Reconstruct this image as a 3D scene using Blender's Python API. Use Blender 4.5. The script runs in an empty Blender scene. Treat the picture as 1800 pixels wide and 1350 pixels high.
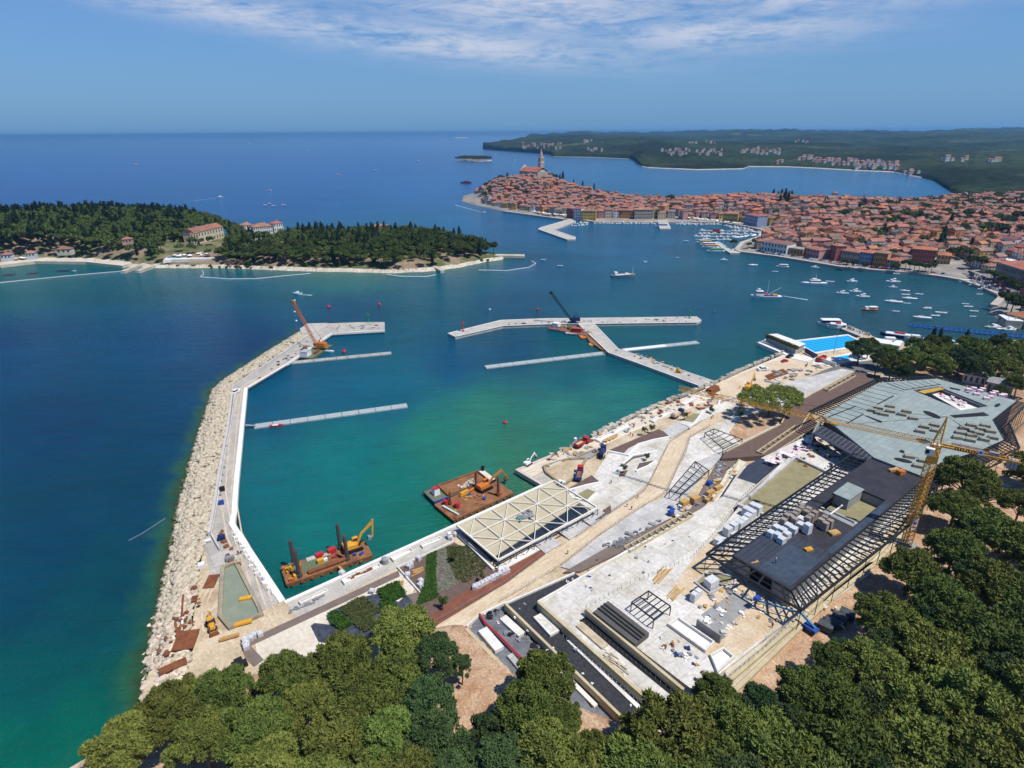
import bpy,math,random
import numpy as np
from mathutils import Vector,Matrix,noise as mnoise
R=math.radians
scene=bpy.context.scene
C=scene.collection

# ----------------------------------------------------------------camera
FPX,CZ,PITCH,ROLL=1050.0,125.0,R(22.9),R(-0.42)
cam=bpy.data.objects.new("camera",bpy.data.cameras.new("camera"))
C.objects.link(cam); scene.camera=cam
cam.data.sensor_width=36.0
cam.data.lens=36.0*FPX/1800.0
cam.data.clip_start=1.0; cam.data.clip_end=200000.0
CROT=Matrix.Rotation(math.pi/2-PITCH,3,'X') @ Matrix.Rotation(ROLL,3,'Z')
cam.matrix_world=Matrix.Translation((0,0,CZ)) @ CROT.to_4x4()

def ray(px,py):
    return (CROT @ Vector(((px-900)/FPX,(675-py)/FPX,-1))).normalized()
def G(px,py,z=0.0):
    """world point seen at a photo position, on the level z"""
    d=ray(px,py)
    if d.z >-0.004: d.z=-0.004
    t=(z-CZ)/d.z
    return Vector((d.x*t,d.y*t,z))
CINV=CROT.transposed()
def PX(p):
    q=CINV @ (Vector(p)-Vector((0,0,CZ)))
    return (900+FPX*q.x/-q.z,675-FPX*q.y/-q.z)
def DEP(p):
    return -(CINV @ (Vector(p)-Vector((0,0,CZ)))).z

# ----------------------------------------------------------------sky,sun,exposure
SUN_EL,SUN_AZ=R(62),math.atan2(0.88,-0.47)      # azimuth measured from+Y towards+X
world=bpy.data.worlds.new("World"); scene.world=world
world.use_nodes=True
wt=world.node_tree; wt.nodes.clear()
def wn(t,**k):
    n=wt.nodes.new(t)
    for a,b in k.items(): setattr(n,a,b)
    return n
wl=wt.links.new
wout=wn('ShaderNodeOutputWorld'); wbg=wn('ShaderNodeBackground'); wl(wbg.outputs[0],wout.inputs[0])
sky=wn('ShaderNodeTexSky',sky_type='NISHITA',sun_disc=False,sun_elevation=SUN_EL,sun_rotation=SUN_AZ,
         altitude=0.0,air_density=1.0,dust_density=0.1,ozone_density=2.0)
wbg.inputs[1].default_value=0.085
def wmath(op,a,b=None,c=None,clamp=False):
    n=wn('ShaderNodeMath',operation=op,use_clamp=clamp)
    for i,x in enumerate((a,b,c)):
        if x is None: continue
        if isinstance(x,(int,float)): n.inputs[i].default_value=x
        else: wl(x,n.inputs[i])
    return n.outputs[0]
tc=wn('ShaderNodeTexCoord'); sp=wn('ShaderNodeSeparateXYZ'); wl(tc.outputs['Generated'],sp.inputs[0])
dx,dy,dz=sp.outputs
az=wmath('ARCTAN2',dx,dy); el=wmath('ARCSINE',dz)
cmb=wn('ShaderNodeCombineXYZ')
elc=wmath('MAXIMUM',el,0.0)
wl(wmath('MULTIPLY',az,3.0),cmb.inputs[0]); wl(wmath('MULTIPLY',el,15.0),cmb.inputs[1])
def wnoise(scale,detail,off,rough=0.6,dist=0.0):
    mp=wn('ShaderNodeMapping'); mp.inputs['Location'].default_value=off
    wl(cmb.outputs[0],mp.inputs[0])
    n=wn('ShaderNodeTexNoise'); n.inputs['Scale'].default_value=scale; n.inputs['Detail'].default_value=detail
    n.inputs['Roughness'].default_value=rough; n.inputs['Distortion'].default_value=dist
    wl(mp.outputs[0],n.inputs[0]); return n.outputs[0]
def gauss(a0,e0,sa,se,slope=0.0):
    """soft cloud bank round azimuth a0, elevation e0 (radians)"""
    u=wmath('SUBTRACT',az,a0)
    v=wmath('SUBTRACT',wmath('SUBTRACT',el,e0),wmath('MULTIPLY',u,slope))
    q=wmath('ADD',wmath('POWER',wmath('ABSOLUTE',wmath('DIVIDE',u,sa)),2.0),wmath('POWER',wmath('ABSOLUTE',wmath('DIVIDE',v,se)),2.0))
    return wmath('EXPONENT',wmath('MULTIPLY',q,-1.0))
n1=wnoise(3.4,9,(8.3,2.2,4),0.62,0.5); n2=wnoise(9.0,8,(9.1,1.7,2),0.65,0.3)
banks=[gauss(-0.42,0.158,0.36,0.022,-0.13),gauss(-0.32,0.19,0.08,0.012,-0.2),gauss(0.04,0.165,0.24,0.04,-0.05),gauss(-0.08,0.118,0.26,0.022,-0.08),
         gauss(0.42,0.165,0.22,0.026,0.0),gauss(0.30,0.125,0.18,0.022,0.0),gauss(-.6,.2,.2,.014,-.1),gauss(-0.5,0.2,0.2,0.02,0)]
cov=banks[0]
for b in banks[1:]: cov=wmath('MAXIMUM',cov,b)
dens=wmath('MULTIPLY',cov,wmath('SMOOTH_MIN',1.0,wmath('MULTIPLY',wmath('SUBTRACT',wmath('ADD',wmath('MULTIPLY',n1,0.65),wmath('MULTIPLY',n2,0.35)),0.38,clamp=True),5.5),0.2),clamp=True)
dens=wmath('MULTIPLY',dens,0.95,clamp=True)
mixc=wn('ShaderNodeMix',data_type='RGBA')
wl(dens,mixc.inputs[0])
hs=wn('ShaderNodeMix',data_type='RGBA',blend_type='MULTIPLY'); hs.inputs[0].default_value=1.0
wl(sky.outputs[0],hs.inputs[6]); hs.inputs[7].default_value=(0.50,0.74,1.10,1)
hz=wn('ShaderNodeMix',data_type='RGBA')      # low sky: humid blue air over the sea
wl(wmath('EXPONENT',wmath('MULTIPLY',elc,-6.5)),hz.inputs[0]); wl(hs.outputs[2],hz.inputs[6]); hz.inputs[7].default_value=(1.36,2.95,5.4,1)
wl(hz.outputs[2],mixc.inputs[6]); mixc.inputs[7].default_value=(5.4,6.0,7.4,1)
wl(mixc.outputs[2],wbg.inputs[0])

sund=bpy.data.lights.new("sun",'SUN'); sund.energy=4.0; sund.angle=R(0.53); sund.color=(1.0,0.955,0.88)
sun=bpy.data.objects.new("sun",sund); C.objects.link(sun)
sdir=Vector((math.sin(SUN_AZ)*math.cos(SUN_EL),math.cos(SUN_AZ)*math.cos(SUN_EL),math.sin(SUN_EL)))
sun.rotation_euler=sdir.to_track_quat('Z','Y').to_euler(); sun.location=(0,0,300)
scene.view_settings.view_transform='Standard'; scene.view_settings.look='None'
scene.view_settings.exposure=0.28; scene.view_settings.gamma=1.0
scene.render.engine='CYCLES'
scene.cycles.max_bounces=6; scene.cycles.diffuse_bounces=2; scene.cycles.glossy_bounces=2
scene.cycles.transparent_max_bounces=6; scene.cycles.volume_bounces=0

# ----------------------------------------------------------------helpers
def S(r,g,b):
    f=lambda c: (c/255/12.92) if c/255 <=0.04045 else ((c/255+0.055)/1.055)**2.4
    return (f(r),f(g),f(b))
MATS={}
def M(name,col,rough=0.85,var=0.25,scale=0.5,col2=None,bump=0.0,bscale=None,metal=0.0,obrand=0.0,spec=0.3,contrast=(0.35,0.65),fine=0.0,joint=0.0):
    """surface with noise-driven variation between col and col2"""
    if name in MATS: return MATS[name]
    m=bpy.data.materials.new(name); m.use_nodes=True
    nt=m.node_tree; b=nt.nodes['Principled BSDF']; L=nt.links.new
    b.inputs['Roughness'].default_value=rough; b.inputs['Metallic'].default_value=metal
    b.inputs['Specular IOR Level'].default_value=spec
    geo=nt.nodes.new('ShaderNodeNewGeometry')
    if col2 is None: col2=tuple(c*(1-var) for c in col)
    out=None
    if var > 0 or col2 !=col:
        n=nt.nodes.new('ShaderNodeTexNoise'); n.inputs['Scale'].default_value=scale; n.inputs['Detail'].default_value=6; n.inputs['Roughness'].default_value=0.65
        L(geo.outputs['Position'],n.inputs[0])
        r=nt.nodes.new('ShaderNodeValToRGB'); r.color_ramp.elements[0].position=contrast[0]; r.color_ramp.elements[1].position=contrast[1]
        r.color_ramp.elements[0].color=(*col2,1); r.color_ramp.elements[1].color=(*col,1)
        L(n.outputs[0],r.inputs[0]); out=r.outputs[0]
        if fine > 0:
            n3=nt.nodes.new('ShaderNodeTexNoise'); n3.inputs['Scale'].default_value=scale*9; n3.inputs['Detail'].default_value=4
            L(geo.outputs['Position'],n3.inputs[0])
            mr=nt.nodes.new('ShaderNodeMapRange'); mr.inputs[1].default_value=0.3; mr.inputs[2].default_value=0.7
            mr.inputs[3].default_value=1-fine; mr.inputs[4].default_value=1+fine*0.5
            L(n3.outputs[0],mr.inputs[0])
            mm=nt.nodes.new('ShaderNodeVectorMath'); mm.operation='SCALE'
            L(out,mm.inputs[0]); L(mr.outputs[0],mm.inputs['Scale']); out=mm.outputs[0]
        if joint > 0:      # pour joints between concrete bays
            br=nt.nodes.new('ShaderNodeTexBrick'); br.offset=0.0; br.inputs['Scale'].default_value=1.0; br.inputs['Brick Width'].default_value=joint; br.inputs['Row Height'].default_value=joint*.8
            br.inputs['Mortar Size'].default_value=0.06; br.inputs['Color1'].default_value=(1,1,1,1); br.inputs['Color2'].default_value=(.86,.86,.87,1); br.inputs['Mortar'].default_value=(.6,.58,.55,1)
            mp=nt.nodes.new('ShaderNodeMapping'); mp.inputs['Rotation'].default_value=(0,0,-0.66); L(geo.outputs['Position'],mp.inputs[0]); L(mp.outputs[0],br.inputs[0])
            mj=nt.nodes.new('ShaderNodeMix'); mj.data_type='RGBA'; mj.blend_type='MULTIPLY'; mj.inputs[0].default_value=1; L(out,mj.inputs[6]); L(br.outputs[0],mj.inputs[7]); out=mj.outputs[2]
        if obrand > 0:
            oi=nt.nodes.new('ShaderNodeObjectInfo'); hv=nt.nodes.new('ShaderNodeHueSaturation')
            mr=nt.nodes.new('ShaderNodeMapRange'); mr.inputs[3].default_value=1-obrand; mr.inputs[4].default_value=1+obrand
            L(oi.outputs['Random'],mr.inputs[0]); L(mr.outputs[0],hv.inputs['Value'])
            mr2=nt.nodes.new('ShaderNodeMapRange'); mr2.inputs[3].default_value=0.5-obrand *0.10; mr2.inputs[4].default_value=0.5+obrand *0.07
            wnz=nt.nodes.new('ShaderNodeTexWhiteNoise'); wnz.noise_dimensions='1D'; L(oi.outputs['Random'],wnz.inputs['W'])
            L(wnz.outputs['Value'],mr2.inputs[0]); L(mr2.outputs[0],hv.inputs['Hue'])
            L(out,hv.inputs['Color']); out=hv.outputs[0]
        L(out,b.inputs['Base Color'])
    else:
        b.inputs['Base Color'].default_value=(*col,1)
    if bump > 0:
        n2=nt.nodes.new('ShaderNodeTexNoise'); n2.inputs['Scale'].default_value=bscale or scale*4; n2.inputs['Detail'].default_value=5
        L(geo.outputs['Position'],n2.inputs[0])
        bp=nt.nodes.new('ShaderNodeBump'); bp.inputs['Strength'].default_value=bump; bp.inputs['Distance'].default_value=0.3
        L(n2.outputs[0],bp.inputs['Height']); L(bp.outputs[0],b.inputs['Normal'])
    MATS[name]=m
    return m

def tag(o,label=None,cat=None,group=None,kind=None):
    if label: o['label']=label
    if cat: o['category']=cat
    if group: o['group']=group
    if kind: o['kind']=kind
    return o
def empty(name,loc=(0,0,0),rz=0.0,label=None,cat=None,group=None):
    o=bpy.data.objects.new(name,None); C.objects.link(o)
    o.location=loc; o.rotation_euler=(0,0,rz); o.empty_display_size=1
    return tag(o,label,cat,group)
def copy_tree(o,loc,rz=0.0,label=None,group=None,scale=None,swap=None):
    r=o.copy(); C.objects.link(r); r.location=loc; r.rotation_euler=(0,0,rz)
    if scale is not None: r.scale=scale if hasattr(scale,'__len__') else (scale,)*3
    if label: r['label']=label
    if group: r['group']=group
    for ch in KIDS.get(o.name,[]):
        c=ch.copy(); C.objects.link(c); c.parent=r
        KIDS.setdefault(r.name,[]).append(c)
        if swap and c.data and ch.data.name in swap: c.data=swap[ch.data.name]
        for g in KIDS.get(ch.name,[]):
            d=g.copy(); C.objects.link(d); d.parent=c
            KIDS.setdefault(c.name,[]).append(d)
    return r
KIDS={}

class MB:
    def __init__(s): s.v=[]; s.f=[]; s.m=[]; s.T=None; s.cur=0
    def add(s,vs,fs):
        k=len(s.v)
        if s.T is not None: vs=[s.T @ Vector(p) for p in vs]
        s.v.extend([tuple(p) for p in vs]); s.f.extend([tuple(i+k for i in f) for f in fs]); s.m.extend([s.cur]*len(fs))
        return s
    def box(s,c,d,rz=0.0,ry=0.0,taper=1.0):
        x,y,z=d[0]/2,d[1]/2,d[2]/2
        vs=[(-x,-y,-z),(x,-y,-z),(x,y,-z),(-x,y,-z)]+[(a*taper,b*taper,z) for a,b in ((-x,-y),(x,-y),(x,y),(-x,y))]
        m=Matrix.Translation(c) @ Matrix.Rotation(rz,4,'Z') @ Matrix.Rotation(ry,4,'Y')
        vs=[m @ Vector(p) for p in vs]
        return s.add(vs,[(3,2,1,0),(4,5,6,7),(0,1,5,4),(1,2,6,5),(2,3,7,6),(3,0,4,7)])
    def tube(s,p0,p1,r0,r1=None,n=8,cap=True):
        p0,p1=Vector(p0),Vector(p1); r1=r0 if r1 is None else r1
        d=(p1-p0)
        if d.length < 1e-6: return s
        q=d.to_track_quat('Z','Y')
        vs=[p0+q @ Vector((math.cos(a)*r0,math.sin(a)*r0,0)) for a in [2*math.pi*(i+.5)/n for i in range(n)]]
        vs+=[p1+q @ Vector((math.cos(a)*r1,math.sin(a)*r1,0)) for a in [2*math.pi*(i+.5)/n for i in range(n)]]
        fs=[(i,(i+1) % n,n+(i+1) % n,n+i) for i in range(n)]
        if cap: fs+=[tuple(range(n-1,-1,-1)),tuple(range(n,2*n))]
        return s.add(vs,fs)
    def beam(s,p0,p1,w,h=None):
        """square bar between two points"""
        p0,p1=Vector(p0),Vector(p1); h=h or w; d=p1-p0
        if d.length < 1e-6: return s
        d.normalize(); up=Vector((0,0,1)) if abs(d.z) < 0.95 else Vector((1,0,0))
        a=d.cross(up).normalized(); b=a.cross(d)
        vs=[p+a*i*w/2+b*j*h/2 for p in (p0,p1) for i,j in ((-1,-1),(1,-1),(1,1),(-1,1))]
        return s.add(vs,[(3,2,1,0),(4,5,6,7),(0,1,5,4),(1,2,6,5),(2,3,7,6),(3,0,4,7)])
    def prism(s,poly,z0,z1):
        """poly: xy points, z0/z1 bottom and top level"""
        poly=[(p[0],p[1]) for p in poly]
        a=sum(poly[i][0]*poly[(i+1) % len(poly)][1]-poly[(i+1) % len(poly)][0]*poly[i][1] for i in range(len(poly)))
        if a < 0: poly=poly[::-1]
        n=len(poly); vs=[(x,y,z0) for x,y in poly]+[(x,y,z1) for x,y in poly]
        fs=[tuple(range(n-1,-1,-1)),tuple(range(n,2*n))]+[(i,(i+1) % n,n+(i+1) % n,n+i) for i in range(n)]
        return s.add(vs,fs)
    def wall(s,pts,t,z0,z1,closed=False):
        """parapet along a polyline, mitred"""
        P=[Vector((p[0],p[1])) for p in pts]; n=len(P)
        L_,R_=[],[]
        for i in range(n):
            a=P[i-1] if (i > 0 or closed) else None; b=P[(i+1) % n] if (i < n-1 or closed) else None
            d1=(P[i]-a).normalized() if a is not None else (b-P[i]).normalized()
            d2=(b-P[i]).normalized() if b is not None else d1
            t_=(d1+d2)
            t_=t_.normalized() if t_.length > 1e-4 else d1
            nn=Vector((-t_.y,t_.x)); k=1/max(0.35,nn.dot(Vector((-d1.y,d1.x))))
            L_.append(P[i]+nn*t/2*k); R_.append(P[i]-nn*t/2*k)
        m=n if closed else n-1
        vs=[]
        for i in range(n): vs+=[(*L_[i],z0),(*R_[i],z0),(*R_[i],z1),(*L_[i],z1)]
        fs=[]
        for i in range(m):
            a,b=4*i,4*((i+1) % n)
            for j in range(4): fs.append((a+j,a+(j+1) % 4,b+(j+1) % 4,b+j))
        if not closed: fs+=[(3,2,1,0),(4*n-4,4*n-3,4*n-2,4*n-1)]
        return s.add(vs,fs)
    def sphere(s,c,r,n=8,m=6,sq=(1,1,1)):
        vs=[(c[0],c[1],c[2]-r*sq[2])]
        for j in range(1,m):
            ph=math.pi*j/m-math.pi/2
            for i in range(n):
                a=2*math.pi*i/n
                vs.append((c[0]+r*sq[0]*math.cos(ph)*math.cos(a),c[1]+r*sq[1]*math.cos(ph)*math.sin(a),c[2]+r*sq[2]*math.sin(ph)))
        vs.append((c[0],c[1],c[2]+r*sq[2])); fs=[]
        for i in range(n):
            fs.append((0,1+(i+1) % n,1+i))
            for j in range(m-2):
                a=1+j*n; fs.append((a+i,a+(i+1) % n,a+n+(i+1) % n,a+n+i))
            fs.append((len(vs)-1,1+(m-2)*n+i,1+(m-2)*n+(i+1) % n))
        return s.add(vs,fs)
    def mesh(s,name,mats,off=None,smooth=False):
        me=bpy.data.meshes.new(name)
        v=s.v if off is None else [(p[0]-off[0],p[1]-off[1],p[2]-off[2]) for p in s.v]
        me.from_pydata(v,[],s.f)
        if not hasattr(mats,'__len__'): mats=[mats]
        for m in mats: me.materials.append(m)
        if len(mats) > 1: me.polygons.foreach_set('material_index',s.m)
        if smooth: me.polygons.foreach_set('use_smooth',[True]*len(s.f))
        me.update(); return me
    def build(s,name,mats,parent=None,world=False,smooth=False):
        """world=True: verts are world coordinates and the parent (if any) is unrotated"""
        off=parent.location if (world and parent is not None) else None
        o=bpy.data.objects.new(name,s.mesh(name,mats,off,smooth)); C.objects.link(o)
        if parent is not None:
            o.parent=parent; KIDS.setdefault(parent.name,[]).append(o)
        return o
    def at(s,name,mats,loc,rz=0,smooth=False):
        o=s.build(name,mats,smooth=smooth); o.location=loc; o.rotation_euler=(0,0,rz); return o

def gp(pts,z): return [G(x,y,z) for x,y in pts]
def single(name,mb,mats,label,cat,group=None,smooth=False,kind=None):
    """a thing that is one mesh in world coordinates; its origin is moved to its base"""
    xs=np.array(mb.v); c=Vector(((xs[:,0].min()+xs[:,0].max())/2,(xs[:,1].min()+xs[:,1].max())/2,xs[:,2].min()))
    o=bpy.data.objects.new(name,mb.mesh(name,mats,c,smooth)); C.objects.link(o); o.location=c
    return tag(o,label,cat,group,kind)
def struct(name,mb,mats,smooth=False):
    o=mb.build(name,mats,smooth=smooth); o['kind']='structure'; return o
def npmesh(name,V,F,mats,smooth=False):
    me=bpy.data.meshes.new(name); V=np.asarray(V,dtype=np.float32); F=np.asarray(F,dtype=np.int32); k=F.shape[1]
    me.vertices.add(len(V)); me.vertices.foreach_set('co',V.ravel())
    me.loops.add(F.size); me.loops.foreach_set('vertex_index',F.ravel())
    me.polygons.add(len(F)); me.polygons.foreach_set('loop_start',np.arange(0,F.size,k,dtype=np.int32))
    for m in (mats if hasattr(mats,'__len__') else [mats]): me.materials.append(m)
    me.update(calc_edges=True); me.validate()
    if smooth: me.polygons.foreach_set('use_smooth',np.ones(len(F),dtype=bool))
    return me
def inpoly(x,y,poly):
    c=False; n=len(poly); j=n-1
    for i in range(n):
        xi,yi,xj,yj=poly[i][0],poly[i][1],poly[j][0],poly[j][1]
        if (yi > y) !=(yj > y) and x < (xj-xi)*(y-yi)/(yj-yi+1e-12)+xi: c=not c
        j=i
    return c
def heading(a,b,z=0):
    d=G(*b,z)-G(*a,z); return math.atan2(d.y,d.x)

# ----------------------------------------------------------------materials
concrete=M('concrete',(0.52,0.49,0.43),0.85,col2=(0.38,0.36,0.32),scale=0.25,bump=0.15,fine=0.18)
white_conc=M('white_concrete',(0.80,0.78,0.72),0.8,col2=(0.62,0.59,0.53),scale=0.16,bump=0.1,fine=0.12)
grey_conc=M('grey_concrete',(0.34,0.34,0.33),0.85,col2=(0.25,0.25,0.24),scale=0.3,bump=0.15,fine=0.15)
pale_conc=M('pale_concrete',(0.62,0.60,0.57),0.8,col2=(0.46,0.45,0.42),scale=0.2,fine=0.16,joint=5.0)
slab_white=M('bleached_concrete',(0.69,0.66,0.60),0.85,col2=(0.50,0.46,0.36),scale=0.11,bump=0.1,contrast=(0.32,0.56),fine=0.2,joint=7.0)
coping=M('coping_stone',(0.80,0.79,0.76),0.7,col2=(0.68,0.66,0.62),scale=0.6)
sand=M('sand',(0.62,0.51,0.36),0.95,col2=(0.42,0.32,0.20),scale=0.12,bump=0.3,fine=0.2)
sandroad=M('packed_sand',(0.66,0.55,0.40),0.95,col2=(0.55,0.42,0.27),scale=0.1,bump=0.25,fine=0.16)
palesand=M('pale_gravel',(0.70,0.64,0.53),0.95,col2=(0.58,0.51,0.40),scale=0.1,bump=0.2,fine=0.14)
redsoil=M('red_soil',(0.40,0.22,0.12),0.95,col2=(0.58,0.42,0.28),scale=0.22,bump=0.8,bscale=1.2,fine=0.35)
brownsoil=M('brown_soil',(0.16,0.105,0.085),0.95,col2=(0.12,0.08,0.065),scale=0.5,bump=0.3,fine=0.2)
path_brown=M('brown_paving',(0.20,0.155,0.13),0.9,col2=(0.16,0.12,0.10),scale=0.3,fine=0.12)
orange_soil=M('rust_red_soil',(0.24,0.09,0.05),0.95,col2=(0.17,0.06,0.04),scale=0.4,bump=0.4,fine=0.2)
stone=M('quarry_stone',(0.74,0.62,0.48),0.9,col2=(0.55,0.45,0.34),scale=0.5,obrand=0.22,bump=0.3,fine=0.2)
stone_pale=M('pale_shore_stone',(0.62,0.56,0.46),0.9,col2=(0.42,0.37,0.30),scale=0.12,bump=0.7,bscale=0.5,fine=0.3)
algae=M('algae_stone',(0.12,0.13,0.05),0.8,col2=(0.06,0.08,0.03),scale=0.6,obrand=0.2)
asphalt=M('asphalt',(0.13,0.13,0.13),0.9,col2=(0.17,0.165,0.16),scale=0.2,fine=0.1)
darkroof=M('black_gravel',(0.028,0.030,0.036),0.9,col2=(0.055,0.057,0.065),scale=1.4,bump=0.5,bscale=5,fine=0.4)
membrane=M('grey_membrane',(0.21,0.215,0.23),0.55,col2=(0.12,0.125,0.14),scale=0.45,fine=0.25)
navy=M('navy_membrane',(0.035,0.042,0.06),0.5,col2=(0.05,0.058,0.08),scale=0.5)
blacksteel=M('black_steel',(0.016,0.016,0.018),0.5,var=0,scale=1)
blackdeck=M('black_roof_deck',(0.026,0.025,0.031),0.6,col2=(0.045,0.042,0.048),scale=0.25,fine=0.15)
bluedeck=M('steel_blue_deck',(0.065,0.09,0.125),0.4,col2=(0.04,0.055,0.075),scale=0.6)
palegreen=M('pale_green_roof',(0.31,0.365,0.34),0.75,col2=(0.265,0.32,0.30),scale=0.1,fine=0.06,joint=3.0)
olive=M('olive_sand',(0.30,0.27,0.15),0.9,col2=(0.24,0.21,0.11),scale=0.3,fine=0.2)
pitshade_black=M('void_and_shade_black',(0.012,0.013,0.016),0.8,var=0)  # near-black for painted shade strips and for dark openings
yellow=M('machine_yellow',(0.72,0.38,0.035),0.5,col2=(0.55,0.26,0.03),scale=1.2)
craneyel=M('crane_yellow',(0.68,0.36,0.05),0.5,col2=(0.56,0.28,0.04),scale=1.0)
oranges=M('machine_orange',(0.62,0.20,0.03),0.5,col2=(0.45,0.13,0.02),scale=1)
rust=M('rust',(0.26,0.09,0.035),0.9,col2=(0.16,0.055,0.025),scale=0.5,bump=0.2,fine=0.3)
rustdeck=M('rusty_deck',(0.33,0.15,0.06),0.9,col2=(0.17,0.08,0.045),scale=0.3,bump=0.2,fine=0.35)
greendeck=M('green_deck',(0.10,0.17,0.10),0.8,col2=(0.16,0.13,0.07),scale=0.4,fine=0.2)
white=M('white_paint',(0.80,0.80,0.79),0.4,col2=(0.70,0.70,0.69),scale=1)
offwhite=M('off_white_steel',(0.78,0.75,0.66),0.5,col2=(0.70,0.67,0.58),scale=0.5)
red=M('red_paint',(0.50,0.03,0.04),0.5,col2=(0.38,0.03,0.03),scale=1)
blue=M('blue_paint',(0.03,0.09,0.38),0.45,col2=(0.02,0.06,0.28),scale=1)
dkblue=M('dark_blue_paint',(0.02,0.04,0.14),0.5,col2=(0.015,0.03,0.10),scale=1)
green=M('green_paint',(0.02,0.28,0.10),0.5,var=0.2)
black=M('black_rubber',(0.015,0.015,0.016),0.7,var=0)
glass=M('dark_glass',(0.02,0.03,0.045),0.12,var=0,spec=0.6)
greym=M('grey_metal',(0.28,0.29,0.30),0.5,col2=(0.20,0.21,0.22),scale=0.8)
spudm=M('spud_steel',(0.055,0.055,0.06),0.5,col2=(0.09,0.08,0.07),scale=0.8)
pontoonm=M('pontoon_deck',(0.36,0.41,0.41),0.8,col2=(0.30,0.35,0.35),scale=0.5)
wrap=M('pallet_wrap',(0.62,0.64,0.66),0.5,col2=(0.50,0.52,0.54),scale=1.5,obrand=0.07)
cardboard=M('brown_bricks',(0.30,0.25,0.21),0.8,col2=(0.24,0.20,0.17),scale=1.5,obrand=0.12)
timber=M('timber',(0.52,0.32,0.12),0.8,col2=(0.42,0.25,0.09),scale=1.2)
bagm=M('bulk_bag',(0.66,0.66,0.67),0.8,col2=(0.50,0.50,0.52),scale=2)
pinkm=M('pink_insulation',(0.75,0.42,0.50),0.9,col2=(0.80,0.66,0.68),scale=1)
skin=M('skin',(0.45,0.26,0.17),0.6,var=0.1)
pinefol=M('pine_foliage',(0.170,0.208,0.044),0.75,col2=(0.086,0.120,0.027),scale=0.28,obrand=0.30,spec=0.15)
darkfol=M('dark_foliage',(0.075,0.120,0.040),0.75,col2=(0.042,0.074,0.026),scale=0.3,obrand=0.28,spec=0.15)
bark=M('bark',(0.16,0.12,0.09),0.95,col2=(0.10,0.07,0.055),scale=1.5,bump=0.4)
islfol=M('island_pine_foliage',(0.070,0.095,0.024),0.8,col2=(0.034,0.055,0.016),scale=0.12,obrand=0.35,spec=0.12)
cypfol=M('cypress_foliage',(0.020,0.038,0.016),0.8,col2=(0.012,0.024,0.011),scale=0.2,obrand=0.25,spec=0.12)
hedge=M('hedge_green',(0.05,0.13,0.012),0.85,col2=(0.03,0.08,0.01),scale=0.8,bump=0.8,bscale=3,fine=0.3)
hedge2=M('olive_shrub',(0.10,0.13,0.035),0.9,col2=(0.07,0.08,0.03),scale=0.9,bump=0.8,bscale=4,fine=0.35)
grassm=M('dry_grass',(0.13,0.14,0.045),0.95,col2=(0.20,0.15,0.07),scale=0.06,fine=0.2)
# ----------------------------------------------------------------sea
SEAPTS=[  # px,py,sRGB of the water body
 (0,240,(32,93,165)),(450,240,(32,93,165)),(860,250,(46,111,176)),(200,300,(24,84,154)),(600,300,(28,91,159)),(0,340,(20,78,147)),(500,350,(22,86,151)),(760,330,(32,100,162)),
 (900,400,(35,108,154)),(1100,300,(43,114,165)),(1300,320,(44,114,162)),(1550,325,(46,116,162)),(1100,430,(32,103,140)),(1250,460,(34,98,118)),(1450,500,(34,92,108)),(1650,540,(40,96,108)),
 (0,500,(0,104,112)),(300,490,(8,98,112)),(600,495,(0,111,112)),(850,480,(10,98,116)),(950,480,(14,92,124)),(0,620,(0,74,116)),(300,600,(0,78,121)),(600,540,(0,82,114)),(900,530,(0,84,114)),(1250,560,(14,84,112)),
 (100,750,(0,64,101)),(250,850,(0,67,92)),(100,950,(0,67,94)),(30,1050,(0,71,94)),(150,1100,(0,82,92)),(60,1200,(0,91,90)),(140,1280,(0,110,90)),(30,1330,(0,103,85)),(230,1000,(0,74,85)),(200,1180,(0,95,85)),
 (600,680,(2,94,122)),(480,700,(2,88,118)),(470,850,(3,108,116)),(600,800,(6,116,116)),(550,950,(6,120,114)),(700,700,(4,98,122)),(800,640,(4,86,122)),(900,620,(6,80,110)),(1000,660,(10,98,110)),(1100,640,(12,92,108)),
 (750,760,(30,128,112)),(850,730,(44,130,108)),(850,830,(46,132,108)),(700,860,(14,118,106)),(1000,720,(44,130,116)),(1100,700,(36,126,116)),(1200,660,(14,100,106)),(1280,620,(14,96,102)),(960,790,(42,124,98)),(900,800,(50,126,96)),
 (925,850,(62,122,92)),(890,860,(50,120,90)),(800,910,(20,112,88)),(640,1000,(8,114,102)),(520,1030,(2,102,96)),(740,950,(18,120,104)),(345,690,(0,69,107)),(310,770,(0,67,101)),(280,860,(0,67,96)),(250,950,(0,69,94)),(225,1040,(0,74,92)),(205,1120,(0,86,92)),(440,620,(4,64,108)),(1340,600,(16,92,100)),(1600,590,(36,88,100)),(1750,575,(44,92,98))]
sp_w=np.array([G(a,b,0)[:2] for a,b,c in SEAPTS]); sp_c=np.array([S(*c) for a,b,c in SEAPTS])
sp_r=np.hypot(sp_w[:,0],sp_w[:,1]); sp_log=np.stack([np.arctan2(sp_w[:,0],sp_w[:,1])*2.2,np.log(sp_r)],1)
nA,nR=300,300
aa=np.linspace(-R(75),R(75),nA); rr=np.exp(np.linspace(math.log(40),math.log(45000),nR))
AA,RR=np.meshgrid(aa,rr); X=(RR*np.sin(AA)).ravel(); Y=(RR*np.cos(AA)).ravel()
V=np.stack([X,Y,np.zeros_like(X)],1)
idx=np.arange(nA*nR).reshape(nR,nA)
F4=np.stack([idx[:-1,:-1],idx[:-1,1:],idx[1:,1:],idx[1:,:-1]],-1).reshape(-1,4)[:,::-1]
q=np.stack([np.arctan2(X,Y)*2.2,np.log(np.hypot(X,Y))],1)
d2=((q[:,None,:]-sp_log[None])**2).sum(-1)+0.0015
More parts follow.
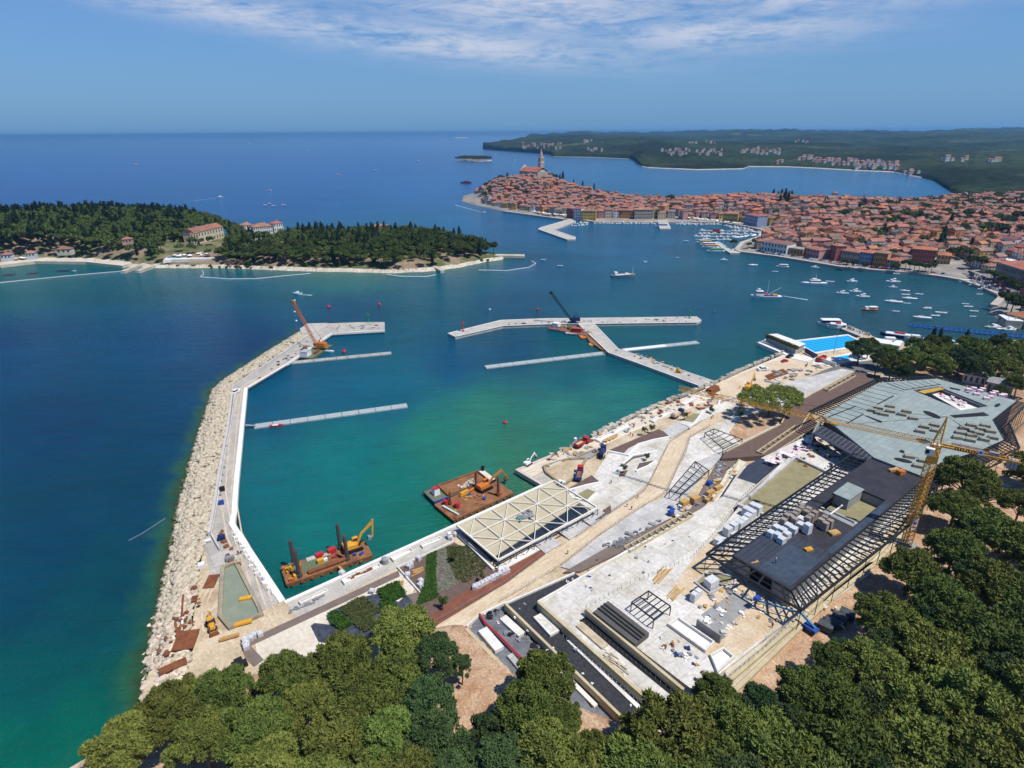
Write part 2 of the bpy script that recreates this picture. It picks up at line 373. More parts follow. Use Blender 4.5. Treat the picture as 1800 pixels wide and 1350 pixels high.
w=d2**-1.7; col=(w[...,None]*sp_c[None]).sum(1)/w.sum(1)[:,None]
def segdist(X,Y,pts,closed=False):
    P=[(p[0],p[1]) for p in pts]
    if closed: P=P+[P[0]]
    best=np.full(X.shape,1e18)
    for (x0,y0),(x1,y1) in zip(P[:-1],P[1:]):
        ux,uy=x1-x0,y1-y0; L2=ux*ux+uy*uy+1e-9
        t=np.clip(((X-x0)*ux+(Y-y0)*uy)/L2,0,1)
        best=np.minimum(best,(X-x0-t*ux)**2+(Y-y0-t*uy)**2)
    return np.sqrt(best)
def polymask(X,Y,P):
    c=np.zeros(X.shape,bool); n=len(P); j=n-1
    for i in range(n):
        xi,yi,xj,yj=P[i][0],P[i][1],P[j][0],P[j][1]
        if yi !=yj:
            m=((yi > Y) !=(yj > Y)) & (X < (xj-xi)*(Y-yi)/(yj-yi)+xi); c ^=m
        j=i
    return c
ROCKOUT=[(527,583),(465,621),(398,664),(372,686),(364,714),(344,773),(330,824),(312,889),(307,909),(298,974),(286,1016),(271,1087),(259,1152),(253,1200),(246,1240),(225,1290),(165,1350),(60,1440)]
ROCKIN=[(550,583),(478,630),(406,678),(397.6,745),(381,830),(369.5,900),(361.5,936),(348,992),(345,1040),(333,1102),(333,1146),(327,1203),(300,1260),(255,1330)]
ISL_F=[(-260,470),(-60,472),(0,469),(70,461),(150,462),(217,469),(287,471),(392,471),(472,474),(549,477),(620,478),(691,480),(764,476),(798,471.5),(855,460),(883,456),(890,450)]
dsh=segdist(X,Y,gp(ROCKOUT,0))
nz=np.array([mnoise.noise(Vector((x/9,y/9,3)))+0.6*mnoise.noise(Vector((x/3.2,y/3.2,7))) if d < 60 else 0 for x,y,d in zip(X,Y,dsh)])
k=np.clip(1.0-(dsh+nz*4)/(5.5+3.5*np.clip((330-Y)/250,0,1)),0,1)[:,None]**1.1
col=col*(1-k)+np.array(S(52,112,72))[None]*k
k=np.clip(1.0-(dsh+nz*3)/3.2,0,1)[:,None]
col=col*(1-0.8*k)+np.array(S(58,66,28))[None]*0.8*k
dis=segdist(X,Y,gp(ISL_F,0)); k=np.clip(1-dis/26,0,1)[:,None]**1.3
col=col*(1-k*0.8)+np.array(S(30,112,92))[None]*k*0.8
seame=npmesh('sea',V,F4,[],smooth=True)
ca=seame.color_attributes.new('body','FLOAT_COLOR','POINT')
ca.data.foreach_set('color',np.concatenate([col,np.ones((len(col),1))],1).astype(np.float32).ravel())
m=bpy.data.materials.new('sea_water'); m.use_nodes=True; nt=m.node_tree; b=nt.nodes['Principled BSDF']; L=nt.links.new
vc=nt.nodes.new('ShaderNodeVertexColor'); vc.layer_name='body'
geo=nt.nodes.new('ShaderNodeNewGeometry')
def nnode(scale,detail,mapsc=(1,1,1),rot=0.0,rough=0.6):
    mp=nt.nodes.new('ShaderNodeMapping'); mp.inputs['Scale'].default_value=mapsc; mp.inputs['Rotation'].default_value=(0,0,rot)
    L(geo.outputs['Position'],mp.inputs[0])
    n=nt.nodes.new('ShaderNodeTexNoise'); n.inputs['Scale'].default_value=scale; n.inputs['Detail'].default_value=detail; n.inputs['Roughness'].default_value=rough
    L(mp.outputs[0],n.inputs[0]); return n.outputs[0]
def mr(x,a,b_,c,d):
    n=nt.nodes.new('ShaderNodeMapRange'); n.inputs[1].default_value=a; n.inputs[2].default_value=b_; n.inputs[3].default_value=c; n.inputs[4].default_value=d
    L(x,n.inputs[0]); return n.outputs[0]
def mt(op,a,b_):
    n=nt.nodes.new('ShaderNodeMath'); n.operation=op
    for i,x in enumerate((a,b_)):
        if isinstance(x,(int,float)): n.inputs[i].default_value=x
        else: L(x,n.inputs[i])
    return n.outputs[0]
big=nnode(0.006,5,(1,2.2,1),0.3); mid=nnode(0.06,5,(1,2,1),-0.3)
sc_=mt('MULTIPLY',mr(big,0.3,0.7,0.82,1.16),mr(mid,0.3,0.7,0.90,1.09))
vm=nt.nodes.new('ShaderNodeVectorMath'); vm.operation='SCALE'; L(vc.outputs[0],vm.inputs[0]); L(mt('MULTIPLY',sc_,0.70),vm.inputs['Scale'])
L(vm.outputs[0],b.inputs['Base Color'])
b.inputs['Roughness'].default_value=0.16; b.inputs['IOR'].default_value=1.33; b.inputs['Specular IOR Level'].default_value=0.38
wv=mt('ADD',mt('MULTIPLY',nnode(0.35,3,(1,2.6,1),-0.25),1.0),mt('MULTIPLY',nnode(1.5,3,(1,2.0,1),0.2),0.4))
swell=nnode(0.05,2,(1,4.0,1),-0.25)
bp=nt.nodes.new('ShaderNodeBump'); bp.inputs['Strength'].default_value=0.8; bp.inputs['Distance'].default_value=0.9
L(mt('ADD',wv,mt('MULTIPLY',swell,2.0)),bp.inputs['Height']); L(bp.outputs[0],b.inputs['Normal'])
seame.materials.append(m); MATS['sea']=m
sea=bpy.data.objects.new('sea',seame); C.objects.link(sea); sea['kind']='structure'

# ----------------------------------------------------------------heightfields
def fields(name,poly,hfun,res,mat,slope=0.5,edge=-1.2,jitter=0.0,cap=None,kind='structure',noise_edge=0.0):
    P=np.array([(p[0],p[1]) for p in poly]); x0,y0=P.min(0)-12; x1,y1=P.max(0)+12
    xs=np.arange(x0,x1+res,res); ys=np.arange(y0,y1+res,res)
    XX,YY=np.meshgrid(xs,ys); xf,yf=XX.ravel(),YY.ravel()
    d=segdist(xf,yf,poly,True); d=np.where(polymask(xf,yf,P),d,-d)
    if noise_edge: d=d+np.array([noise_edge*mnoise.noise(Vector((x/14,y/14,1))) for x,y in zip(xf,yf)])
    h=hfun(xf,yf)
    z=np.minimum(h,edge+(d+2.0)*slope)
    keep=d >-6
    id_=np.arange(len(xf)).reshape(XX.shape)
    F=np.stack([id_[:-1,:-1],id_[:-1,1:],id_[1:,1:],id_[1:,:-1]],-1).reshape(-1,4)
    F=F[keep[F].any(1)]
    used=np.unique(F); remap=-np.ones(len(xf),int); remap[used]=np.arange(len(used))
    o=bpy.data.objects.new(name,npmesh(name,np.stack([xf,yf,z],1)[used],remap[F],mat,smooth=True)); C.objects.link(o); o['kind']=kind
    return o
def vnoise(x,y,s,seed=0.0,oct=3):
    return np.array([mnoise.fractal(Vector((a/s,b/s,seed)),0.6,2.0,oct) for a,b in zip(np.atleast_1d(x),np.atleast_1d(y))])

# ---mainland across the bay
MC=[(849,262),(870,264),(886,265.4),(938,269),(968,272),(972,275.3),(1044,276.6),(1108,279.6),(1116,284),(1122,290),(1128,293),(1140,294.8),(1162,296),(1226,298.5),(1306,297),(1316,293),(1384,293.5),(1426,295.4),(1508,300),(1571,302.6),
      (1592,307.5),(1620,312.5),(1641,318),(1655,327),(1670,337),(1690,346),(1760,352),(1850,356),(2100,360),(2500,370)]
mcx=np.array([p[0] for p in MC]);
U=[]
for (xa,ya),(xb,yb) in zip(MC[:-1],MC[1:]):
    n=max(1,int(abs(xb-xa)/4)); U+=[(xa+(xb-xa)*i/n,ya+(yb-ya)*i/n) for i in range(n)]
U.append(MC[-1]); nT=150
rows=[]
for (ux,uy) in U:
    g=G(ux,uy,0); rc=math.hypot(g.x,g.y); a=math.atan2(g.x,g.y)
    rmax=rc+(900 if ux < 870 else 900+(ux-870)*60 if ux < 1050 else 11700)
    rmax=min(rmax,14500)
    for j in range(nT):
        t=j/(nT-1); r=rc+(rmax-rc)*(t*0.25+0.75*t*t)
        rows.append((r*math.sin(a),r*math.cos(a),r,r-rc,rmax-r,ux))
A=np.array(rows)
big=vnoise(A[:,0],A[:,1],1500,5,3); small=vnoise(A[:,0],A[:,1],260,9,3)
tree_b=np.array([mnoise.noise(Vector((x/28,y/28,2))) for x,y in A[:,:2]])
ramp=np.clip(A[:,3]/500,0,1); far=np.clip((A[:,2]-2500)/9000,0,1)
hh=1.5+np.clip(A[:,3]/40,0,1)*7+ramp*(14+16*big+8*small)+far**0.8*(62+46*big+16*small)
hh=np.maximum(hh,1.5)+np.clip(A[:,3]/60,0,1)*tree_b*7
hh*=np.clip(A[:,4]/500,0,1)**0.5*np.where(A[:,5] < 1080,1.0,1.0)
hh[A[:,3] < 1]=-0.5
hh=np.where(A[:,5] > 1640,np.minimum(hh,6+A[:,3]*0.02+np.clip(A[:,3]/60,0,1)*tree_b*5+12*ramp),hh)
idx=np.arange(len(A)).reshape(len(U),nT)
F=np.stack([idx[:-1,:-1],idx[:-1,1:],idx[1:,1:],idx[1:,:-1]],-1).reshape(-1,4)
forest_far=bpy.data.materials.new('far_woods'); forest_far.use_nodes=True
nt=forest_far.node_tree; b=nt.nodes['Principled BSDF']; L=nt.links.new; b.inputs['Roughness'].default_value=0.95; b.inputs['Specular IOR Level'].default_value=0.05
geo=nt.nodes.new('ShaderNodeNewGeometry')
def ramp_(x,els):
    r=nt.nodes.new('ShaderNodeValToRGB')
    while len(r.color_ramp.elements) < len(els): r.color_ramp.elements.new(0.5)
    for e,(p,c) in zip(r.color_ramp.elements,els): e.position=p; e.color=(*c,1)
    L(x,r.inputs[0]); return r.outputs[0]
c1=ramp_(nnode(0.045,6,rough=0.75),[(0.36,(0.010,0.019,0.011)),(0.5,(0.024,0.038,0.017)),(0.68,(0.048,0.060,0.028))])
c2=ramp_(nnode(0.0022,5),[(0.42,(0.55,0.58,0.62)),(0.58,(1.25,1.2,1.1))])
fl=ramp_(nnode(0.0016,5,(1,2.2,1)),[(0.60,(0,0,0)),(0.66,(1,1,1))])
mx=nt.nodes.new('ShaderNodeMix'); mx.data_type='RGBA'; mx.blend_type='MULTIPLY'; mx.inputs[0].default_value=1; L(c1,mx.inputs[6]); L(c2,mx.inputs[7])
m2=nt.nodes.new('ShaderNodeMix'); m2.data_type='RGBA'; L(fl,m2.inputs[0]); L(mx.outputs[2],m2.inputs[6]); m2.inputs[7].default_value=(0.065,0.085,0.035,1)
L(m2.outputs[2],b.inputs['Base Color'])
ml=bpy.data.objects.new('wooded_mainland',npmesh('wooded_mainland',A[:,:2].tolist() and np.stack([A[:,0],A[:,1],hh],1),F,forest_far,smooth=True)); C.objects.link(ml); ml['kind']='structure'
rim=MB()
for (xa,ya),(xb,yb) in zip(MC[:21],MC[1:22]):
    if abs(xa-xb) < 3 and abs(ya-yb) > 5: continue
    n=max(1,int(abs(xb-xa)/6))
    prev=None
    for i in range(n+1):
        g=G(xa+(xb-xa)*i/n,ya+(yb-ya)*i/n,0); r=math.hypot(g.x,g.y); wd=r*(0.0055 if xa > 1500 else 0.0035)*(0.8+0.5*random.Random(i*7+int(xa)).random())
        u=Vector((g.x/r,g.y/r,0)); cur=(g-u*4+Vector((0,0,-0.6)),g+u*4+Vector((0,0,1.6)),g+u*wd*5+Vector((0,0,3.4)))
        if prev: rim.add([*prev,*cur],[(0,3,4,1),(1,4,5,2)])
        prev=cur
struct('rocky_shore',rim,stone_pale)

# ---islets
def islet(pts,h,name):
    poly=gp(pts,0); c=sum(poly,Vector())/len(poly)
    fields(name,poly,lambda x,y: np.full(x.shape,h),6.0,stone_pale,slope=0.12)
    return poly
ISL1=islet([(797,282.3),(812,283),(840,284.2),(866,283.2),(868,281.5),(850,279.6),(815,279.4)],3.0,'small_island')
ISL2=islet([(800,242.6),(823,243),(823,241.9),(800,241.6)],4.0,'distant_islet')

# ---wooded island on the left
ISL_B=[(872,447),(845,441),(800,428),(740,417),(650,418),(560,416),(500,422),(430,420),(380,409),(350,398),(250,388),(130,384),(50,390),(-60,396),(-260,410)]
ISLP=gp(ISL_F+ISL_B,0)
IH=[(G(140,410,14),22,120),(G(300,405,8),4,60),(G(470,440,4),3,50),(G(700,440,4),6,90),(G(-80,420,10),14,120)]
def isl_h(x,y):
    z=np.full(np.shape(x),2.2)
    for c,a,s in IH: z=z+a*np.exp(-((x-c.x)**2+(y-c.y)**2)/(2*s*s))
    return z
island_ground=M('island_ground',(0.27,0.20,0.13),0.95,col2=(0.09,0.115,0.035),scale=0.028,fine=0.25,contrast=(0.42,0.56),bump=0.3)
fields('wooded_island',ISLP,isl_h,3.0,[island_ground],slope=0.35,noise_edge=1.0)
sh=MB(); pr=None; rn=random.Random(4)
pts=[]
for (xa,ya),(xb,yb) in zip(ISL_F[2:-1],ISL_F[3:]):
    n=max(1,int((xb-xa)/3)); pts+=[(xa+(xb-xa)*i/n,ya+(yb-ya)*i/n) for i in range(n)]
for i,(a,b_) in enumerate(pts):
    g=G(a,b_+0.6*mnoise.noise(Vector((i*.13,0,0)))+rn.uniform(-.15,.15),0); r=math.hypot(g.x,g.y); u=Vector((g.x/r,g.y/r,0))
    wd=(15 if 70 < a < 215 else 9 if 480 < a < 560 or 690 < a < 800 else 6)*rn.uniform(0.6,1.25)
    cur=(g-u*2.2+Vector((0,0,-0.5)),g+Vector((0,0,rn.uniform(0.4,.8))),g+u*wd*0.5+Vector((0,0,1.7+rn.uniform(-.3,.3))),g+u*wd+Vector((0,0,2.3)))
    if pr: sh.add([*pr,*cur],[(0,4,5,1),(1,5,6,2),(2,6,7,3)])
    pr=cur
struct('island_rock_shelf',sh,stone_pale)

# ---old town peninsula and the shore round the bay
TF=[(812,353),(831,359.5),(885,371),(938,378),(991,385),(1018,385),(1046,389.5),(1160,390),(1200,389),(1272,391),(1317,398),(1343,404),(1336,416),(1306,426),(1296,438),(1303,442),(1367,450),(1480,468.5),(1500,470.5),
      (1551,475),(1604,478.5),(1658,485.5),(1693,491.5),(1729,503.5),(1761,518),(1764,523),(1750,537),(1738,546),(1747,556),(1800,580),(2300,640)]
TB=[(2700,350),(1900,346),(1690,347),(1660,352),(1600,357),(1450,357),(1300,357),(1150,357),(1060,351),(1010,342),(950,338.5),(880,338),(835,340),(814,345)]
TP=gp(TF,0)+gp(TB,0)
TH=[(G(942,322,30),27,78),(G(880,335,14),9,60),(G(1040,345,12),9,70),(G(1300,362,12),8,110),(G(1450,375,12),10,120),(G(1650,395,12),9,170)]
TPa=[(p[0],p[1]) for p in TP]
def town_h(x,y):
    z=np.full(np.shape(x),2.1)
    for c,a,s in TH: z=z+a*np.exp(-((x-c.x)**2+(y-c.y)**2)/(2*s*s))
    d=segdist(np.asarray(x,float),np.asarray(y,float),TP,True)
    return 2.1+(z-2.1)*np.clip((d-14)/60,0,1)
townground=M('town_ground',(0.36,0.32,0.27),0.95,col2=(0.20,0.19,0.17),scale=0.05,fine=0.2)
fields('old_town_hill',TP,town_h,5.0,[townground],slope=0.6)
qe=MB(); P=gp(TF[2:27],2.2)
qe.wall([(p.x,p.y+1.5) for p in P],5.0,-1.5,2.32)
struct('harbour_quay',qe,M('quay_stone',(0.50,0.44,0.38),0.9,col2=(0.36,0.32,0.28),scale=0.2))

# ----------------------------------------------------------------resort ground
LP=[(501,1056),(802,920),(954,851),(908,824),(1011,781),(1062,761),(1135,725.5),(1242,683),(1260,674),(1310,651),(1371,626),(1392,612),(1436,617),(1484,600),(1526,588),(1560,601),(1640,606),(1720,601),(1800,597),(2300,600)]
LB=[(225,1290),(250,1225),(262,1180),(330,1180),(345,1040),(362,936),(370,900),(412,920)]
Lw=gp(LP,2.0)+[Vector((700,150,0)),Vector((500,-120,0)),Vector((-260,-120,0)),Vector((-150,30,0))]+gp(LB,2.0)
g=MB(); g.prism(Lw,-4,2.0); struct('ground',g,[sand])
def fh(x,y):
    x=np.asarray(x,float); y=np.asarray(y,float)
    return 2.3+4.5*np.clip((x+50)/95,0,1)**1.2+1.2*np.clip((60-y)/80,0,1)
fpoly=gp([(150,1345),(262,1272),(330,1215),(430,1195),(560,1190),(660,1130),(752,1115),(815,1106),(905,1200),(1000,1250),(1105,1290)],2.2)+gp([(1165,1275),(1215,1250),(1272,1198),(1392,1094),(1455,1030),(1525,972),(1592,902),(1690,835)],7)+\
        [Vector((260,262,0)),Vector((600,300,0)),Vector((600,-110,0)),Vector((-200,-110,0)),Vector((-110,40,0))]
def fh2(x,y):
    return fh(x,y)+vnoise(x,y,9,3,3)*0.35
fields('forest_floor',fpoly,fh2,2.0,[redsoil],slope=1.6,edge=1.6)

def slab(name,pts,z,depth,mat):
    mb=MB(); mb.prism(gp(pts,z),z-depth,z); return struct(name,mb,mat)
slab('quay_pavement',[(501,1056),(802,920),(812,940),(522,1086)],2.03,2.2,concrete)
slab('quay_pavement',[(908,824),(1011,781),(1062,761),(1135,725.5),(1242,683),(1310,651),(1371,626),(1388,622),(1420,632),(1350,662),(1255,700),(1150,742),(1055,785),(1000,800),(935,838)],2.03,2.2,palesand)
slab('quay_pavement',[(935,838),(908,824),(954,851),(1000,842),(1006,812)],2.045,2.2,concrete)
slab('paved_yard',[(448,1126),(560,1076),(700,1008),(722,1000),(735,1020),(705,1085),(640,1130),(560,1210),(455,1168)],2.06,0.4,palesand)
slab('footpath',[(452,1117),(700,1003),(703,1013),(461,1126)],2.085,0.3,path_brown)
slab('footpath',[(421,1131),(452,1117),(461,1126),(441,1135),(464,1160),(446,1172),(432,1158)],2.088,0.3,path_brown)
slab('planting_soil',[(699,997),(797,952),(872,1000),(884,998),(948,956),(962,968),(893,1021),(761,1095),(722,1064),(738,1040)],2.12,0.4,brownsoil)
slab('planting_soil',[(705,1048),(738,1040),(731,1066),(722,1064),(715,1056)],2.135,0.4,path_brown)
slab('red_soil_strip',[(738,1096),(752,1108),(893,1022),(958,974),(942,962),(888,1000),(800,1050)],2.16,0.4,orange_soil)
slab('road',[(752,1112),(893,1026),(960,977),(1014,945),(1101,884),(1133,864),(1142,850),(1160,810),(1178,776),(1233,741),(1278,719),(1310,702),(1318,708),(1300,722),(1247,748),(1211,768),(1204,792),(1184,834),(1169,866),(1131,887),(1060,935),(986,993),(879,1057),(822,1098),(775,1130)],2.2,0.5,sandroad)
slab('site_road',[(1262,676),(1310,655),(1371,630),(1395,622),(1470,632),(1490,640),(1440,652),(1380,668),(1330,690),(1300,706),(1270,700)],2.19,0.5,sandroad)
slab('road',[(1455,648),(1480,640),(1540,632),(1620,640),(1640,655),(1600,660),(1540,655),(1500,652),(1430,675),(1400,672)],2.25,0.4,asphalt)
slab('park_terrace',[(1042,838),(1071,793),(1158,755),(1178,773),(1160,806),(1140,848),(1101,881),(1060,907),(1046,900),(1000,872),(1000,858)],2.5,0.8,slab_white)
slab('park_terrace',[(1165,757),(1188,741),(1212,752),(1179,769)],2.52,0.8,pale_conc)
slab('park_terrace',[(1190,742),(1240,716),(1297,700),(1302,707),(1234,739),(1214,751)],2.5,0.8,slab_white)
slab('park_terrace',[(1300,708),(1330,690),(1400,668),(1480,648),(1500,652),(1400,705),(1380,722),(1335,722)],2.42,0.8,pale_conc)
slab('pine_yard',[(1206,795),(1213,770),(1250,750),(1302,724),(1320,712),(1376,716),(1386,722),(1370,745),(1300,780),(1262,800),(1225,812),(1196,856),(1172,866),(1186,834)],2.46,0.8,slab_white)
slab('shade_soil',[(1300,735),(1330,724),(1388,722),(1370,742),(1330,775),(1300,778),(1282,760)],2.6,0.5,redsoil)
slab('ramp',[(986,996),(1060,938),(1131,890),(1158,880),(1180,862),(1222,814),(1240,830),(1200,880),(1215,893),(1160,920),(1066,962),(1000,1000)],2.56,0.8,pale_conc)
slab('planted_strip',[(990,1006),(1066,964),(1176,912),(1196,908),(1180,928),(1100,966),(1020,1004)],2.75,0.8,path_brown)
slab('planted_strip',[(1196,908),(1216,893),(1240,850),(1263,809),(1270,793),(1342,775),(1300,806),(1276,826),(1262,852),(1238,888),(1222,902)],2.78,0.8,path_brown)
slab('grey_step',[(1223,812),(1300,778),(1368,744),(1378,748),(1345,770),(1272,795),(1262,810),(1240,832)],2.9,1.0,pale_conc)
slab('sand_yard',[(1222,902),(1240,888),(1264,853),(1279,827),(1300,808),(1312,812),(1300,828),(1272,872),(1236,897)],2.95,1.0,palesand)
Z_B=4.2
slab('roof_garden',[(1388,715),(1428,692),(1500,654),(1548,660),(1540,669),(1424,723),(1437,746),(1352,800),(1268,806),(1276,792),(1374,744)],Z_B,4.5,[brownsoil])
Z0,Z1,Z2,Z3=3.0,4.6,6.6,8.0
slab('membrane_terrace',[(842,1078),(884,1062),(1115,1262),(1060,1262),(990,1240),(905,1195),(825,1112)],Z0,3,[membrane])
slab('gravel_roof_terrace',[(888,1061),(1010,1007),(1022,1016),(960,1050),(1130,1232),(1160,1262),(1108,1276)],Z1,4,[darkroof])
slab('white_roof_terrace',[(946,1058),(1100,968),(1216,903),(1270,873),(1301,825),(1338,805),(1400,775),(1452,750),(1470,756),(1384,806),(1372,815),(1304,877),(1264,931),(1217,983),(1101,1033),(1040,1072),(1240,1250),(1175,1262),(1160,1252)],Z2,6,[slab_white])
slab('courtyard_terrace',[(1030,1070),(1101,1031),(1217,982),(1264,930),(1300,890),(1372,815),(1384,806),(1470,752),(1540,790),(1640,850),(1600,893),(1530,962),(1452,1024),(1400,1080),(1276,1176),(1222,1216)],Z3,7,[slab_white])
slab('sandy_courtyard',[(1190,1020),(1216,985),(1262,934),(1290,975),(1400,1064),(1396,1078),(1274,1172),(1218,1135),(1262,1092),(1180,1030)],Z3+0.06,0.4,[M('dusty_floor',(0.52,0.38,0.22),0.95,col2=(0.66,0.56,0.42),scale=0.14,fine=0.2)])
slab('navy_roof_patch',[(1296,840),(1313,818),(1337,805),(1372,815),(1330,851)],Z2+0.05,0.3,[navy])
slab('grey_screed',[(1233,1080),(1290,1040),(1310,1050),(1322,1062),(1262,1115)],Z3+0.12,0.4,grey_conc)
slab('rubble_yard',[(1690,830),(1740,790),(1800,760),(1900,780),(1860,860),(1760,880)],5.2,5,[palesand])
slab('villa_yard',[(1600,655),(1700,662),(1800,700),(2000,740),(1900,790),(1790,790),(1750,735),(1700,700),(1640,668)],3.3,3,[M('warm_earth',(0.42,0.26,0.15),0.95,col2=(0.30,0.20,0.12),scale=0.1,fine=0.3)])
slab('villa_yard',[(1560,640),(1640,620),(1800,640),(2000,660),(2000,740),(1800,700),(1700,662),(1600,655)],2.9,3,[MATS['warm_earth']])

for pts,z in (([(770,1118),(886,1042),(973,986),(1037,942),(1116,888),(1152,862),(1172,832),(1192,786),(1240,745),(1306,714)],2.21),([(1270,688),(1340,668),(1400,640),(1455,634)],2.2),([(400,1150),(352,1110),(349,1060),(372,1010)],2.02),([(470,1105),(440,1000),(412,940),(400,860),(412,740),(424,684),(500,640)],2.06),([(930,836),(1000,800),(1070,766),(1160,724),(1262,684)],2.05)):
    for k_ in (-2.6,-1.0,.9,2.5):
        g=MB(); P=[p.xy for p in gp(pts,z)]; q_=[]
        for i,p in enumerate(P): d=(P[min(i+1,len(P)-1)]-P[max(i-1,0)]).normalized(); q_.append((p.x-d.y*(k_+.5*math.sin(i*1.7+k_)),p.y+d.x*(k_+.5*math.sin(i*1.7+k_))))
        g.wall(q_,.45,z-.1,z+.012); struct('tyre_track',g,[M('tyre_worn_sand',(.50,.38,.25),.95,col2=(.62,.51,.37),scale=.25,contrast=(.42,.6))])
bw_in=[(501.5,1056),(412,920),(416,900),(419,850),(435,680.5),(503,640),(582,586),(676,580.5)]
bw_out=[(676,566),(628,566.5),(575,568.5),(543,569),(527,578),(550,583),(478,630),(406,678),(397,745),(381,830),(369.5,900),(361.5,936),(358,960)]
g=MB(); g.prism(gp(bw_in+bw_out+[(370,1010),(450,1080)],2.02),-4,2.05); struct('breakwater_roadway',g,[M('breakwater_concrete',(0.50,0.47,0.42),0.9,col2=(0.38,0.35,0.30),scale=0.15,fine=0.15,joint=9.0)])
g=MB(); P=gp(bw_in[:5],2.4); g.wall([(p.x-.9,p.y) for p in P],1.8,1.0,2.38); struct('quay_coping',g,coping)
g=MB(); P=gp([(435,680.5),(503,640),(582,586),(676,580.5)],2.3); g.wall([(p.x,p.y+0.4) for p in P],0.9,1.0,2.3); struct('quay_coping',g,coping)
g=MB(); P=gp([(501,1056),(802,920),(954,851)],2.3); g.wall([(p.x,p.y-0.5) for p in P],1.1,1.0,2.34); struct('quay_coping',g,coping)
g=MB(); P=gp([(954,851),(908,824),(1011,781)],2.3); g.wall([(p.x+.3,p.y-0.6) for p in P],1.3,0.5,2.3); struct('quay_coping',g,M('pale_tan_kerb',(0.60,0.50,0.42),0.8,var=0.2))
wl_pts=[(575,570),(543,588),(480,631),(409,679),(401,745),(385,830),(374,900),(367,936)]
g=MB(); P=gp(wl_pts,3.6); g.wall(P,1.0,1.5,3.8)
single('sea_wall',g,[M('sea_wall_concrete',(0.56,0.53,0.49),0.85,col2=(0.44,0.41,0.38),scale=0.3)],'long grey concrete parapet wall between the breakwater boulders and its roadway','wall')
g=MB(); P=gp([(571,577),(545,592),(484,634),(414,681),(406,745),(390,830),(379,900),(371,938),(386,965)],2.6); g.wall(P,0.5,1.9,2.9)
single('kerb_wall',g,[pale_conc],'low pale kerb wall running just inside the breakwater parapet','wall')
g=MB(); g.prism(gp([(527,578),(541,569),(575,568),(577,573),(549,588),(530,586)],2.9),-3,3.1); single('breakwater_head',g,[concrete],'grey concrete caisson block at the far bend of the breakwater, beside the orange crane','caisson')
ridge=MB(); n=len(ROCKOUT)
def along(poly,t):
    L_=[0]
    for a,b_ in zip(poly[:-1],poly[1:]): L_.append(L_[-1]+math.dist(a,b_))
    s=t*L_[-1]
    for i in range(len(poly)-1):
        if s <=L_[i+1] or i==len(poly)-2:
            u=(s-L_[i])/max(1e-6,L_[i+1]-L_[i]); return (poly[i][0]+(poly[i+1][0]-poly[i][0])*u,poly[i][1]+(poly[i+1][1]-poly[i][1])*u)
RO,RI=[tuple(p[:2]) for p in gp(ROCKOUT[:17],0)],[tuple(p[:2]) for p in gp(ROCKIN,2.5)]
pr=None
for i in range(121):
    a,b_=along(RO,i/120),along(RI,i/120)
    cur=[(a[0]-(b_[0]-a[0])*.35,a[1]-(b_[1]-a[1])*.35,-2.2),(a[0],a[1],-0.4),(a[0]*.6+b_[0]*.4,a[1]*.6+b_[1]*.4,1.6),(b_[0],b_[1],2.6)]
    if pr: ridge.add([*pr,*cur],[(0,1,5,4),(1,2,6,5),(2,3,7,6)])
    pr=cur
struct('breakwater_core',ridge,M('gap_shade_rubble',(0.34,0.28,0.20),0.95,col2=(0.16,0.13,0.09),scale=1.2,bump=0.8,bscale=1.5))  # darker core colour stands in for shade in the gaps between boulders
import bmesh
def boulder(seed):
    bm=bmesh.new(); bmesh.ops.create_icosphere(bm,subdivisions=1,radius=1.0); rr_=random.Random(seed)
    for v in bm.verts: v.co*=rr_.uniform(0.72,1.12)
    sx,sy,sz=rr_.uniform(0.9,1.4),rr_.uniform(0.8,1.1),rr_.uniform(0.55,0.8)
    for v in bm.verts: v.co.x*=sx; v.co.y*=sy; v.co.z*=sz
    me=bpy.data.meshes.new('boulder'); bm.to_mesh(me); bm.free(); me.materials.append(stone); return me
BOULD=[boulder(i) for i in range(10)]
rn=random.Random(11); pts=[]
RL=sum(math.dist(RO[i],RO[i+1]) for i in range(len(RO)-1))
for i in range(8200):
    t=rn.random(); s=rn.random()**0.9*1.10-0.10
    a,b_=along(RO,t),along(RI,t)
    x,y=a[0]+(b_[0]-a[0])*s,a[1]+(b_[1]-a[1])*s
    if s < 0: z=-0.5+s*6
    else: z=-0.1+min(1,s/.45)*2.3+0.5*max(0,s-.45)
    x0,y0=PX((x,y,z))
    if x0 <-50 or y0 > 1420: continue
    if rn.random() > (1.0 if y < 200 else 0.8): continue
    size=rn.uniform(0.4,1.12)*(1.15 if t > 0.35 else 1.0)
    pts.append((y0*size,x,y,z+rn.uniform(-.2,.35),size,s))
pts.sort(reverse=True)
for i,(k_,x,y,z,size,s) in enumerate(pts[:300]):
    o=bpy.data.objects.new('boulder',BOULD[i % 10]); C.objects.link(o); o.location=(x,y,z); o.scale=(size,)*3
    o.rotation_euler=(rn.uniform(-.4,.4),rn.uniform(-.4,.4),rn.uniform(0,6.3))
    tag(o,'cream quarry boulder in the near stretch of the breakwater rock armour' if s > 0.12 else 'dark wet boulder at the foot of the breakwater rock armour','boulder','boulders of the near breakwater slope' if s > 0.12 else 'boulders at the waterline')
VV,FF=[],[]; kk=0; sets=[[],[]]
bco=[(np.array([v.co[:] for v in me.vertices]),np.array([p.vertices[:] for p in me.polygons])) for me in BOULD]
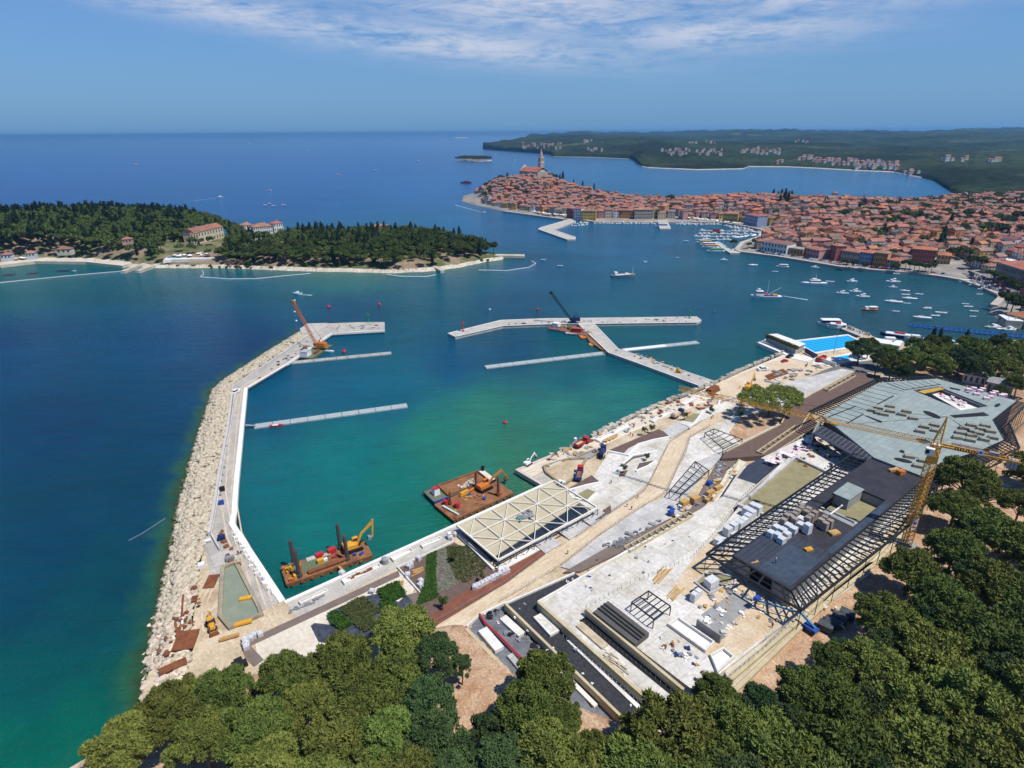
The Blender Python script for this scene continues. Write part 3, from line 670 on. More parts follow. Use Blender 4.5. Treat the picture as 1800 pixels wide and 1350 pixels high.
for part in (0,1):
    VV,FF,kk=[],[],0
    for i,(k_,x,y,z,size,s) in enumerate(pts[300:]):
        if (s < 0.06) !=(part==1): continue
        vc_,fc_=bco[i % 10]; e=Matrix.Rotation(rn.uniform(0,6.3),3,'Z') @ Matrix.Rotation(rn.uniform(-.5,.5),3,'X')
        VV.append(vc_ @ np.array(e).T*size+np.array([x,y,z])); FF.append(fc_+kk); kk+=len(vc_)
    o=bpy.data.objects.new('rock_armour' if part==0 else 'algae_rocks',npmesh('rock_armour',np.concatenate(VV),np.concatenate(FF),stone if part==0 else algae)); C.objects.link(o)
    tag(o,'cream limestone boulders heaped along the whole outer side of the breakwater' if part==0 else 'olive green weed covered rocks along the breakwater waterline','rocks',None,'stuff')
# ----------------------------------------------------------------trees
def tufts(rs,centers,radii,n_per,size,up_bias=0.35,flat=1.0):
    """many small leaf-clump faces over the surface and through the outer volume of overlapping balls"""
    cs=np.asarray(centers); rd=np.asarray(radii); Vs=[]
    wgt=rd**2/(rd**2).sum(); k=rs.choice(len(cs),size=n_per,p=wgt)
    d=rs.normal(size=(n_per,3)); d[:,2]+=up_bias; d/=np.linalg.norm(d,axis=1)[:,None]
    rad=rd[k]*(0.80+0.28*rs.random(n_per)); p=cs[k]+d*rad[:,None]*np.array([1,1,flat])
    keep=np.ones(n_per,bool)
    for j in range(len(cs)):
        dd=np.linalg.norm((p-cs[j])/np.array([1,1,flat]),axis=1); keep &=~((dd < rd[j]*0.78) & (k !=j))
    p,d=p[keep],d[keep]; n=len(p)
    nrm=d+rs.normal(size=(n,3))*0.55; nrm/=np.linalg.norm(nrm,axis=1)[:,None]
    t=np.cross(nrm,rs.normal(size=(n,3))); t/=np.linalg.norm(t,axis=1)[:,None]; b=np.cross(nrm,t)
    s=size*(0.6+0.8*rs.random(n))[:,None]
    a,c=p-t*s*.55-b*s*.5,p+t*s*.55-b*s*.5; e=p+b*s*.5+d*s*1.15+np.array([0,0,.35])*s
    V=np.stack([a,c,e],1).reshape(-1,3); F=np.arange(3*n).reshape(n,3)
    return V,F
def ico(sub):
    bm=bmesh.new(); bmesh.ops.create_icosphere(bm,subdivisions=sub,radius=1); v=np.array([x.co[:] for x in bm.verts]); f=np.array([[y.index for y in x.verts] for x in bm.faces]); bm.free(); return v,f
ICO1,ICO2=ico(1),ico(2)
def crown_mesh(name,rs,centers,radii,n,size,mat,flat=1.0,core=0.86,up=0.35):
    V,F=tufts(rs,centers,radii,n,size,up,flat); Vs,Fs=[V],[F]; k=len(V)
    iv,jf=ICO1 if len(centers) > 25 else ICO2
    for c,r in zip(centers,radii):
        v=iv*(r*core)*np.array([1,1,flat])*(1+rs.normal(size=(len(iv),1))*0.05)+np.array(c); Vs.append(v); Fs.append(jf+k); k+=len(v)
    return npmesh(name,np.concatenate(Vs),np.concatenate(Fs),mat)
def pine_protos(n,count,tuft,mat,flatk=0.62,tuft_size=0.26,seed=0,spread=1.0):
    out=[]
    for i in range(n):
        rs=np.random.RandomState(seed+i*13); cs,rd=[],[]
        m=count+rs.randint(-4,5)
        for j in range(m):
            a=rs.rand()*6.28; q=rs.rand()**0.55*4.4*spread; z=(1-(q/4.8)**2)*2.6*flatk/.62-rs.rand()**1.5*2.2+rs.normal()*.35
            cs.append((q*math.cos(a)*rs.uniform(.85,1.1),q*math.sin(a)*rs.uniform(.85,1.1),z)); rd.append(rs.uniform(0.42,1.05)*(1.12-0.05*q))
        me=crown_mesh('pine_crown',rs,cs,rd,tuft,tuft_size,mat,flat=0.8,core=0.66)
        mb=MB(); base=(rs.uniform(-.6,.6),rs.uniform(-.6,.6),-9.5)
        mb.tube(base,(base[0]*.5+.3,base[1]*.5,-4.5),0.34,0.26,7,False); mb.tube((base[0]*.5+.3,base[1]*.5,-4.5),(0.1,0,-0.8),0.26,0.15,7,False)
        for j in range(0,m,6):
            c=cs[j]; t=rs.uniform(0.25,.75); s0=(base[0]*.5+.3+(0.1-base[0]*.5-.3)*t,base[1]*.5*(1-t),-4.5+3.7*t)
            mb.tube(s0,(c[0]*.85,c[1]*.85,c[2]-.3),0.12,0.05,5,False)
        out.append((me,mb.mesh('pine_trunk',bark)))
    return out
def plant(kind,me,tr,loc,scale,rz,label,group,cat='tree',trname='trunk'):
    r=empty(kind,loc,rz,label,cat,group); r.scale=scale if hasattr(scale,'__len__') else (scale,)*3
    o=bpy.data.objects.new('crown',me); C.objects.link(o); o.parent=r
    if tr is not None:
        t=bpy.data.objects.new(trname,tr); C.objects.link(t); t.parent=r
    return r
FP=pine_protos(6,92,24000,pinefol,tuft_size=0.25,seed=1)
FD=pine_protos(3,64,16000,darkfol,tuft_size=0.24,seed=77)
FOREST=[(215,1312,62,'p'),(300,1250,62,'p'),(352,1300,58,'p'),(390,1222,56,'p'),(450,1285,66,'p'),(500,1192,54,'p'),(480,1345,60,'p'),(545,1240,52,'p'),(590,1310,70,'p'),(600,1165,62,'p'),(640,1235,60,'p'),(560,1390,70,'p'),
 (680,1300,64,'p'),(706,1110,52,'p'),(700,1190,56,'p'),(755,1235,54,'d'),(770,1150,46,'d'),(760,1310,64,'d'),(720,1375,66,'p'),(812,1170,24,'d'),(640,1385,66,'p'),(800,1375,60,'d'),(960,1190,56,'p'),(925,1245,58,'p'),(860,1290,44,'d'),(985,1262,40,'p'),
 (885,1345,60,'d'),(965,1325,66,'p'),(1045,1320,40,'p'),(1180,1300,90,'p'),(1130,1370,84,'p'),(1040,1395,70,'p'),(1262,1225,44,'p'),(1290,1290,72,'p'),(1240,1375,80,'p'),(1340,1240,42,'d'),(1416,1216,52,'p'),(1360,1330,84,'p'),(1466,1168,44,'p'),
 (1460,1230,66,'p'),(1500,1315,86,'p'),(1420,1395,90,'p'),(1530,1170,58,'p'),(1560,1085,52,'p'),(1590,1240,74,'p'),(1610,1330,88,'p'),(1640,1150,66,'p'),(1600,1000,48,'p'),(1660,1060,58,'p'),(1590,1400,80,'p'),(1700,1235,78,'p'),(1720,1340,90,'p'),
 (1740,1130,70,'p'),(1680,965,50,'p'),(1750,1030,60,'p'),(1800,1230,80,'p'),(1810,1330,90,'p'),(1820,1120,70,'p'),(1740,930,48,'p'),(1810,960,56,'p'),(1700,840,50,'p'),(1680,890,40,'p'),(1740,1410,90,'p'),(1800,1050,56,'p'),(1520,1240,50,'d'),(1490,1150,34,'d'),
 (1540,1390,80,'d'),(1300,1400,80,'d'),(1860,1180,80,'p'),(1870,1010,60,'p'),(1635,1275,50,'d'),(1775,1190,52,'d'),(1385,1265,44,'d'),(1550,1130,40,'d'),(1090,1340,40,'p'),(1740,870,32,'p'),(1795,885,34,'p'),(1830,830,50,'p'),(1625,1090,36,'d'),(1700,1010,36,'d')]
LBL={0: 'green pine of the lower left wood below the breakwater root',
       1: 'green pine of the middle wood below the dark gravel roof terrace',2: 'green pine of the dense wood in the lower right corner'}
NAMED={(215,1312): 'leftmost pine, overhanging the turquoise shallows at the lower left corner',(300,1250): 'broad pine standing over the end of the boulder breakwater',(706,1110): 'lone round pine at the corner of the nursery hedges and the red soil strip',
 (500,1192): 'pine rising behind the black tarpaulin heap and the brown path end',(600,1165): 'bushy pine directly below the cream paved yard',(960,1190): 'tall pine overlapping the grey membrane terrace and its red hose',(925,1245): 'pine spreading just left of the tall pine by the grey terrace',
 (1045,1320): 'small pine beside the red earth patch at the bottom of the gravel roof',(1262,1225): 'upright pine with a twiggy brown centre touching the corner of the sandy courtyard',(1180,1300): 'large pine at the bottom tip of the white roof terrace',
 (1600,1000): 'pine just right of the long yellow retaining walls',(1700,840): 'tall ragged pine right behind the tower crane mast',(1680,890): 'lower pine leaning against the tower crane side of the ragged tall pine',(1560,1085): 'pine beside the dark stacked panels in the wood clearing',
 (1466,1168): 'pine next to the blue boom lift',(812,1170): 'narrow dark tree at the edge of the red soil clearing',(1740,930): 'low pine below the heap of white bags',(1416,1216): 'pine nearest the end of the long yellow walls'}
rn=random.Random(5)
for i,(px,py,rp,kd) in enumerate(FOREST):
    hgt=8.0
    for _ in range(3):
        gg=G(px,py,8+hgt); zg=float(fh(gg.x,gg.y))
        gg=G(px,py,zg+hgt)
    rad=rp*DEP(gg)/FPX; sc_=rad/5.0
    me,tr=(FP if kd=='p' else FD)[i % (6 if kd=='p' else 3)]
    zc=zg+7.2*max(0.8,min(sc_,1.25))
    gg=G(px,py,zc)
    zone=0 if px < 840 else 1 if px < 1200 else 2
    lb=NAMED.get((px,py)) or (LBL[zone] if kd=='p' else LBL[zone].replace('green pine','dark bluish green tree'))
    named=(px,py) in NAMED
    z0=zg
    r=plant('pine_tree',me,tr,gg,(sc_*rn.uniform(.92,1.08),sc_*rn.uniform(.92,1.08),sc_),rn.uniform(0,6.28),lb,None if named else {0: 'pines of the lower left wood',1: 'pines of the middle wood',2: 'pines of the lower right wood'}[zone]+('' if kd=='p' else ', dark ones'))

# ----------------------------------------------------------------haze
haze=bpy.data.materials.new('haze_air'); haze.use_nodes=True; nt=haze.node_tree; nt.nodes.clear()
o_=nt.nodes.new('ShaderNodeOutputMaterial'); pv=nt.nodes.new('ShaderNodeVolumePrincipled'); nt.links.new(pv.outputs[0],o_.inputs['Volume'])
pv.inputs['Color'].default_value=(0.27,0.62,1.0,1); pv.inputs['Density'].default_value=5.5e-5; pv.inputs['Anisotropy'].default_value=0.3
hb=MB(); hb.box((0,0,70),(92000,92000,150)); ho=hb.build('haze',haze); ho['kind']='stuff'
# ----------------------------------------------------------------construction kit
def P3(px,py,z): return G(px,py,z)
def loc(root,p):
    m=Matrix.Translation(root.location) @ root.rotation_euler.to_matrix().to_4x4()
    return m.inverted() @ Vector(p)
def lattice(mb,p0,p1,w,n,r,h=None,tri=False):
    """square (or triangular) lattice boom between two points"""
    p0,p1=Vector(p0),Vector(p1); h=h or w; d=(p1-p0).normalized()
    up=Vector((0,0,1)) if abs(d.z) < .9 else Vector((1,0,0)); a=d.cross(up).normalized(); b=a.cross(d)
    cs=[a*w/2-b*h/2,a*-w/2-b*h/2,b*h/2] if tri else [a*w/2-b*h/2,a*-w/2-b*h/2,a*-w/2+b*h/2,a*w/2+b*h/2]
    for c in cs: mb.beam(p0+c,p1+c,r*1.3)
    L_=(p1-p0).length; m=len(cs)
    for i in range(n):
        q0=p0+d*L_*i/n; q1=p0+d*L_*(i+1)/n; qm=(q0+q1)/2
        for j in range(m):
            c0,c1=cs[j],cs[(j+1) % m]
            mb.beam(q0+c0,qm+c1,r*.7); mb.beam(qm+c1,q1+c0,r*.7); mb.beam(q0+c0,q0+c1,r*.7)

# ---yellow tower crane
B=G(1592,958,7.0)
t=empty('tower_crane',B,0,'tall yellow tower crane with its long lattice jib reaching left over the site','crane')
mb=MB(); mb.box((0,0,0.3),(5.5,5.5,1.0)); mb.build('foundation',grey_conc,t)
mb=MB(); lattice(mb,(0,0,.8),(0,0,29.5),2.0,18,0.145); mast=mb.build('mast',craneyel,t)
mb=MB(); mb.box((-0.2,-1.25,8.5),(1.5,.08,4.2)); bn=mb.build('banner',white,mast)
mb=MB(); mb.box((-0.2,-1.30,9.0),(.9,.04,.9)); mb.box((-.2,-1.30,7.6),(.9,.04,.5)); mb.build('banner_emblem',red,mast)
ja=R(147); jd=Vector((math.cos(ja),math.sin(ja),0)); jn=Vector((-jd.y,jd.x,0)); zj=35.6
mb=MB(); mb.tube((0,0,29.5),(0,0,30.4),1.5,1.5,12); mb.box((0,0,31.2),(2.6,2.6,1.5),ja); mb.tube((0,0,31.9),(0,0,33),1.3,1.2,12); mb.build('slewing_ring',craneyel,t)
mb=MB(); lattice(mb,(0,0,32.6),(0,0,35.6),1.8,2,0.16)
top=Vector((0,0,44.0))-jd*.6
for s_ in (-1,1):
    mb.beam(jd*.9+jn*s_*.9+Vector((0,0,zj)),top,.24); mb.beam(-jd*.9+jn*s_*.9+Vector((0,0,zj)),top,.24)
for i in range(1,6):
    u=i/6;
    for a_,b_ in ((jd*.9-jn*.9,jd*.9+jn*.9),(-jd*.9-jn*.9,-jd*.9+jn*.9),(jd*.9-jn*.9,-jd*.9-jn*.9),(jd*.9+jn*.9,-jd*.9+jn*.9)):
        q=Vector((0,0,zj)); mb.beam((a_+q).lerp(top,u),(b_+q).lerp(top,u),.12)
mb.build('tower_head',craneyel,t)
mb=MB(); lattice(mb,jd*1.2+Vector((0,0,zj)),jd*75+Vector((0,0,zj)),1.3,44,0.10,1.5,tri=True); jib=mb.build('jib',craneyel,t)
mb=MB(); mb.box(tuple(jd*26+Vector((0,0,zj-.9))),(1.8,1.5,.4),ja); trol=mb.build('trolley',craneyel,jib)
mb=MB()
for s_ in (-.25,.25): mb.tube(jd*26+jn*s_+Vector((0,0,zj-1)),jd*26+Vector((0,0,24)),.035,n=4)
mb.build('hoist_rope',black,jib); mb=MB(); mb.box(tuple(jd*26+Vector((0,0,23.6))),(.5,.4,.8),ja); mb.build('hook_block',craneyel,jib)
mb=MB()
for s_ in (-1,1):
    mb.beam(-jd*1+jn*s_*.8+Vector((0,0,zj-.4)),-jd*19+jn*s_*.8+Vector((0,0,zj-.4)),.34,.5)
for i in range(14):
    q=-jd*(1.5+i*1.3)+Vector((0,0,zj-.5)); mb.beam(q+jn*.8,q-jn*.8,.16)
for i in range(10):
    q=-jd*(1.5+i*1.9)+Vector((0,0,zj));
    for s_ in (-1,1): mb.beam(q+jn*s_*.95,q+jn*s_*.95+Vector((0,0,1.0)),.06)
for s_ in (-1,1): mb.beam(-jd*1.5+jn*s_*.95+Vector((0,0,zj+1)),-jd*19+jn*s_*.95+Vector((0,0,zj+1)),.06)
cj=mb.build('counter_jib',craneyel,t)
mb=MB(); mb.box(tuple(-jd*7+jn*-1.1+Vector((0,0,zj+.3))),(7.0,.08,.8),ja); bs=mb.build('sign_board',white,cj)
mb=MB()
for i in range(9): mb.box(tuple(-jd*(4.3+i*.62)+jn*1.06+Vector((0,0,zj-.1))),(.34,.06,.5),ja)
mb.build('sign_lettering',black,cj)
mb=MB()
for i in range(7): mb.box(tuple(-jd*(4.4+i*.75)+jn*-1.17+Vector((0,0,zj+.3))),(.42,.04,.5),ja)
mb.build('red_lettering',red,cj)
mb=MB()
for i in range(3): mb.box(tuple(-jd*(16.6+i*.75)+Vector((0,0,zj-1.4))),(.62,1.5,2.8),ja)
mb.build('counterweight',grey_conc,cj)
mb=MB(); mb.box(tuple(-jd*13+Vector((0,0,zj+.3))),(2.2,1.2,1.1),ja); mb.build('winch',greym,cj)
mb=MB(); mb.box(tuple(-jd*10+jn*1.0+Vector((0,0,zj+.2))),(1.6,.1,1.4),ja); mb.build('logo_board',white,cj)
mb=MB(); mb.box(tuple(-jd*10+jn*1.07+Vector((0,0,zj+.3))),(.6,.04,.6),ja); mb.build('logo_mark',blue,cj)
cb=Vector((0,0,33.4))-jn*-1.9+jd*1.2
mb=MB(); mb.box(tuple(cb),(2.1,1.4,2.1),ja); cab=mb.build('cab',white,t)
mb=MB(); mb.box(tuple(cb+jd*.6+Vector((0,0,.1))),(1.0,1.46,1.2),ja); mb.build('window',glass,cab)
mb=MB(); mb.box(tuple(Vector((0,0,33.3))-jn*1.75),(2.4,1.0,2.0),ja); mb.build('electric_cabinet',white,t)
mb=MB()
for d_ in (20,52): mb.tube(top,jd*d_+Vector((0,0,zj+.8)),.05,n=4)
for s_ in (-.8,.8): mb.tube(top,-jd*17+jn*s_+Vector((0,0,zj)),.05,n=4)
mb.build('pendant_rope',black,t)

# ---excavator
def excavator(name,pos,rz,label,cat='excavator',s=1.0,mat=yellow,swing=0.0,boom=(50,-65,-100),lens=(5.6,3.4),group=None):
    r=empty(name,pos,rz,label,cat,group); r.scale=(s,)*3
    for sd in (-1,1):
        mb=MB(); mb.box((0,sd*1.2,.45),(3.8,.55,.8)); mb.tube((1.9,sd*1.2-.27,.45),(1.9,sd*1.2+.27,.45),.42,n=10); mb.tube((-1.9,sd*1.2-.27,.45),(-1.9,sd*1.2+.27,.45),.42,n=10); mb.build('track',black,r)
    T_=Matrix.Rotation(swing,4,'Z')
    mb=MB(); mb.T=T_; mb.tube((0,0,.8),(0,0,1.05),.9,n=12); mb.box((-.6,0,1.6),(3.4,2.6,1.0),taper=.94); mb.box((-2.0,0,1.6),(.9,2.5,1.2)); bd=mb.build('house',mat,r)
    mb=MB(); mb.T=T_; mb.box((.9,.8,2.05),(1.6,1.0,1.9),taper=.88); cb=mb.build('cab',mat,r)
    mb=MB(); mb.T=T_; mb.box((1.0,.8,2.4),(1.5,1.03,.9),taper=.9); mb.build('window',glass,cb)
    a1=R(boom[0]); p0=Vector((.9,-.3,1.5)); p1=p0+Vector((math.cos(a1+.25),0,math.sin(a1+.25)))*lens[0]*.45; p2=p0+Vector((math.cos(a1),0,math.sin(a1)))*lens[0]
    mb=MB(); mb.T=T_; mb.beam(p0,p1,.42,.6); mb.beam(p1,p2,.38,.5); mb.tube(p0+Vector((.4,0,-.2)),p1+Vector((0,0,-.3)),.11,n=6); mb.build('boom',mat,r)
    a2=R(boom[1]); p3=p2+Vector((math.cos(a2),0,math.sin(a2)))*lens[1]
    mb=MB(); mb.T=T_; mb.beam(p2-(p3-p2)*.2,p3,.32,.42); mb.tube(p1+Vector((.2,0,.4)),p2-(p3-p2)*.18,.09,n=6); arm=mb.build('arm',mat,r)
    mb=MB(); mb.T=T_ @ Matrix.Translation(p3) @ Matrix.Rotation(-R(boom[2]) ,4,'Y')
    mb.add([(-.1,-.55,0),(1.0,-.55,-.2),(1.1,-.55,-.9),(.3,-.55,-1.1),(-.1,.55,0),(1.0,.55,-.2),(1.1,.55,-.9),(.3,.55,-1.1)],[(0,1,2,3),(7,6,5,4),(0,3,7,4),(3,2,6,7),(0,4,5,1)]); mb.build('bucket',rust if mat is not yellow else greym,arm)
    return r
excavator('excavator',G(1316,685,2.2),heading((1316,685),(1335,662),2.2),'yellow crawler excavator on the pale site road left of the umbrella pine',s=1.25,boom=(42,-50,-110))
excavator('mini_excavator',G(928,817,2.1),heading((928,817),(945,808),2.1),'small white excavator at the corner of the quay above the lattice roof',s=.75,mat=white,boom=(45,-60,-110))

# ---backhoe loader
t=empty('backhoe_loader',G(372,1102,2.05),heading((372,1102),(382,1132),2.05),'yellow wheeled backhoe loader parked beside the triangular excavated pit','backhoe loader')
mb=MB(); mb.box((1.1,0,1.35),(2.6,1.1,.8),taper=.9); mb.box((-.6,0,.95),(2.6,1.6,.5)); mb.build('body',yellow,t)
mb=MB(); mb.box((-.5,0,2.0),(1.7,1.5,1.5),taper=.9); c_=mb.build('cab',yellow,t); mb=MB(); mb.box((-.5,0,2.1),(1.74,1.54,.8),taper=.95); mb.build('window',glass,c_)
for x_,r_ in ((-1.1,.75),(1.7,.55)):
    for sd in (-1,1):
        mb=MB(); mb.tube((x_,sd*.75,r_),(x_,sd*1.2,r_),r_,n=14); w=mb.build('wheel',black,t); mb=MB(); mb.tube((x_,sd*.8,r_),(x_,sd*1.22,r_),r_*.45,n=10); mb.build('rim',yellow,w)
mb=MB(); mb.box((3.6,0,.5),(.8,2.5,.9),taper=.8); mb.beam((1.4,.8,1.4),(3.4,.8,.7),.18,.3); mb.beam((1.4,-.8,1.4),(3.4,-.8,.7),.18,.3); mb.build('loader_bucket',rust,t)
mb=MB(); mb.beam((-1.9,0,1.0),(-3.2,.3,3.0),.3,.4); mb.beam((-3.2,.3,3.0),(-4.6,.5,1.2),.25,.35); b_=mb.build('backhoe_arm',yellow,t); mb=MB(); mb.box((-4.7,.5,.7),(.8,.8,.9),taper=.7); mb.build('bucket',greym,b_)

# ---trucks
def truck(name,a,b_,z,label,cabm,bedm,loadm=None,mixer=False,L_=8.0,load_h=.5):
    r=empty(name,G(*a,z),heading(a,b_,z),label,'truck')
    mb=MB(); mb.box((0,0,.85),(L_,1.0,.35)); mb.build('chassis',black,r)
    mb=MB(); mb.box((L_/2-.8,0,1.9),(2.0,2.4,2.0),taper=.92); c_=mb.build('cab',cabm,r)
    mb=MB(); mb.box((L_/2-.55,0,2.25),(1.6,2.36,.8),taper=.94); mb.build('windscreen',glass,c_)
    for x_ in (L_/2-1.0,-L_/2+1.0,-L_/2+2.4):
        for sd in (-1,1):
            mb=MB(); mb.tube((x_,sd*.85,.52),(x_,sd*1.22,.52),.52,n=12); mb.build('wheel',black,r)
    if mixer:
        mb=MB(); mb.tube((-L_/2+.3,0,2.6),(-.3,0,2.1),.7,1.25,14); mb.tube((-.3,0,2.1),(L_/2-2.2,0,1.9),1.25,.7,14); mb.build('mixer_drum',bedm,r)
    else:
        lx=L_-2.6
        mb=MB(); mb.box((-1.3,0,1.2),(lx,2.4,.2));
        for sd in (-1,1): mb.box((-1.3,sd*1.16,1.75),(lx,.1,.95))
        for xx in (-1.3-lx/2+.05,-1.3+lx/2-.05): mb.box((xx,0,1.75),(.1,2.2,.95))
        mb.build('tipper_bed',bedm,r)
        if loadm:
            mb=MB(); mb.box((-1.3,0,1.3+load_h),(lx-.25,2.15,load_h*2),taper=.7); mb.build('load',loadm,r)
    return r
truck('truck',(1022,783),(1040,773),2.1,'red flatbed truck with a pale sandy load on the quay edge',red,red,sand,load_h=.3)
truck('truck',(1018,838),(1022,822),2.1,'blue tipper truck with a red and white cab beside the pit at the pavilion',red,blue,rustdeck,L_=8.5,load_h=.4)
truck('truck',(1059,800),(1061,790),2.1,'dark blue concrete mixer truck at the edge of the white park terrace',dkblue,dkblue,mixer=True)
truck('truck',(1190,732),(1202,725),2.1,'blue tipper truck heaped with sand below the small palm tree',dkblue,sand,sand,load_h=.7)
truck('truck',(1443,634),(1432,640),2.2,'red flatbed lorry parked beside the pool entrance canopy',red,red,None,L_=9)

# ---tarps,plates,pits
def flat_plate(a,b_,w,z,label,group=None,mat=rust,n=1,th=.15,name='steel_plate'):
    A_,B_=G(*a,z),G(*b_,z); d=(B_-A_).normalized(); nn=Vector((-d.y,d.x,0)); mb=MB()
    for i in range(n):
        o_=nn*w*(i-(n-1)/2)*1.02; mb.beam(A_+o_+Vector((0,0,th*i*.5)),B_+o_+Vector((0,0,th*i*.5)),w,th)
    return single(name,mb,mat,label,'steel plate',group)
flat_plate((320,1142),(333,1108),2.6,3.7,'wide pair of rusty sheet pile plates lying over the boulders',mat=rust,n=2)
flat_plate((279,1182),(328,1160),2.4,3.6,'single rusty steel plate lying lowest on the boulders near the pines')
flat_plate((366,1033),(377,1010),3.2,2.3,'small rusty steel plate on the ground left of the triangular pit')
flat_plate((308,1092),(316,1138),.5,3.4,'rusty steel beam leaning on the boulders above the wide plates',name='steel_beam')
flat_plate((322,1045),(318,1102),.5,3.4,'longer rusty steel beam lying on the boulders',name='steel_beam')
flat_plate((319,1110),(321,1085),.5,3.5,'short white beam lying on the boulders',mat=white,name='steel_beam')
PIT=[(392,1000),(415,990),(456,1070),(460,1082),(405,1105),(388,1085)]
Pw=gp(PIT,2.1); mb=MB(); mb.wall([(p.x,p.y) for p in Pw],1.1,1.9,3.0,closed=True)
t=single('pit_wall',mb,[M('mossy_concrete',(0.24,0.21,0.14),0.9,col2=(0.36,0.31,0.22),scale=.4)],'brown concrete wall framing the triangular flooded pit by the breakwater','wall')
cx=sum((p for p in Pw),Vector())/6; mb=MB(); mb.prism([(cx+(p-cx)*.93)[:2] for p in Pw],1.9,2.42); struct('pit_water',mb,[M('pit_water',(0.20,0.24,0.17),0.25,col2=(0.26,0.28,0.20),scale=.3,spec=.5)])
mb=MB(); mb.box((0,0,.35),(3.2,1.3,.6),0.3); mb.at('concrete_block',[yellow],G(432,1053,2.4)); tag(bpy.data.objects['concrete_block'],'small yellow raft floating in the flooded pit','raft')
for i,(a,w_,l_,m_,lb,nm) in enumerate([((428,1098),4.5,1.1,yellow,'yellow formwork beam lying against the lower wall of the pit','formwork_beam'),((404,1123),4.8,.9,timber,'olive timber beam on the ground below the flooded pit','timber_beam'),
        ((355,997),1.8,1.8,white,'small white cabin at the edge of the boulders','site_cabin'),((405,985),2.4,1.6,greym,'light blue grey generator box on the breakwater root','generator'),((390,948),2.2,1.8,dkblue,'dark blue skip on the breakwater root','skip'),
        ((366,953),2.0,1.0,white,'white bench like slab beside the sea wall end','concrete_slab'),((390,886),1.6,1.3,blue,'bright blue crate on the breakwater roadway','crate'),((391,862),1.8,1.6,black,'black equipment box on the breakwater roadway above the blue crate','crate')]):
    mb=MB(); mb.box((0,0,.7),(w_,l_,1.4 if l_ > 1.2 else .6),0.4); mb.box((0,0,1.5 if l_ > 1.2 else 1.05),(w_*.8,l_*.6,.16),0.4)
    o=mb.at(nm,[m_],G(*a,2.05)); tag(o,lb,nm.replace('_',' '))

# ---bulk bags
bagme=None
mb=MB(); mb.box((0,0,.55),(1.15,1.15,1.1),taper=1.06); mb.tube((0,0,1.1),(0,0,1.35),.5,.36,10)
for sx in (-1,1):
    for sy in (-1,1): mb.beam((sx*.5,sy*.5,1.05),(sx*.35,sy*.35,1.5),.08)
bagme=mb.mesh('bulk_bag',bagm)
def bags(lst,z,label,group,s=1.15):
    for i,(a,b_) in enumerate(lst):
        o=bpy.data.objects.new('bulk_bag',bagme); C.objects.link(o); o.location=G(a,b_,z); o.rotation_euler=(0,0,rn.uniform(0,1.5)); o.scale=(s*rn.uniform(.92,1.08),s,s*rn.uniform(.9,1.1)); tag(o,label,'bulk bag',group)
bags([(433,1134),(431,1127),(441,1125),(447,1120),(458,1117),(434,1140)],2.1,'white bulk bag in the cluster at the end of the brown path','bags at the path end')
bags([(835+i*6.3,1035-i*3.3) for i in range(10)],2.15,'white bulk bag in the slanting row on the red soil strip','row of bags on the red soil')
bags([(736,984),(717,1013),(740,1024),(739,1031),(719,998),(723,996)],2.15,'white bulk bag on the brown planting ground left of the green bed','bags on the planting ground')
bags([(654,1042),(601,1010),(800,942),(792,948)],2.1,'white bulk bag standing by the quayside path','bags by the quayside path')
bags([(1740+rn.uniform(-26,30),868+rn.uniform(-12,16)) for i in range(34)],5.4,'white bag in the big heap right of the tower crane','heap of white bags',1.5)

# ---portable toilets and cabins
def toilet(a,z,label,m_=white,rz=.4):
    r=empty('portable_toilet',G(*a,z),rz,label,'portable toilet')
    mb=MB(); mb.box((0,0,1.1),(1.15,1.15,2.2)); mb.build('cabin',m_,r); mb=MB(); mb.box((0,0,2.28),(1.2,1.2,.16),taper=.7); mb.build('roof',white,r); mb=MB(); mb.box((0,-.59,1.05),(.7,.04,1.8)); mb.build('door',pontoonm,r)
toilet((790,946),2.1,'white portable toilet at the end of the quay beside the planted bed'); toilet((984,853),2.1,'white portable toilet tucked behind the lattice roof'); toilet((990,855),2.1,'second white portable toilet, right of the one behind the lattice roof')
toilet((1011,778),2.1,'lone white portable toilet at the quay edge behind the red truck')
toilet((1138,727),2.1,'grey square cabin standing on the quay edge rocks',greym,.3)

# ---mooring equipment: quay-side pale blocks
def row_blocks(name,pts,z,n,size,mat,label,cat,group,jit=.3,seed=1,rz=None):
    r_=random.Random(seed); mb=MB(); mb.box((0,0,size[2]/2),size,taper=.95); mb.box((size[0]*.1,0,size[2]*1.05),(size[0]*.4,size[1]*.5,size[2]*.3)); me=mb.mesh(name,mat)
    for i in range(n):
        u=(i+.5)/n; a=along(pts,u); p=G(a[0],a[1],z); o=bpy.data.objects.new(name,me); C.objects.link(o)
        o.location=(p.x+r_.uniform(-jit,jit),p.y+r_.uniform(-jit,jit),z); o.rotation_euler=(0,0,(rz if rz is not None else .5)+r_.uniform(-.3,.3)); o.scale=(r_.uniform(.7,1.3),r_.uniform(.7,1.3),r_.uniform(.6,1.3)); tag(o,label,cat,group)
row_blocks('stone_block',[(1042,768),(1062,758),(1135,722),(1242,680),(1262,672),(1310,648),(1371,623),(1388,616)],1.6,90,(2.0,1.4,1.5),stone_pale,'pale armour block along the new quay edge','stone block','blocks lining the quay edge',.6,3)
row_blocks('service_pedestal',[(403,745),(392,830),(386,890)],2.05,12,(.7,.6,1.0),greym,'grey service box along the breakwater roadway','service box','service boxes on the breakwater',.4,4)
row_blocks('paving_pallet',[(412,938),(433,973),(458,1013),(480,1045)],2.1,22,(1.0,.9,.7),coping,'white stone bundle on the lower breakwater quay','stone bundle','stone bundles on the quay edge',.6,5)
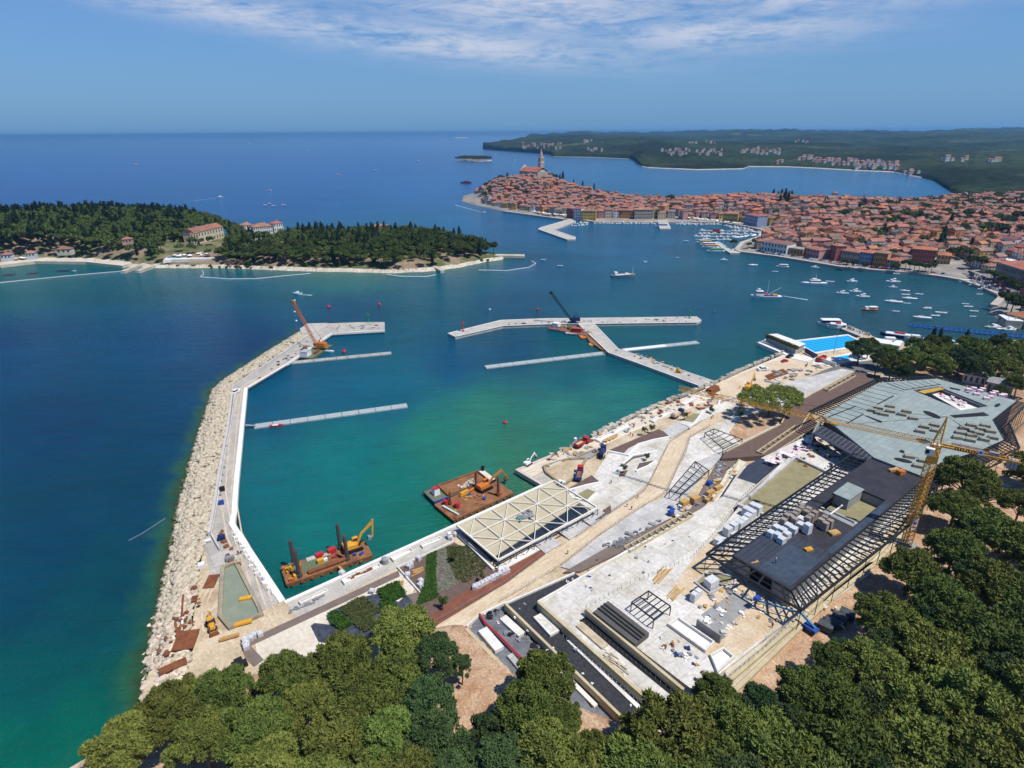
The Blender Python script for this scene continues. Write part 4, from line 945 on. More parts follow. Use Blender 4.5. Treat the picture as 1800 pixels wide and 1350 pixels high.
row_blocks('machine_part',[(384,936),(395,955),(402,975),(412,1000)],2.1,14,(1.2,.9,.8),rustdeck,'brown and grey site equipment heaped above the flooded pit','equipment','equipment above the pit',1.2,6)
row_blocks('machine_part',[(512,1075),(545,1060),(572,1047)],2.1,18,(1.3,.5,.4),greym,'grey metal scrap near the inner corner of the basin','metal scrap','scrap at the basin corner',.8,7)
row_blocks('machine_part',[(610,1020),(640,1008),(655,1002)],2.1,9,(1.2,.8,.6),rust,'rusty machine part beside the white quay trough','machine part','rusty parts by the trough',.5,8)
def trough(a,b_,label,w=2.0):
    A_,B_=G(*a,2.1),G(*b_,2.1); d=(B_-A_); nn=Vector((-d.y,d.x,0)).normalized(); mb=MB()
    mb.wall([(A_+nn*w/2)[:2],(B_+nn*w/2)[:2],(B_-nn*w/2)[:2],(A_-nn*w/2)[:2]],.35,2.0,2.9,closed=True); mb.prism([(A_+nn*w*.4)[:2],(B_+nn*w*.4)[:2],(B_-nn*w*.4)[:2],(A_-nn*w*.4)[:2]],2.0,2.35)
    single('trough',mb,white_conc,label,'trough')
trough((604,1025),(668,996),'long white concrete trough on the quay beside the dredging barge'); trough((690,985),(724,969),'short white trough with rails between the round tank and the planted bed'); trough((742,962),(775,948),'slim white trough near the portable toilet',1.4); trough((528,1062),(575,1040),'low white trough near the inner basin corner',1.2)
mb=MB(); mb.tube((0,0,0),(0,0,1.6),1.1,1.1,12); mb.tube((0,0,1.6),(0,0,1.9),1.1,.5,12); tag(mb.at('round_tank',[grey_conc],G(677,989,2.1)),'round grey tank standing on the quay between two white troughs','tank')

# ---barges
def barge(name,a,b_,c_,z,hull,deck,label,cat,depth=2.2):
    """a-b the near long edge, c_ a far corner above a"""
    A_,B_,C_=G(*a,z),G(*b_,z),G(*c_,z); d=(B_-A_); L_=d.length; u=d/L_; nn=Vector((-u.y,u.x,0)); W_=(C_-A_).dot(nn)
    ctr=(A_+B_)/2+nn*W_/2; r=empty(name,(ctr.x,ctr.y,0),math.atan2(u.y,u.x),label,cat)
    mb=MB(); h=z-.12
    mb.add([(-L_/2,-W_/2,h),(L_/2,-W_/2,h),(L_/2,W_/2,h),(-L_/2,W_/2,h),(-L_/2+1,-W_/2+.3,-1.5),(L_/2-1,-W_/2+.3,-1.5),(L_/2-1,W_/2-.3,-1.5),(-L_/2+1,W_/2-.3,-1.5)],[(0,1,2,3),(7,6,5,4),(0,4,5,1),(1,5,6,2),(2,6,7,3),(3,7,4,0)])
    for sd in (-1,1):
        mb.box((0,sd*(W_/2-.08),h+.1),(L_,.16,.35))
        for i in range(int(L_/3)): mb.tube((-L_/2+1.5+i*3,sd*(W_/2+.15),h-.4),(-L_/2+1.5+i*3,sd*(W_/2+.4),h-.4),.45,n=8)
    mb.build('hull',hull,r); mb=MB(); mb.box((0,0,h+.06),(L_-.3,W_-.3,.14)); mb.build('deck',deck,r)
    return r,L_,W_
def spud(r,x,y,z0,z1,rad=.55,m_=spudm):
    mb=MB(); mb.tube((x,y,-1),(x,y,z1),rad,n=12); mb.tube((x,y,z1),(x,y,z1+.5),rad*.7,rad*.4,10); mb.tube((x,y,z0),(x,y,z0+1.2),rad*1.5,n=10); mb.build('spud_pile',m_,r)
def item(r,nm,m_,c_,d,rz=0,taper=1.0):
    mb=MB(); mb.box(c_,d,rz,taper=taper); return mb.build(nm,m_,r)
r,L_,W_=barge('dredging_barge',(503,1028),(656,976),(490,998),1.6,rustdeck,rustdeck,'rusty green decked dredging barge with four dark spuds at the lower left quay','barge')
item(r,'green_deck_plate',greendeck,(-5.5,.6,1.72),(10,W_-3.2,.1)); print('bargeA',L_,W_)
spud(r,-L_/2+4.2,-W_/2+1.6,1.6,11.5,.62); spud(r,-L_/2+4.0,W_/2-.8,1.6,10.5,.62); spud(r,5.2,W_/2-.6,1.6,11,.6); spud(r,5.6,-W_/2+2,1.6,10.5,.6)
rr_=random.Random(3)
for i in range(16): item(r,'winch',[yellow,oranges,greendeck][i % 3],(-L_/2+rr_.uniform(.6,4.5),rr_.uniform(-W_/2+.6,W_/2-.6),2.1),(rr_.uniform(.5,1.6),rr_.uniform(.4,1.2),rr_.uniform(.5,1.3)),rr_.uniform(0,3))
item(r,'spud_frame',oranges,(-L_/2+5.1,-W_/2+2.6,3.4),(.5,1.2,3.6)); item(r,'spud_frame',yellow,(-L_/2+5.0,W_/2-1.9,3.0),(.5,1.2,3.0))
item(r,'red_container',red,(-1.6,W_/2-1.2,2.4),(2.4,1.5,1.3),.1,.95); item(r,'red_container',red,(2.3,W_/2-1.0,2.5),(2.6,1.7,1.4),.1,.95)
item(r,'pallet_raft',concrete,(-4,W_/2-1.1,1.95),(3.2,1.7,.3)); item(r,'pallet_raft',concrete,(.4,W_/2-1.6,1.95),(2.6,1.4,.3))
item(r,'generator',yellow,(-2.0,.2,2.4),(2.0,1.2,1.3)); item(r,'water_tank',white,(-.4,.3,2.2),(1.1,.9,.9))
item(r,'red_toolbox',red,(2.4,.4,2.1),(1.4,.6,.5)); item(r,'blue_drum',blue,(8.2,-1.6,2.1),(.8,.8,.8)); item(r,'blue_drum',blue,(10.2,-2.3,2.1),(1.4,.6,.7),.5)
mb=MB(); mb.tube((-6.5,-W_/2+1.5,2.1),(5.5,-W_/2+2.0,2.3),.7,.7,12); mb.build('rusty_tube',rust,r)
mb=MB(); mb.beam((2.4,-W_/2,1.9),(3.2,-W_/2-5.0,2.5),.7,.12); mb.build('gangway',timber,r)
w=r.matrix_world if False else Matrix.Translation(r.location) @ r.rotation_euler.to_matrix().to_4x4()
excavator('long_reach_excavator',w @ Vector((8.6,W_/2-3.2,1.7)),r.rotation_euler.z,'yellow excavator with raised boom standing on the dredging barge',s=1.25,mat=yellow,boom=(48,-96,-120),lens=(7.0,4.2))
r,L_,W_=barge('work_barge',(797,915),(904,866),(766,886),1.5,rustdeck,rustdeck,'rust brown spud barge with red drums moored against the lattice roofed pavilion','barge'); print('bargeB',L_,W_)
spud(r,-L_/2+4.5,W_/2-3.6,1.5,6.5,.45,rust); spud(r,4.5,W_/2-.8,1.5,8.5,.5,rust); spud(r,7.8,-W_/2+2.2,1.5,9.5,.5,rust)
for (x_,y_) in ((-L_/2+3.4,W_/2-2.5),(-L_/2+5.5,-.4)):
    mb=MB(); mb.tube((x_,y_,1.5),(x_,y_,3.4),1.0,n=16); mb.build('red_drum',red,r)
mb=MB(); mb.tube((-L_/2+1.6,W_/2-3.2,2.0),(-L_/2+3.0,-W_/2+1.2,2.0),.35,n=8); mb.build('white_pipe',white,r); mb=MB(); mb.beam((-L_/2+2.1,W_/2-3.2,2.0),(-L_/2+3.5,-W_/2+1.6,2.0),.3,.5); mb.build('green_beam',green,r)
item(r,'crane_arm',yellow,(-1.5,W_/2-1.6,2.4),(4.4,1.2,1.3),.1,.8); item(r,'crane_arm',oranges,(1.8,W_/2-1.5,2.1),(3,.7,.7),.2)
item(r,'blue_drum',blue,(2.6,-2.6,1.9),(1.6,.7,.6),.7); item(r,'blue_drum',blue,(-.4,W_/2-3.2,1.9),(1.2,.7,.6),.2)
for i in range(14): item(r,'deck_plate',[rust,rustdeck,timber][i % 3],(rr_.uniform(-L_/2+1,L_/2-1),rr_.uniform(-W_/2+.6,W_/2-.6),1.72),(rr_.uniform(.6,2.4),rr_.uniform(.3,1.2),.2),rr_.uniform(0,3))
w=Matrix.Translation(r.location) @ r.rotation_euler.to_matrix().to_4x4()
excavator('long_reach_excavator',w @ Vector((6.4,W_/2-3.6,1.6)),r.rotation_euler.z+.05,'orange excavator dredging over the end of the brown spud barge',s=1.2,mat=oranges,boom=(22,-58,-100),lens=(6.6,4.0))
r,L_,W_=barge('hopper_barge',(764,884),(872,843),(748,862),1.7,dkblue,greendeck,'blue split hopper barge carrying broken rock beside the brown spud barge','barge'); print('bargeC',L_,W_)
mb=MB(); mb.wall([(-L_/2+6,-W_/2+.8),(L_/2-3,-W_/2+.8),(L_/2-3,W_/2-.6),(-L_/2+6,W_/2-.6)],.35,1.2,2.6,closed=True); mb.box((1.5,0,1.75),(L_-9,W_-1.6,.3)); mb.build('hopper',rustdeck,r)
mb=MB()
for i in range(46): mb.sphere((rr_.uniform(-1,6),rr_.uniform(-W_/2+1.2,0.4),rr_.uniform(1.9,2.5)),rr_.uniform(.3,.75),6,4,(1,.8,.7))
mb.build('rock_load',stone_pale,r)
item(r,'wheelhouse',white,(-L_/2+3.2,.3,2.9),(2.4,2.6,2.4),0,.9); item(r,'wheelhouse_roof',red,(-L_/2+3.2,.3,4.2),(2.0,2.2,.3)); item(r,'bow_deck',palesand,(L_/2-1.5,0,1.7),(2.8,W_-.8,.3)); item(r,'blue_bulwark',blue,(-L_/2+2.8,-W_/2+.1,1.5),(5.6,.3,1.4))
mb=MB(); mb.beam((L_/2-1,W_/2-.8,1.7),(L_/2-.2,W_/2-.3,3.6),1.4,.4); mb.build('bow_ramp',black,r)

r,L_,W_=barge('crane_barge',(549,630),(585,606),(520,620),1.3,greendeck,greendeck,'green decked barge with a white deckhouse moored inside the breakwater bend','barge',); print('bargeD',L_,W_)
item(r,'deckhouse',white,(-L_/2+3.5,-1.5,2.9),(5,4.5,3.0)); item(r,'deckhouse_roof',pontoonm,(-L_/2+3.5,-1.5,4.5),(5.3,4.8,.2)); item(r,'rusty_frame',rust,(-1,W_/2-3.5,2.6),(4,3,2.4),.2,.6); item(r,'rusty_frame',rust,(-3,-W_/2+2.5,1.9),(5,1.6,1.0),.1)
w=Matrix.Translation(r.location) @ r.rotation_euler.to_matrix().to_4x4()
def boomcrane(name,pos,tip,label,m_body,m_boom,n=16,w=1.3,s=1.0,swing=0):
    d=Vector(tip)-Vector(pos); rz=math.atan2(d.y,d.x); t=empty(name,pos,rz,label,'crane'); q=Vector((math.hypot(d.x,d.y),0,d.z))
    mb=MB(); mb.tube((0,0,0),(0,0,1.5*s),1.6*s,n=12); mb.box((-1.2*s,0,2.6*s),(5.2*s,3.2*s,2.3*s),taper=.93); mb.box((-3.6*s,0,2.4*s),(1.2*s,3.0*s,2.0*s)); mb.build('machinery_house',m_body,t)
    mb=MB(); mb.box((1.6*s,1.2*s,2.6*s),(1.6*s,1.2*s,1.9*s),taper=.9); c_=mb.build('cab',m_body,t); mb=MB(); mb.box((1.9*s,1.2*s,2.9*s),(1.2*s,1.24*s,.9*s)); mb.build('window',glass,c_)
    mb=MB(); lattice(mb,(1.6*s,0,1.9*s),q,w,n,.12*s); mb.build('boom',m_boom,t)
    mb=MB(); mb.box(tuple(q),(1.6*s,1.3*s,1.4*s)); mb.build('boom_head',m_boom,t)
    gtop=Vector((-1.8*s,0,6.5*s)); mb=MB(); mb.beam((.5,.8*s,3.4*s),gtop,.25); mb.beam((.5,-.8*s,3.4*s),gtop,.25); mb.beam((-3*s,0,3.4*s),gtop,.25); mb.build('gantry',m_boom,t)
    mb=MB(); mb.tube(gtop,q,.06,n=4); mb.tube(q,(q.x+.5,0,q.z*.35),.05,n=4); mb.build('rope',black,t)
    return t
pc=G(562,613,1.4);
boomcrane('barge_crane',pc,G(541,537,1.4+32) if False else pc+Vector((-13.5,4,29)),'orange lattice boom crane standing on the green barge at the breakwater bend',oranges,oranges,s=1.15)
r,L_,W_=barge('crane_barge',(962,577),(1035,590),(958,567),1.4,greym,rustdeck,'cluttered grey work barge carrying the dark boomed crane at the middle pier','barge'); print('bargeE',L_,W_)
item(r,'deckhouse',white,(-L_/2+4,0,3),(4.5,4,3.2)); item(r,'rust_stack',rust,(0,1,2.3),(6,3.4,1.6),.2);
for i in range(18): item(r,'deck_gear',[greym,rustdeck,timber,grey_conc][i % 4],(rr_.uniform(-L_/2+2,L_/2-1),rr_.uniform(-W_/2+.6,W_/2-.6),2.0),(rr_.uniform(.8,2.6),rr_.uniform(.6,1.6),rr_.uniform(.5,1.5)),rr_.uniform(0,3))
pc=G(1008,567,2.2); boomcrane('barge_crane',pc,pc+Vector((-16,2,21)),'blue crawler crane with a dark lattice boom at the centre of the middle pier',dkblue,blacksteel,s=1.1)
r,L_,W_=barge('work_barge',(993,586),(1042,590),(992,578),1.2,greym,concrete,'small flat barge with a red shed below the middle pier','barge')
item(r,'red_shed',red,(-2,0,2.6),(6,3.5,2.8),0,.96); item(r,'shed_roof',M('dusty_red_roof',(0.36,0.10,0.08),.7),(-2,0,4.1),(6.3,3.8,.2)); item(r,'timber_pile',timber,(6,0,1.7),(4,2.4,.8),.2)
r,L_,W_=barge('raft',(1022,595),(1038,594),(1021,588),.8,rust,oranges,'orange topped raft tied below the small flat barge','raft')
r,L_,W_=barge('raft',(1036,607),(1046,607),(1035,603),.7,timber,timber,'little tan raft alone beside the wooden staging','raft')
# ----------------------------------------------------------------piers and pontoons
def world_thing(name,ref,label,cat,group=None):
    return empty(name,ref,0,label,cat,group)
def pier(pts,z,label,lip=True,name='pier',mat=None):
    P_=gp(pts,z); c=sum(P_,Vector())/len(P_); r=world_thing(name,(c.x,c.y,0),label,'pier')
    mb=MB(); mb.prism([p[:2] for p in P_],-1.2 if lip else -.4,z); mb.build('deck',mat or concrete,r,world=True)
    if lip: mb=MB(); cc=c; mb.wall([(p.x+(cc.x-p.x)*.003,p.y+(cc.y-p.y)*.003) for p in P_],.5,z,z+.22,closed=True); mb.build('kerb',coping,r,world=True)
    return r
pier([(787,586),(880,563),(962,560),(1060,559),(1225,557),(1233,563),(1225,567),(1060,569),(960,570),(884,573),(800,592)],1.8,'long pale concrete outer pier across the middle of the bay, bent at its left end')
pier([(1016,569),(1044,569),(1086,613),(1260,672),(1242,683),(1120,638),(1070,620)],1.83,'pale concrete pier linking the quay rocks to the middle of the long outer pier')
pier([(1018,573),(1026,573),(1069,616),(1060,616),(1045,606),(1036,600)],1.2,'wooden construction staging alongside the pale linking pier',False,'staging',rustdeck)
def pontoon(a,b_,w,label,mat=pontoonm,gang=None):
    A_,B_=G(*a,.6),G(*b_,.6); d=(B_-A_); u=d.normalized(); nn=Vector((-u.y,u.x,0))*w/2
    r=world_thing('pontoon',tuple(A_),label,'pontoon'); mb=MB(); n=9
    for i in range(n):
        p,q_=A_+d*(i/n)+u*.12,A_+d*((i+1)/n)-u*.12; mb.prism([(p+nn)[:2],(q_+nn)[:2],(q_-nn)[:2],(p-nn)[:2]],-.4,.6)
    mb.build('deck',mat,r,world=True)
    for i in range(10):
        p=A_+d*((i+.5)/10); mb=MB(); mb.tube(p+nn*.85,p+nn*.85+Vector((0,0,.9)),.14,n=6); mb.build('mooring_post',greym,r,world=True)
    if gang:
        mb=MB(); mb.beam(G(*gang[0],2.1),G(*gang[1],.8),1.4,.15); mb.build('gangway',greym,r,world=True)
    return r
pontoon((447,749),(716,712),4.6,'longest grey green floating pontoon reaching right from the breakwater quay',gang=((429,747),(450,748)))
pontoon((511,637),(688,620),4.4,'weathered pale pontoon just below the breakwater bend',M('weathered_pontoon',(0.42,0.42,0.37),.85,col2=(0.26,0.28,0.27),scale=.25))
pontoon((853,645),(1062,620),4.8,'grey green floating pontoon left of the linking pier',gang=((1068,618),(1060,620)))
pontoon((1096,615),(1227,601),4.6,'partly white floating pontoon right of the linking pier',gang=((1082,616),(1098,615)))
mb=MB(); A_,B_=G(1096,615,.65),G(1170,607,.65); mb.beam(A_,B_,3.8,.1); single('deck_boards',mb,white,'white boards lying on the near half of the right hand pontoon','boards')
mb=MB(); A_,B_=G(644,579.5,1.2),G(674,580,1.2); mb.beam(A_,B_,3.5,.8); single('landing_stage',mb,grey_conc,'rough grey landing stage under the tip of the breakwater','landing stage')
def beacon(a,z,m_,label):
    r=empty('harbour_light',G(*a,z),0,label,'harbour light')
    mb=MB(); mb.tube((0,0,0),(0,0,.5),1.0,.8,10); mb.tube((0,0,.5),(0,0,5.4),.38,.3,10); mb.build('mast',m_,r)
    mb=MB(); mb.tube((0,0,5.4),(0,0,5.6),1.1,1.1,10); mb.tube((0,0,5.6),(0,0,6.6),.4,.3,8); mb.build('lantern',m_,r)
    mb=MB(); mb.box((0,0,7.0),(.5,.5,.3)); mb.tube((0,0,6.6),(0,0,7.2),.08,n=5); mb.build('antenna',m_,r)
beacon((648,566),2.1,green,'green harbour light near the tip of the breakwater'); beacon((814,582),1.9,red,'red harbour light on the left end of the outer pier'); beacon((1212,559),1.9,green,'green harbour light on the right end of the outer pier')
def buoy(a,r_,m_,label,group=None):
    mb=MB(); mb.sphere((0,0,.4),r_,10,7,(1,1,.8)); mb.tube((0,0,.4),(0,0,.4+r_*1.1),r_*.25,n=6); tag(mb.at('buoy',m_,G(*a,0)),label,'buoy',group)
buoy((578,540),1.5,red,'red mooring buoy beyond the orange crane boom'); buoy((667,536),1.5,red,'red buoy beyond the tip of the breakwater'); buoy((945,545),1.2,red,'dark red buoy beyond the outer pier'); buoy((605,619),1.4,red,'red ring buoy between the crane barge and the weathered pontoon')
buoy((888,744),1.1,red,'red buoy alone in the turquoise basin')
for i,a in enumerate([(518,529),(518,549),(521,565),(861,545),(1255,548),(1134,462),(1076,472)]): buoy(a,.8,white if i !=4 and i !=6 else green,['white marker float farthest above the breakwater bend','white marker float level with the crane boom tip','white marker float nearest the breakwater bend','white upright float beyond the outer pier','dark green channel buoy beyond the right end of the outer pier','white float off the old town quay','green channel buoy left of the grey patrol boat'][i])

def floatline(pts,label,n=60,r_=.35):
    mb=MB()
    for i in range(n): a=along(pts,i/(n-1)); p=G(a[0],a[1],0); mb.sphere((p.x,p.y,.1),r_,5,3)
    P_=gp(pts,.06)
    for p,q_ in zip(P_[:-1],P_[1:]):
        if r_ > .3: mb.beam(p,q_,.12,.1)
    single('float_line',mb,white,label,'float line')
floatline([(0,497),(60,491),(130,484),(213,477)],'white swimming float line left of the island jetty',90,.5)
floatline([(356,476),(358,482),(352,487),(400,490.5),(450,490),(500,485),(545,481)],'white swimming float line off the island rocks below the grand hotel',110,.5)
floatline([(680,483),(703,486),(750,486.5),(766,483)],'short white float line left of the small island jetty',60,.5)
floatline([(842,475),(890,476),(930,470),(942,463),(935,459)],'curved white float line at the right tip of the island',80,.5)
floatline([(227,950),(250,938),(290,912)],'thin dotted float line beside the breakwater boulders',34,.11)

# ----------------------------------------------------------------pavilion with white lattice roof
ZP=5.6; A_,B_,D_=G(803,923.5,ZP),G(973.6,845,ZP),G(875.5,985,ZP); U_,V_=(B_-A_),(D_-A_)
def Q(s,t_,z=0): p=A_+U_*s+V_*t_; return Vector((p.x,p.y,ZP+z))
pav=world_thing('lattice_pavilion',(A_.x,A_.y,2.1),'quayside pavilion with a white triangulated lattice roof over sand coloured panels','pavilion')
mb=MB(); mb.prism([Q(.0,0)[:2],Q(.985,0)[:2],Q(.975,.35)[:2],Q(.945,.70)[:2],Q(.02,.88)[:2]],ZP-.75,ZP-.45)
mb.build('roof_panel',M('tan_panel',(0.50,0.44,0.31),.9,col2=(0.44,0.385,0.26),scale=.25),pav,world=True)
mb=MB(); ns,nt_=6,3
for i in range(ns+1): mb.beam(Q(i/ns,0),Q(i/ns,1),.24,.34)
for j in range(nt_+1): mb.beam(Q(0,j/nt_),Q(1,j/nt_),.24,.36)
for i in range(ns):
    for j in range(nt_):
        if (i+j) % 2: mb.beam(Q(i/ns,j/nt_),Q((i+1)/ns,(j+1)/nt_),.22,.3)
        else: mb.beam(Q((i+1)/ns,j/nt_),Q(i/ns,(j+1)/nt_),.22,.3)
for a,b_ in (((0,0),(1,0)),((1,0),(1,1)),((1,1),(0,1)),((0,1),(0,0))): mb.beam(Q(*a),Q(*b_),.5,.6)
mb.build('lattice_roof',offwhite,pav,world=True)
mb=MB()
for i in range(ns+1):
    for t_ in (0,1): mb.beam(Q(i/ns,t_),Q(i/ns,t_,-3.45),.22,.22)
for i in range(ns): mb.beam(Q(i/ns,1,-.2),Q((i+.5)/ns,1,-3.4),.14); mb.beam(Q((i+.5)/ns,1,-3.4),Q((i+1)/ns,1,-.2),.14)
mb.beam(Q(0,1,-3.3),Q(1,1,-3.3),.25); mb.build('truss_posts',M('dark_truss',(0.10,0.095,0.09),.6,var=.2),pav,world=True)
mb=MB(); mb.prism([Q(.04,.06)[:2],Q(.94,.06)[:2],Q(.94,.9)[:2],Q(.04,.9)[:2]],2.1,ZP-.8); mb.build('glazed_hall',glass,pav,world=True)
mb=MB(); mb.box(tuple(Q(.49,.46,-.15)),(5.2,2.2,.5),.4)
for i in range(16): mb.box(tuple(Q(.47+rr_.uniform(-.06,.09),.46+rr_.uniform(-.09,.09),.25)),(rr_.uniform(.4,1.2),rr_.uniform(.3,.8),rr_.uniform(.2,.6)),rr_.uniform(0,3))
o=single('material_heap',mb,[greym],'heap of grey and turquoise building material on the tan roof of the pavilion','material heap')
mb=MB(); mb.box(tuple(Q(.43,.44,.2)),(1.8,1.2,.2),.3); single('tarpaulin',mb,M('turquoise_sheet',(0.05,.42,.42),.6),'turquoise sheet crumpled on the tan pavilion roof','tarpaulin')
slab('navy_strip',[(806,928),(812,926),(880,990),(872,992)],2.3,.5,navy)  # flat navy strip along the left edge of the pavilion
mb=MB(); mb.wall([p[:2] for p in gp([(799,932),(868,1000)],2.7)],.9,2.1,2.9); single('planter_wall',mb,white_conc,'white low wall between the dotted planting and the pavilion','wall')
mb=MB(); mb.wall([p[:2] for p in gp([(875,1000),(945,962)],2.6)],2.4,2.1,2.5); single('step',mb,white_conc,'white paved step along the right side of the pavilion','step')
for k_,(a,b_,lb) in enumerate([((957,972),(985,955),'upper'),((1000,948),(1035,925),'middle'),((1040,925),(1068,905),'highest')]):
    mb=MB(); A1,B1=G(*a,2.3),G(*b_,2.3); d=(B1-A1).normalized(); nn=Vector((-d.y,d.x,0))
    for i in range(7): mb.beam(A1+nn*i*.75+Vector((0,0,.1*i)),B1+nn*i*.75+Vector((0,0,.1*i)),.72,.25)
    single('stair',mb,pale_conc,['lowest','middle','topmost'][k_]+' flight of grey concrete steps between the pavilion and the sandy road','stair')

# ----------------------------------------------------------------planting
def bed(name,pts,z,n,size,mat,label,seed):
    P_=[p[:2] for p in gp(pts,z)]; xs=[p[0] for p in P_]; ys=[p[1] for p in P_]; rs=np.random.RandomState(seed); c=[]
    while len(c) < n:
        x,y=rs.uniform(min(xs),max(xs)),rs.uniform(min(ys),max(ys))
        if inpoly(x,y,P_): c.append((x,y))
    c=np.array(c); k=5; N_=len(c)*k; cc=np.repeat(c,k,0); s_=size*rs.uniform(.6,1.3,N_)[:,None]
    b0=np.concatenate([cc+rs.normal(size=(N_,2))*size*.35,np.full((N_,1),z)],1); t1=rs.normal(size=(N_,3)); t1[:,2]=np.abs(t1[:,2])*.6+.3; t2=rs.normal(size=(N_,3)); t2[:,2]=np.abs(t2[:,2])*.4
    V=np.stack([b0,b0+t1*s_,b0+t2*s_],1).reshape(-1,3); o=bpy.data.objects.new(name,npmesh(name,V,np.arange(3*N_).reshape(-1,3),mat)); C.objects.link(o); return tag(o,label,'ground cover',None,'stuff')
slab('lawn_bed',[(750.7,973.7),(768,966),(765.5,1007.5),(768,1039),(773,1047),(757.6,1055),(730,1064.5),(739.6,1041),(749,1013)],2.22,.3,hedge2)
slab('gravel_bed',[(768.7,965),(784,961),(788,986),(801,1019),(806,1025),(791,1036),(769,1041),(766,1007)],2.21,.3,M('lavender_gravel',(0.24,0.22,0.19),.95,col2=(0.15,0.15,0.11),scale=1.2,fine=.5))
bed('groundcover',[(750.7,973.7),(768,966),(765.5,1007.5),(768,1039),(773,1047),(757.6,1055),(730,1064.5),(739.6,1041),(749,1013)],2.22,1500,.22,hedge,'bright green curved planting bed left of the grey gravel bed',1)
bed('groundcover',[(784,960),(825,959),(856,996),(841,1008),(830,1017),(818,1025),(802,1019),(788,988)],2.16,900,.30,hedge2,'olive dotted planting bed beside the pavilion corner',2)
bed('groundcover',[(768.7,966),(784,961),(788,986),(801,1019),(806,1025),(791,1036),(769,1041),(766,1007)],2.24,800,.14,M('silver_shrub',(0.20,0.20,0.14),.9,var=.3),'grey silvery low plants in the central gravel bed',3)
def block_bed(pts,z0,z1,mat,name,label,n=900,seed=0,sz=.3,tm=None):
    mb=MB(); P_=gp(pts,z1); mb.prism([p[:2] for p in P_],z0,z1); o=single(name,mb,mat,label,'hedge')
    if n: bed('hedge_leaves',pts,z1-.05,n,sz,tm or mat,label.replace('hedge block','loose leaves topping the hedge block'),seed)
slab('weed_membrane',[(640,1049),(668,1042),(700,1058),(715,1046),(732,1066),(700,1130),(640,1140),(600,1110),(576,1085),(580,1074)],2.16,.2,M('black_sheet',(0.03,.035,.045),.35,col2=(.08,.09,.11),scale=.7,spec=.6))
slab('weed_membrane',[(546,1100),(553,1095),(590,1099),(600,1112),(572,1130),(560,1128)],2.17,.2,MATS['black_sheet'])
block_bed([(664,1037),(697,1022),(713,1043),(692,1053),(676,1051)],2,3.0,hedge,'hedge','bright green hedge block at the top right of the nursery',1500,5)
block_bed([(599,1068),(625,1054),(664,1095),(645,1108),(630,1100)],2,2.8,hedge2,'hedge','long olive hedge block in the middle of the nursery',1600,6)
block_bed([(576,1079),(592,1074),(618,1096),(600,1104),(585,1096)],2,3.0,hedge,'hedge','leftmost green hedge block of the nursery',800,7)
block_bed([(670,1053),(690,1058),(705,1075),(690,1084),(672,1072)],2,2.8,hedge,'hedge','small green hedge block left of the lone round pine',700,8)
block_bed([(625,1053),(640,1049),(668,1072),(655,1080)],2,2.7,hedge2,'hedge','narrow dull hedge block beside the shiny black sheet',500,9)
mb=MB(); mb.wall([p[:2] for p in gp([(797,951),(699,996),(738,1040)],2.7)],.35,2.0,2.75); single('garden_wall',mb,white_conc,'thin white wall framing the brown planting ground on two sides','wall')
mb=MB(); mb.wall([p[:2] for p in gp([(640,1130),(684,1104)],2.9)],.5,2.0,3.0); single('garden_wall',mb,white_conc,'short white wall below the nursery hedges','wall')
mb=MB()
for i in range(5): mb.box((rr_.uniform(-1,1),i*.5,.15+.1*(i % 2)),(3.4,.3,.25),rr_.uniform(-.2,.2))
for a,lb in (((698,1033),'yellow timber planks beside the top green hedge block'),((734,1009),'pale planks lying among bulk bags on the brown planting ground')): tag(mb.at('plank_stack',timber,G(*a,2.15),.5),lb,'planks')

SM=[]
for i in range(3):
    rs=np.random.RandomState(200+i); cs=[(rs.uniform(-.9,.9),rs.uniform(-.9,.9),rs.uniform(-.6,.9)) for _ in range(8)]
    me=crown_mesh('young_crown',rs,cs,[rs.uniform(.35,.6) for _ in cs],900,.16,hedge2 if i else hedge,core=.6)
    mb=MB(); mb.tube((0,0,-3),(0,0,.2),.1,.06,6); SM.append((me,mb.mesh('young_trunk',bark)))
for i,(a,b_,s_,lb) in enumerate([(778,1058,1.0,'young leafy tree on the brown ground below the grey gravel bed'),(848,1010,.8,'young tree behind the row of bags'),(798,975,.9,'small green tree in the olive dotted bed'),(1097,820,1.0,'young tree in the middle of the white park terrace'),
        (1137,800,1.0,'taller young tree by the upper brown bed of the white park'),(1133,755,1.0,'bushy little palm left on the brown bed above the park'),(1146,752,1.0,'bushy little palm right on the brown bed above the park'),(1252,718,1.2,'young tree by the white zigzag benches'),(1204,730,1.1,'dark young tree right of the blue sand truck'),(1302,725,1.0,'young tree beside the rusty pipes')]):
    me,tr=SM[i % 3]; plant('young_tree',me,tr,G(a,b_,5.0)-Vector((0,0,0.2)),s_,i,lb,None)
rs=np.random.RandomState(42); cs,rd=[],[]
for j in range(120):
    a=rs.rand()*6.28; q_=rs.rand()**.5*12.5; z=1.9*(1-(q_/13)**2)-rs.rand()*.9; cs.append((q_*math.cos(a)*1.15,q_*math.sin(a)*.8,z)); rd.append(rs.uniform(.9,1.9))
me=crown_mesh('umbrella_crown',rs,cs,rd,26000,.28,pinefol,flat=.7)
mb=MB(); mb.tube((0,0,-10.5),(.8,.3,-5),.55,.4,8)
for j in range(14):
    a=j/14*6.28; mb.tube((.8*(j % 3)/3,.3,-5.5+(j % 4)*.5),(math.cos(a)*8.5,math.sin(a)*5.8,-.6),.22,.08,6)
plant('umbrella_pine',me,mb.mesh('umbrella_trunk',bark),G(1355,698,12.5),(1.12,1.12,1.0),R(28),'huge flat crowned umbrella pine standing on the terrace beyond the sandy road',None)

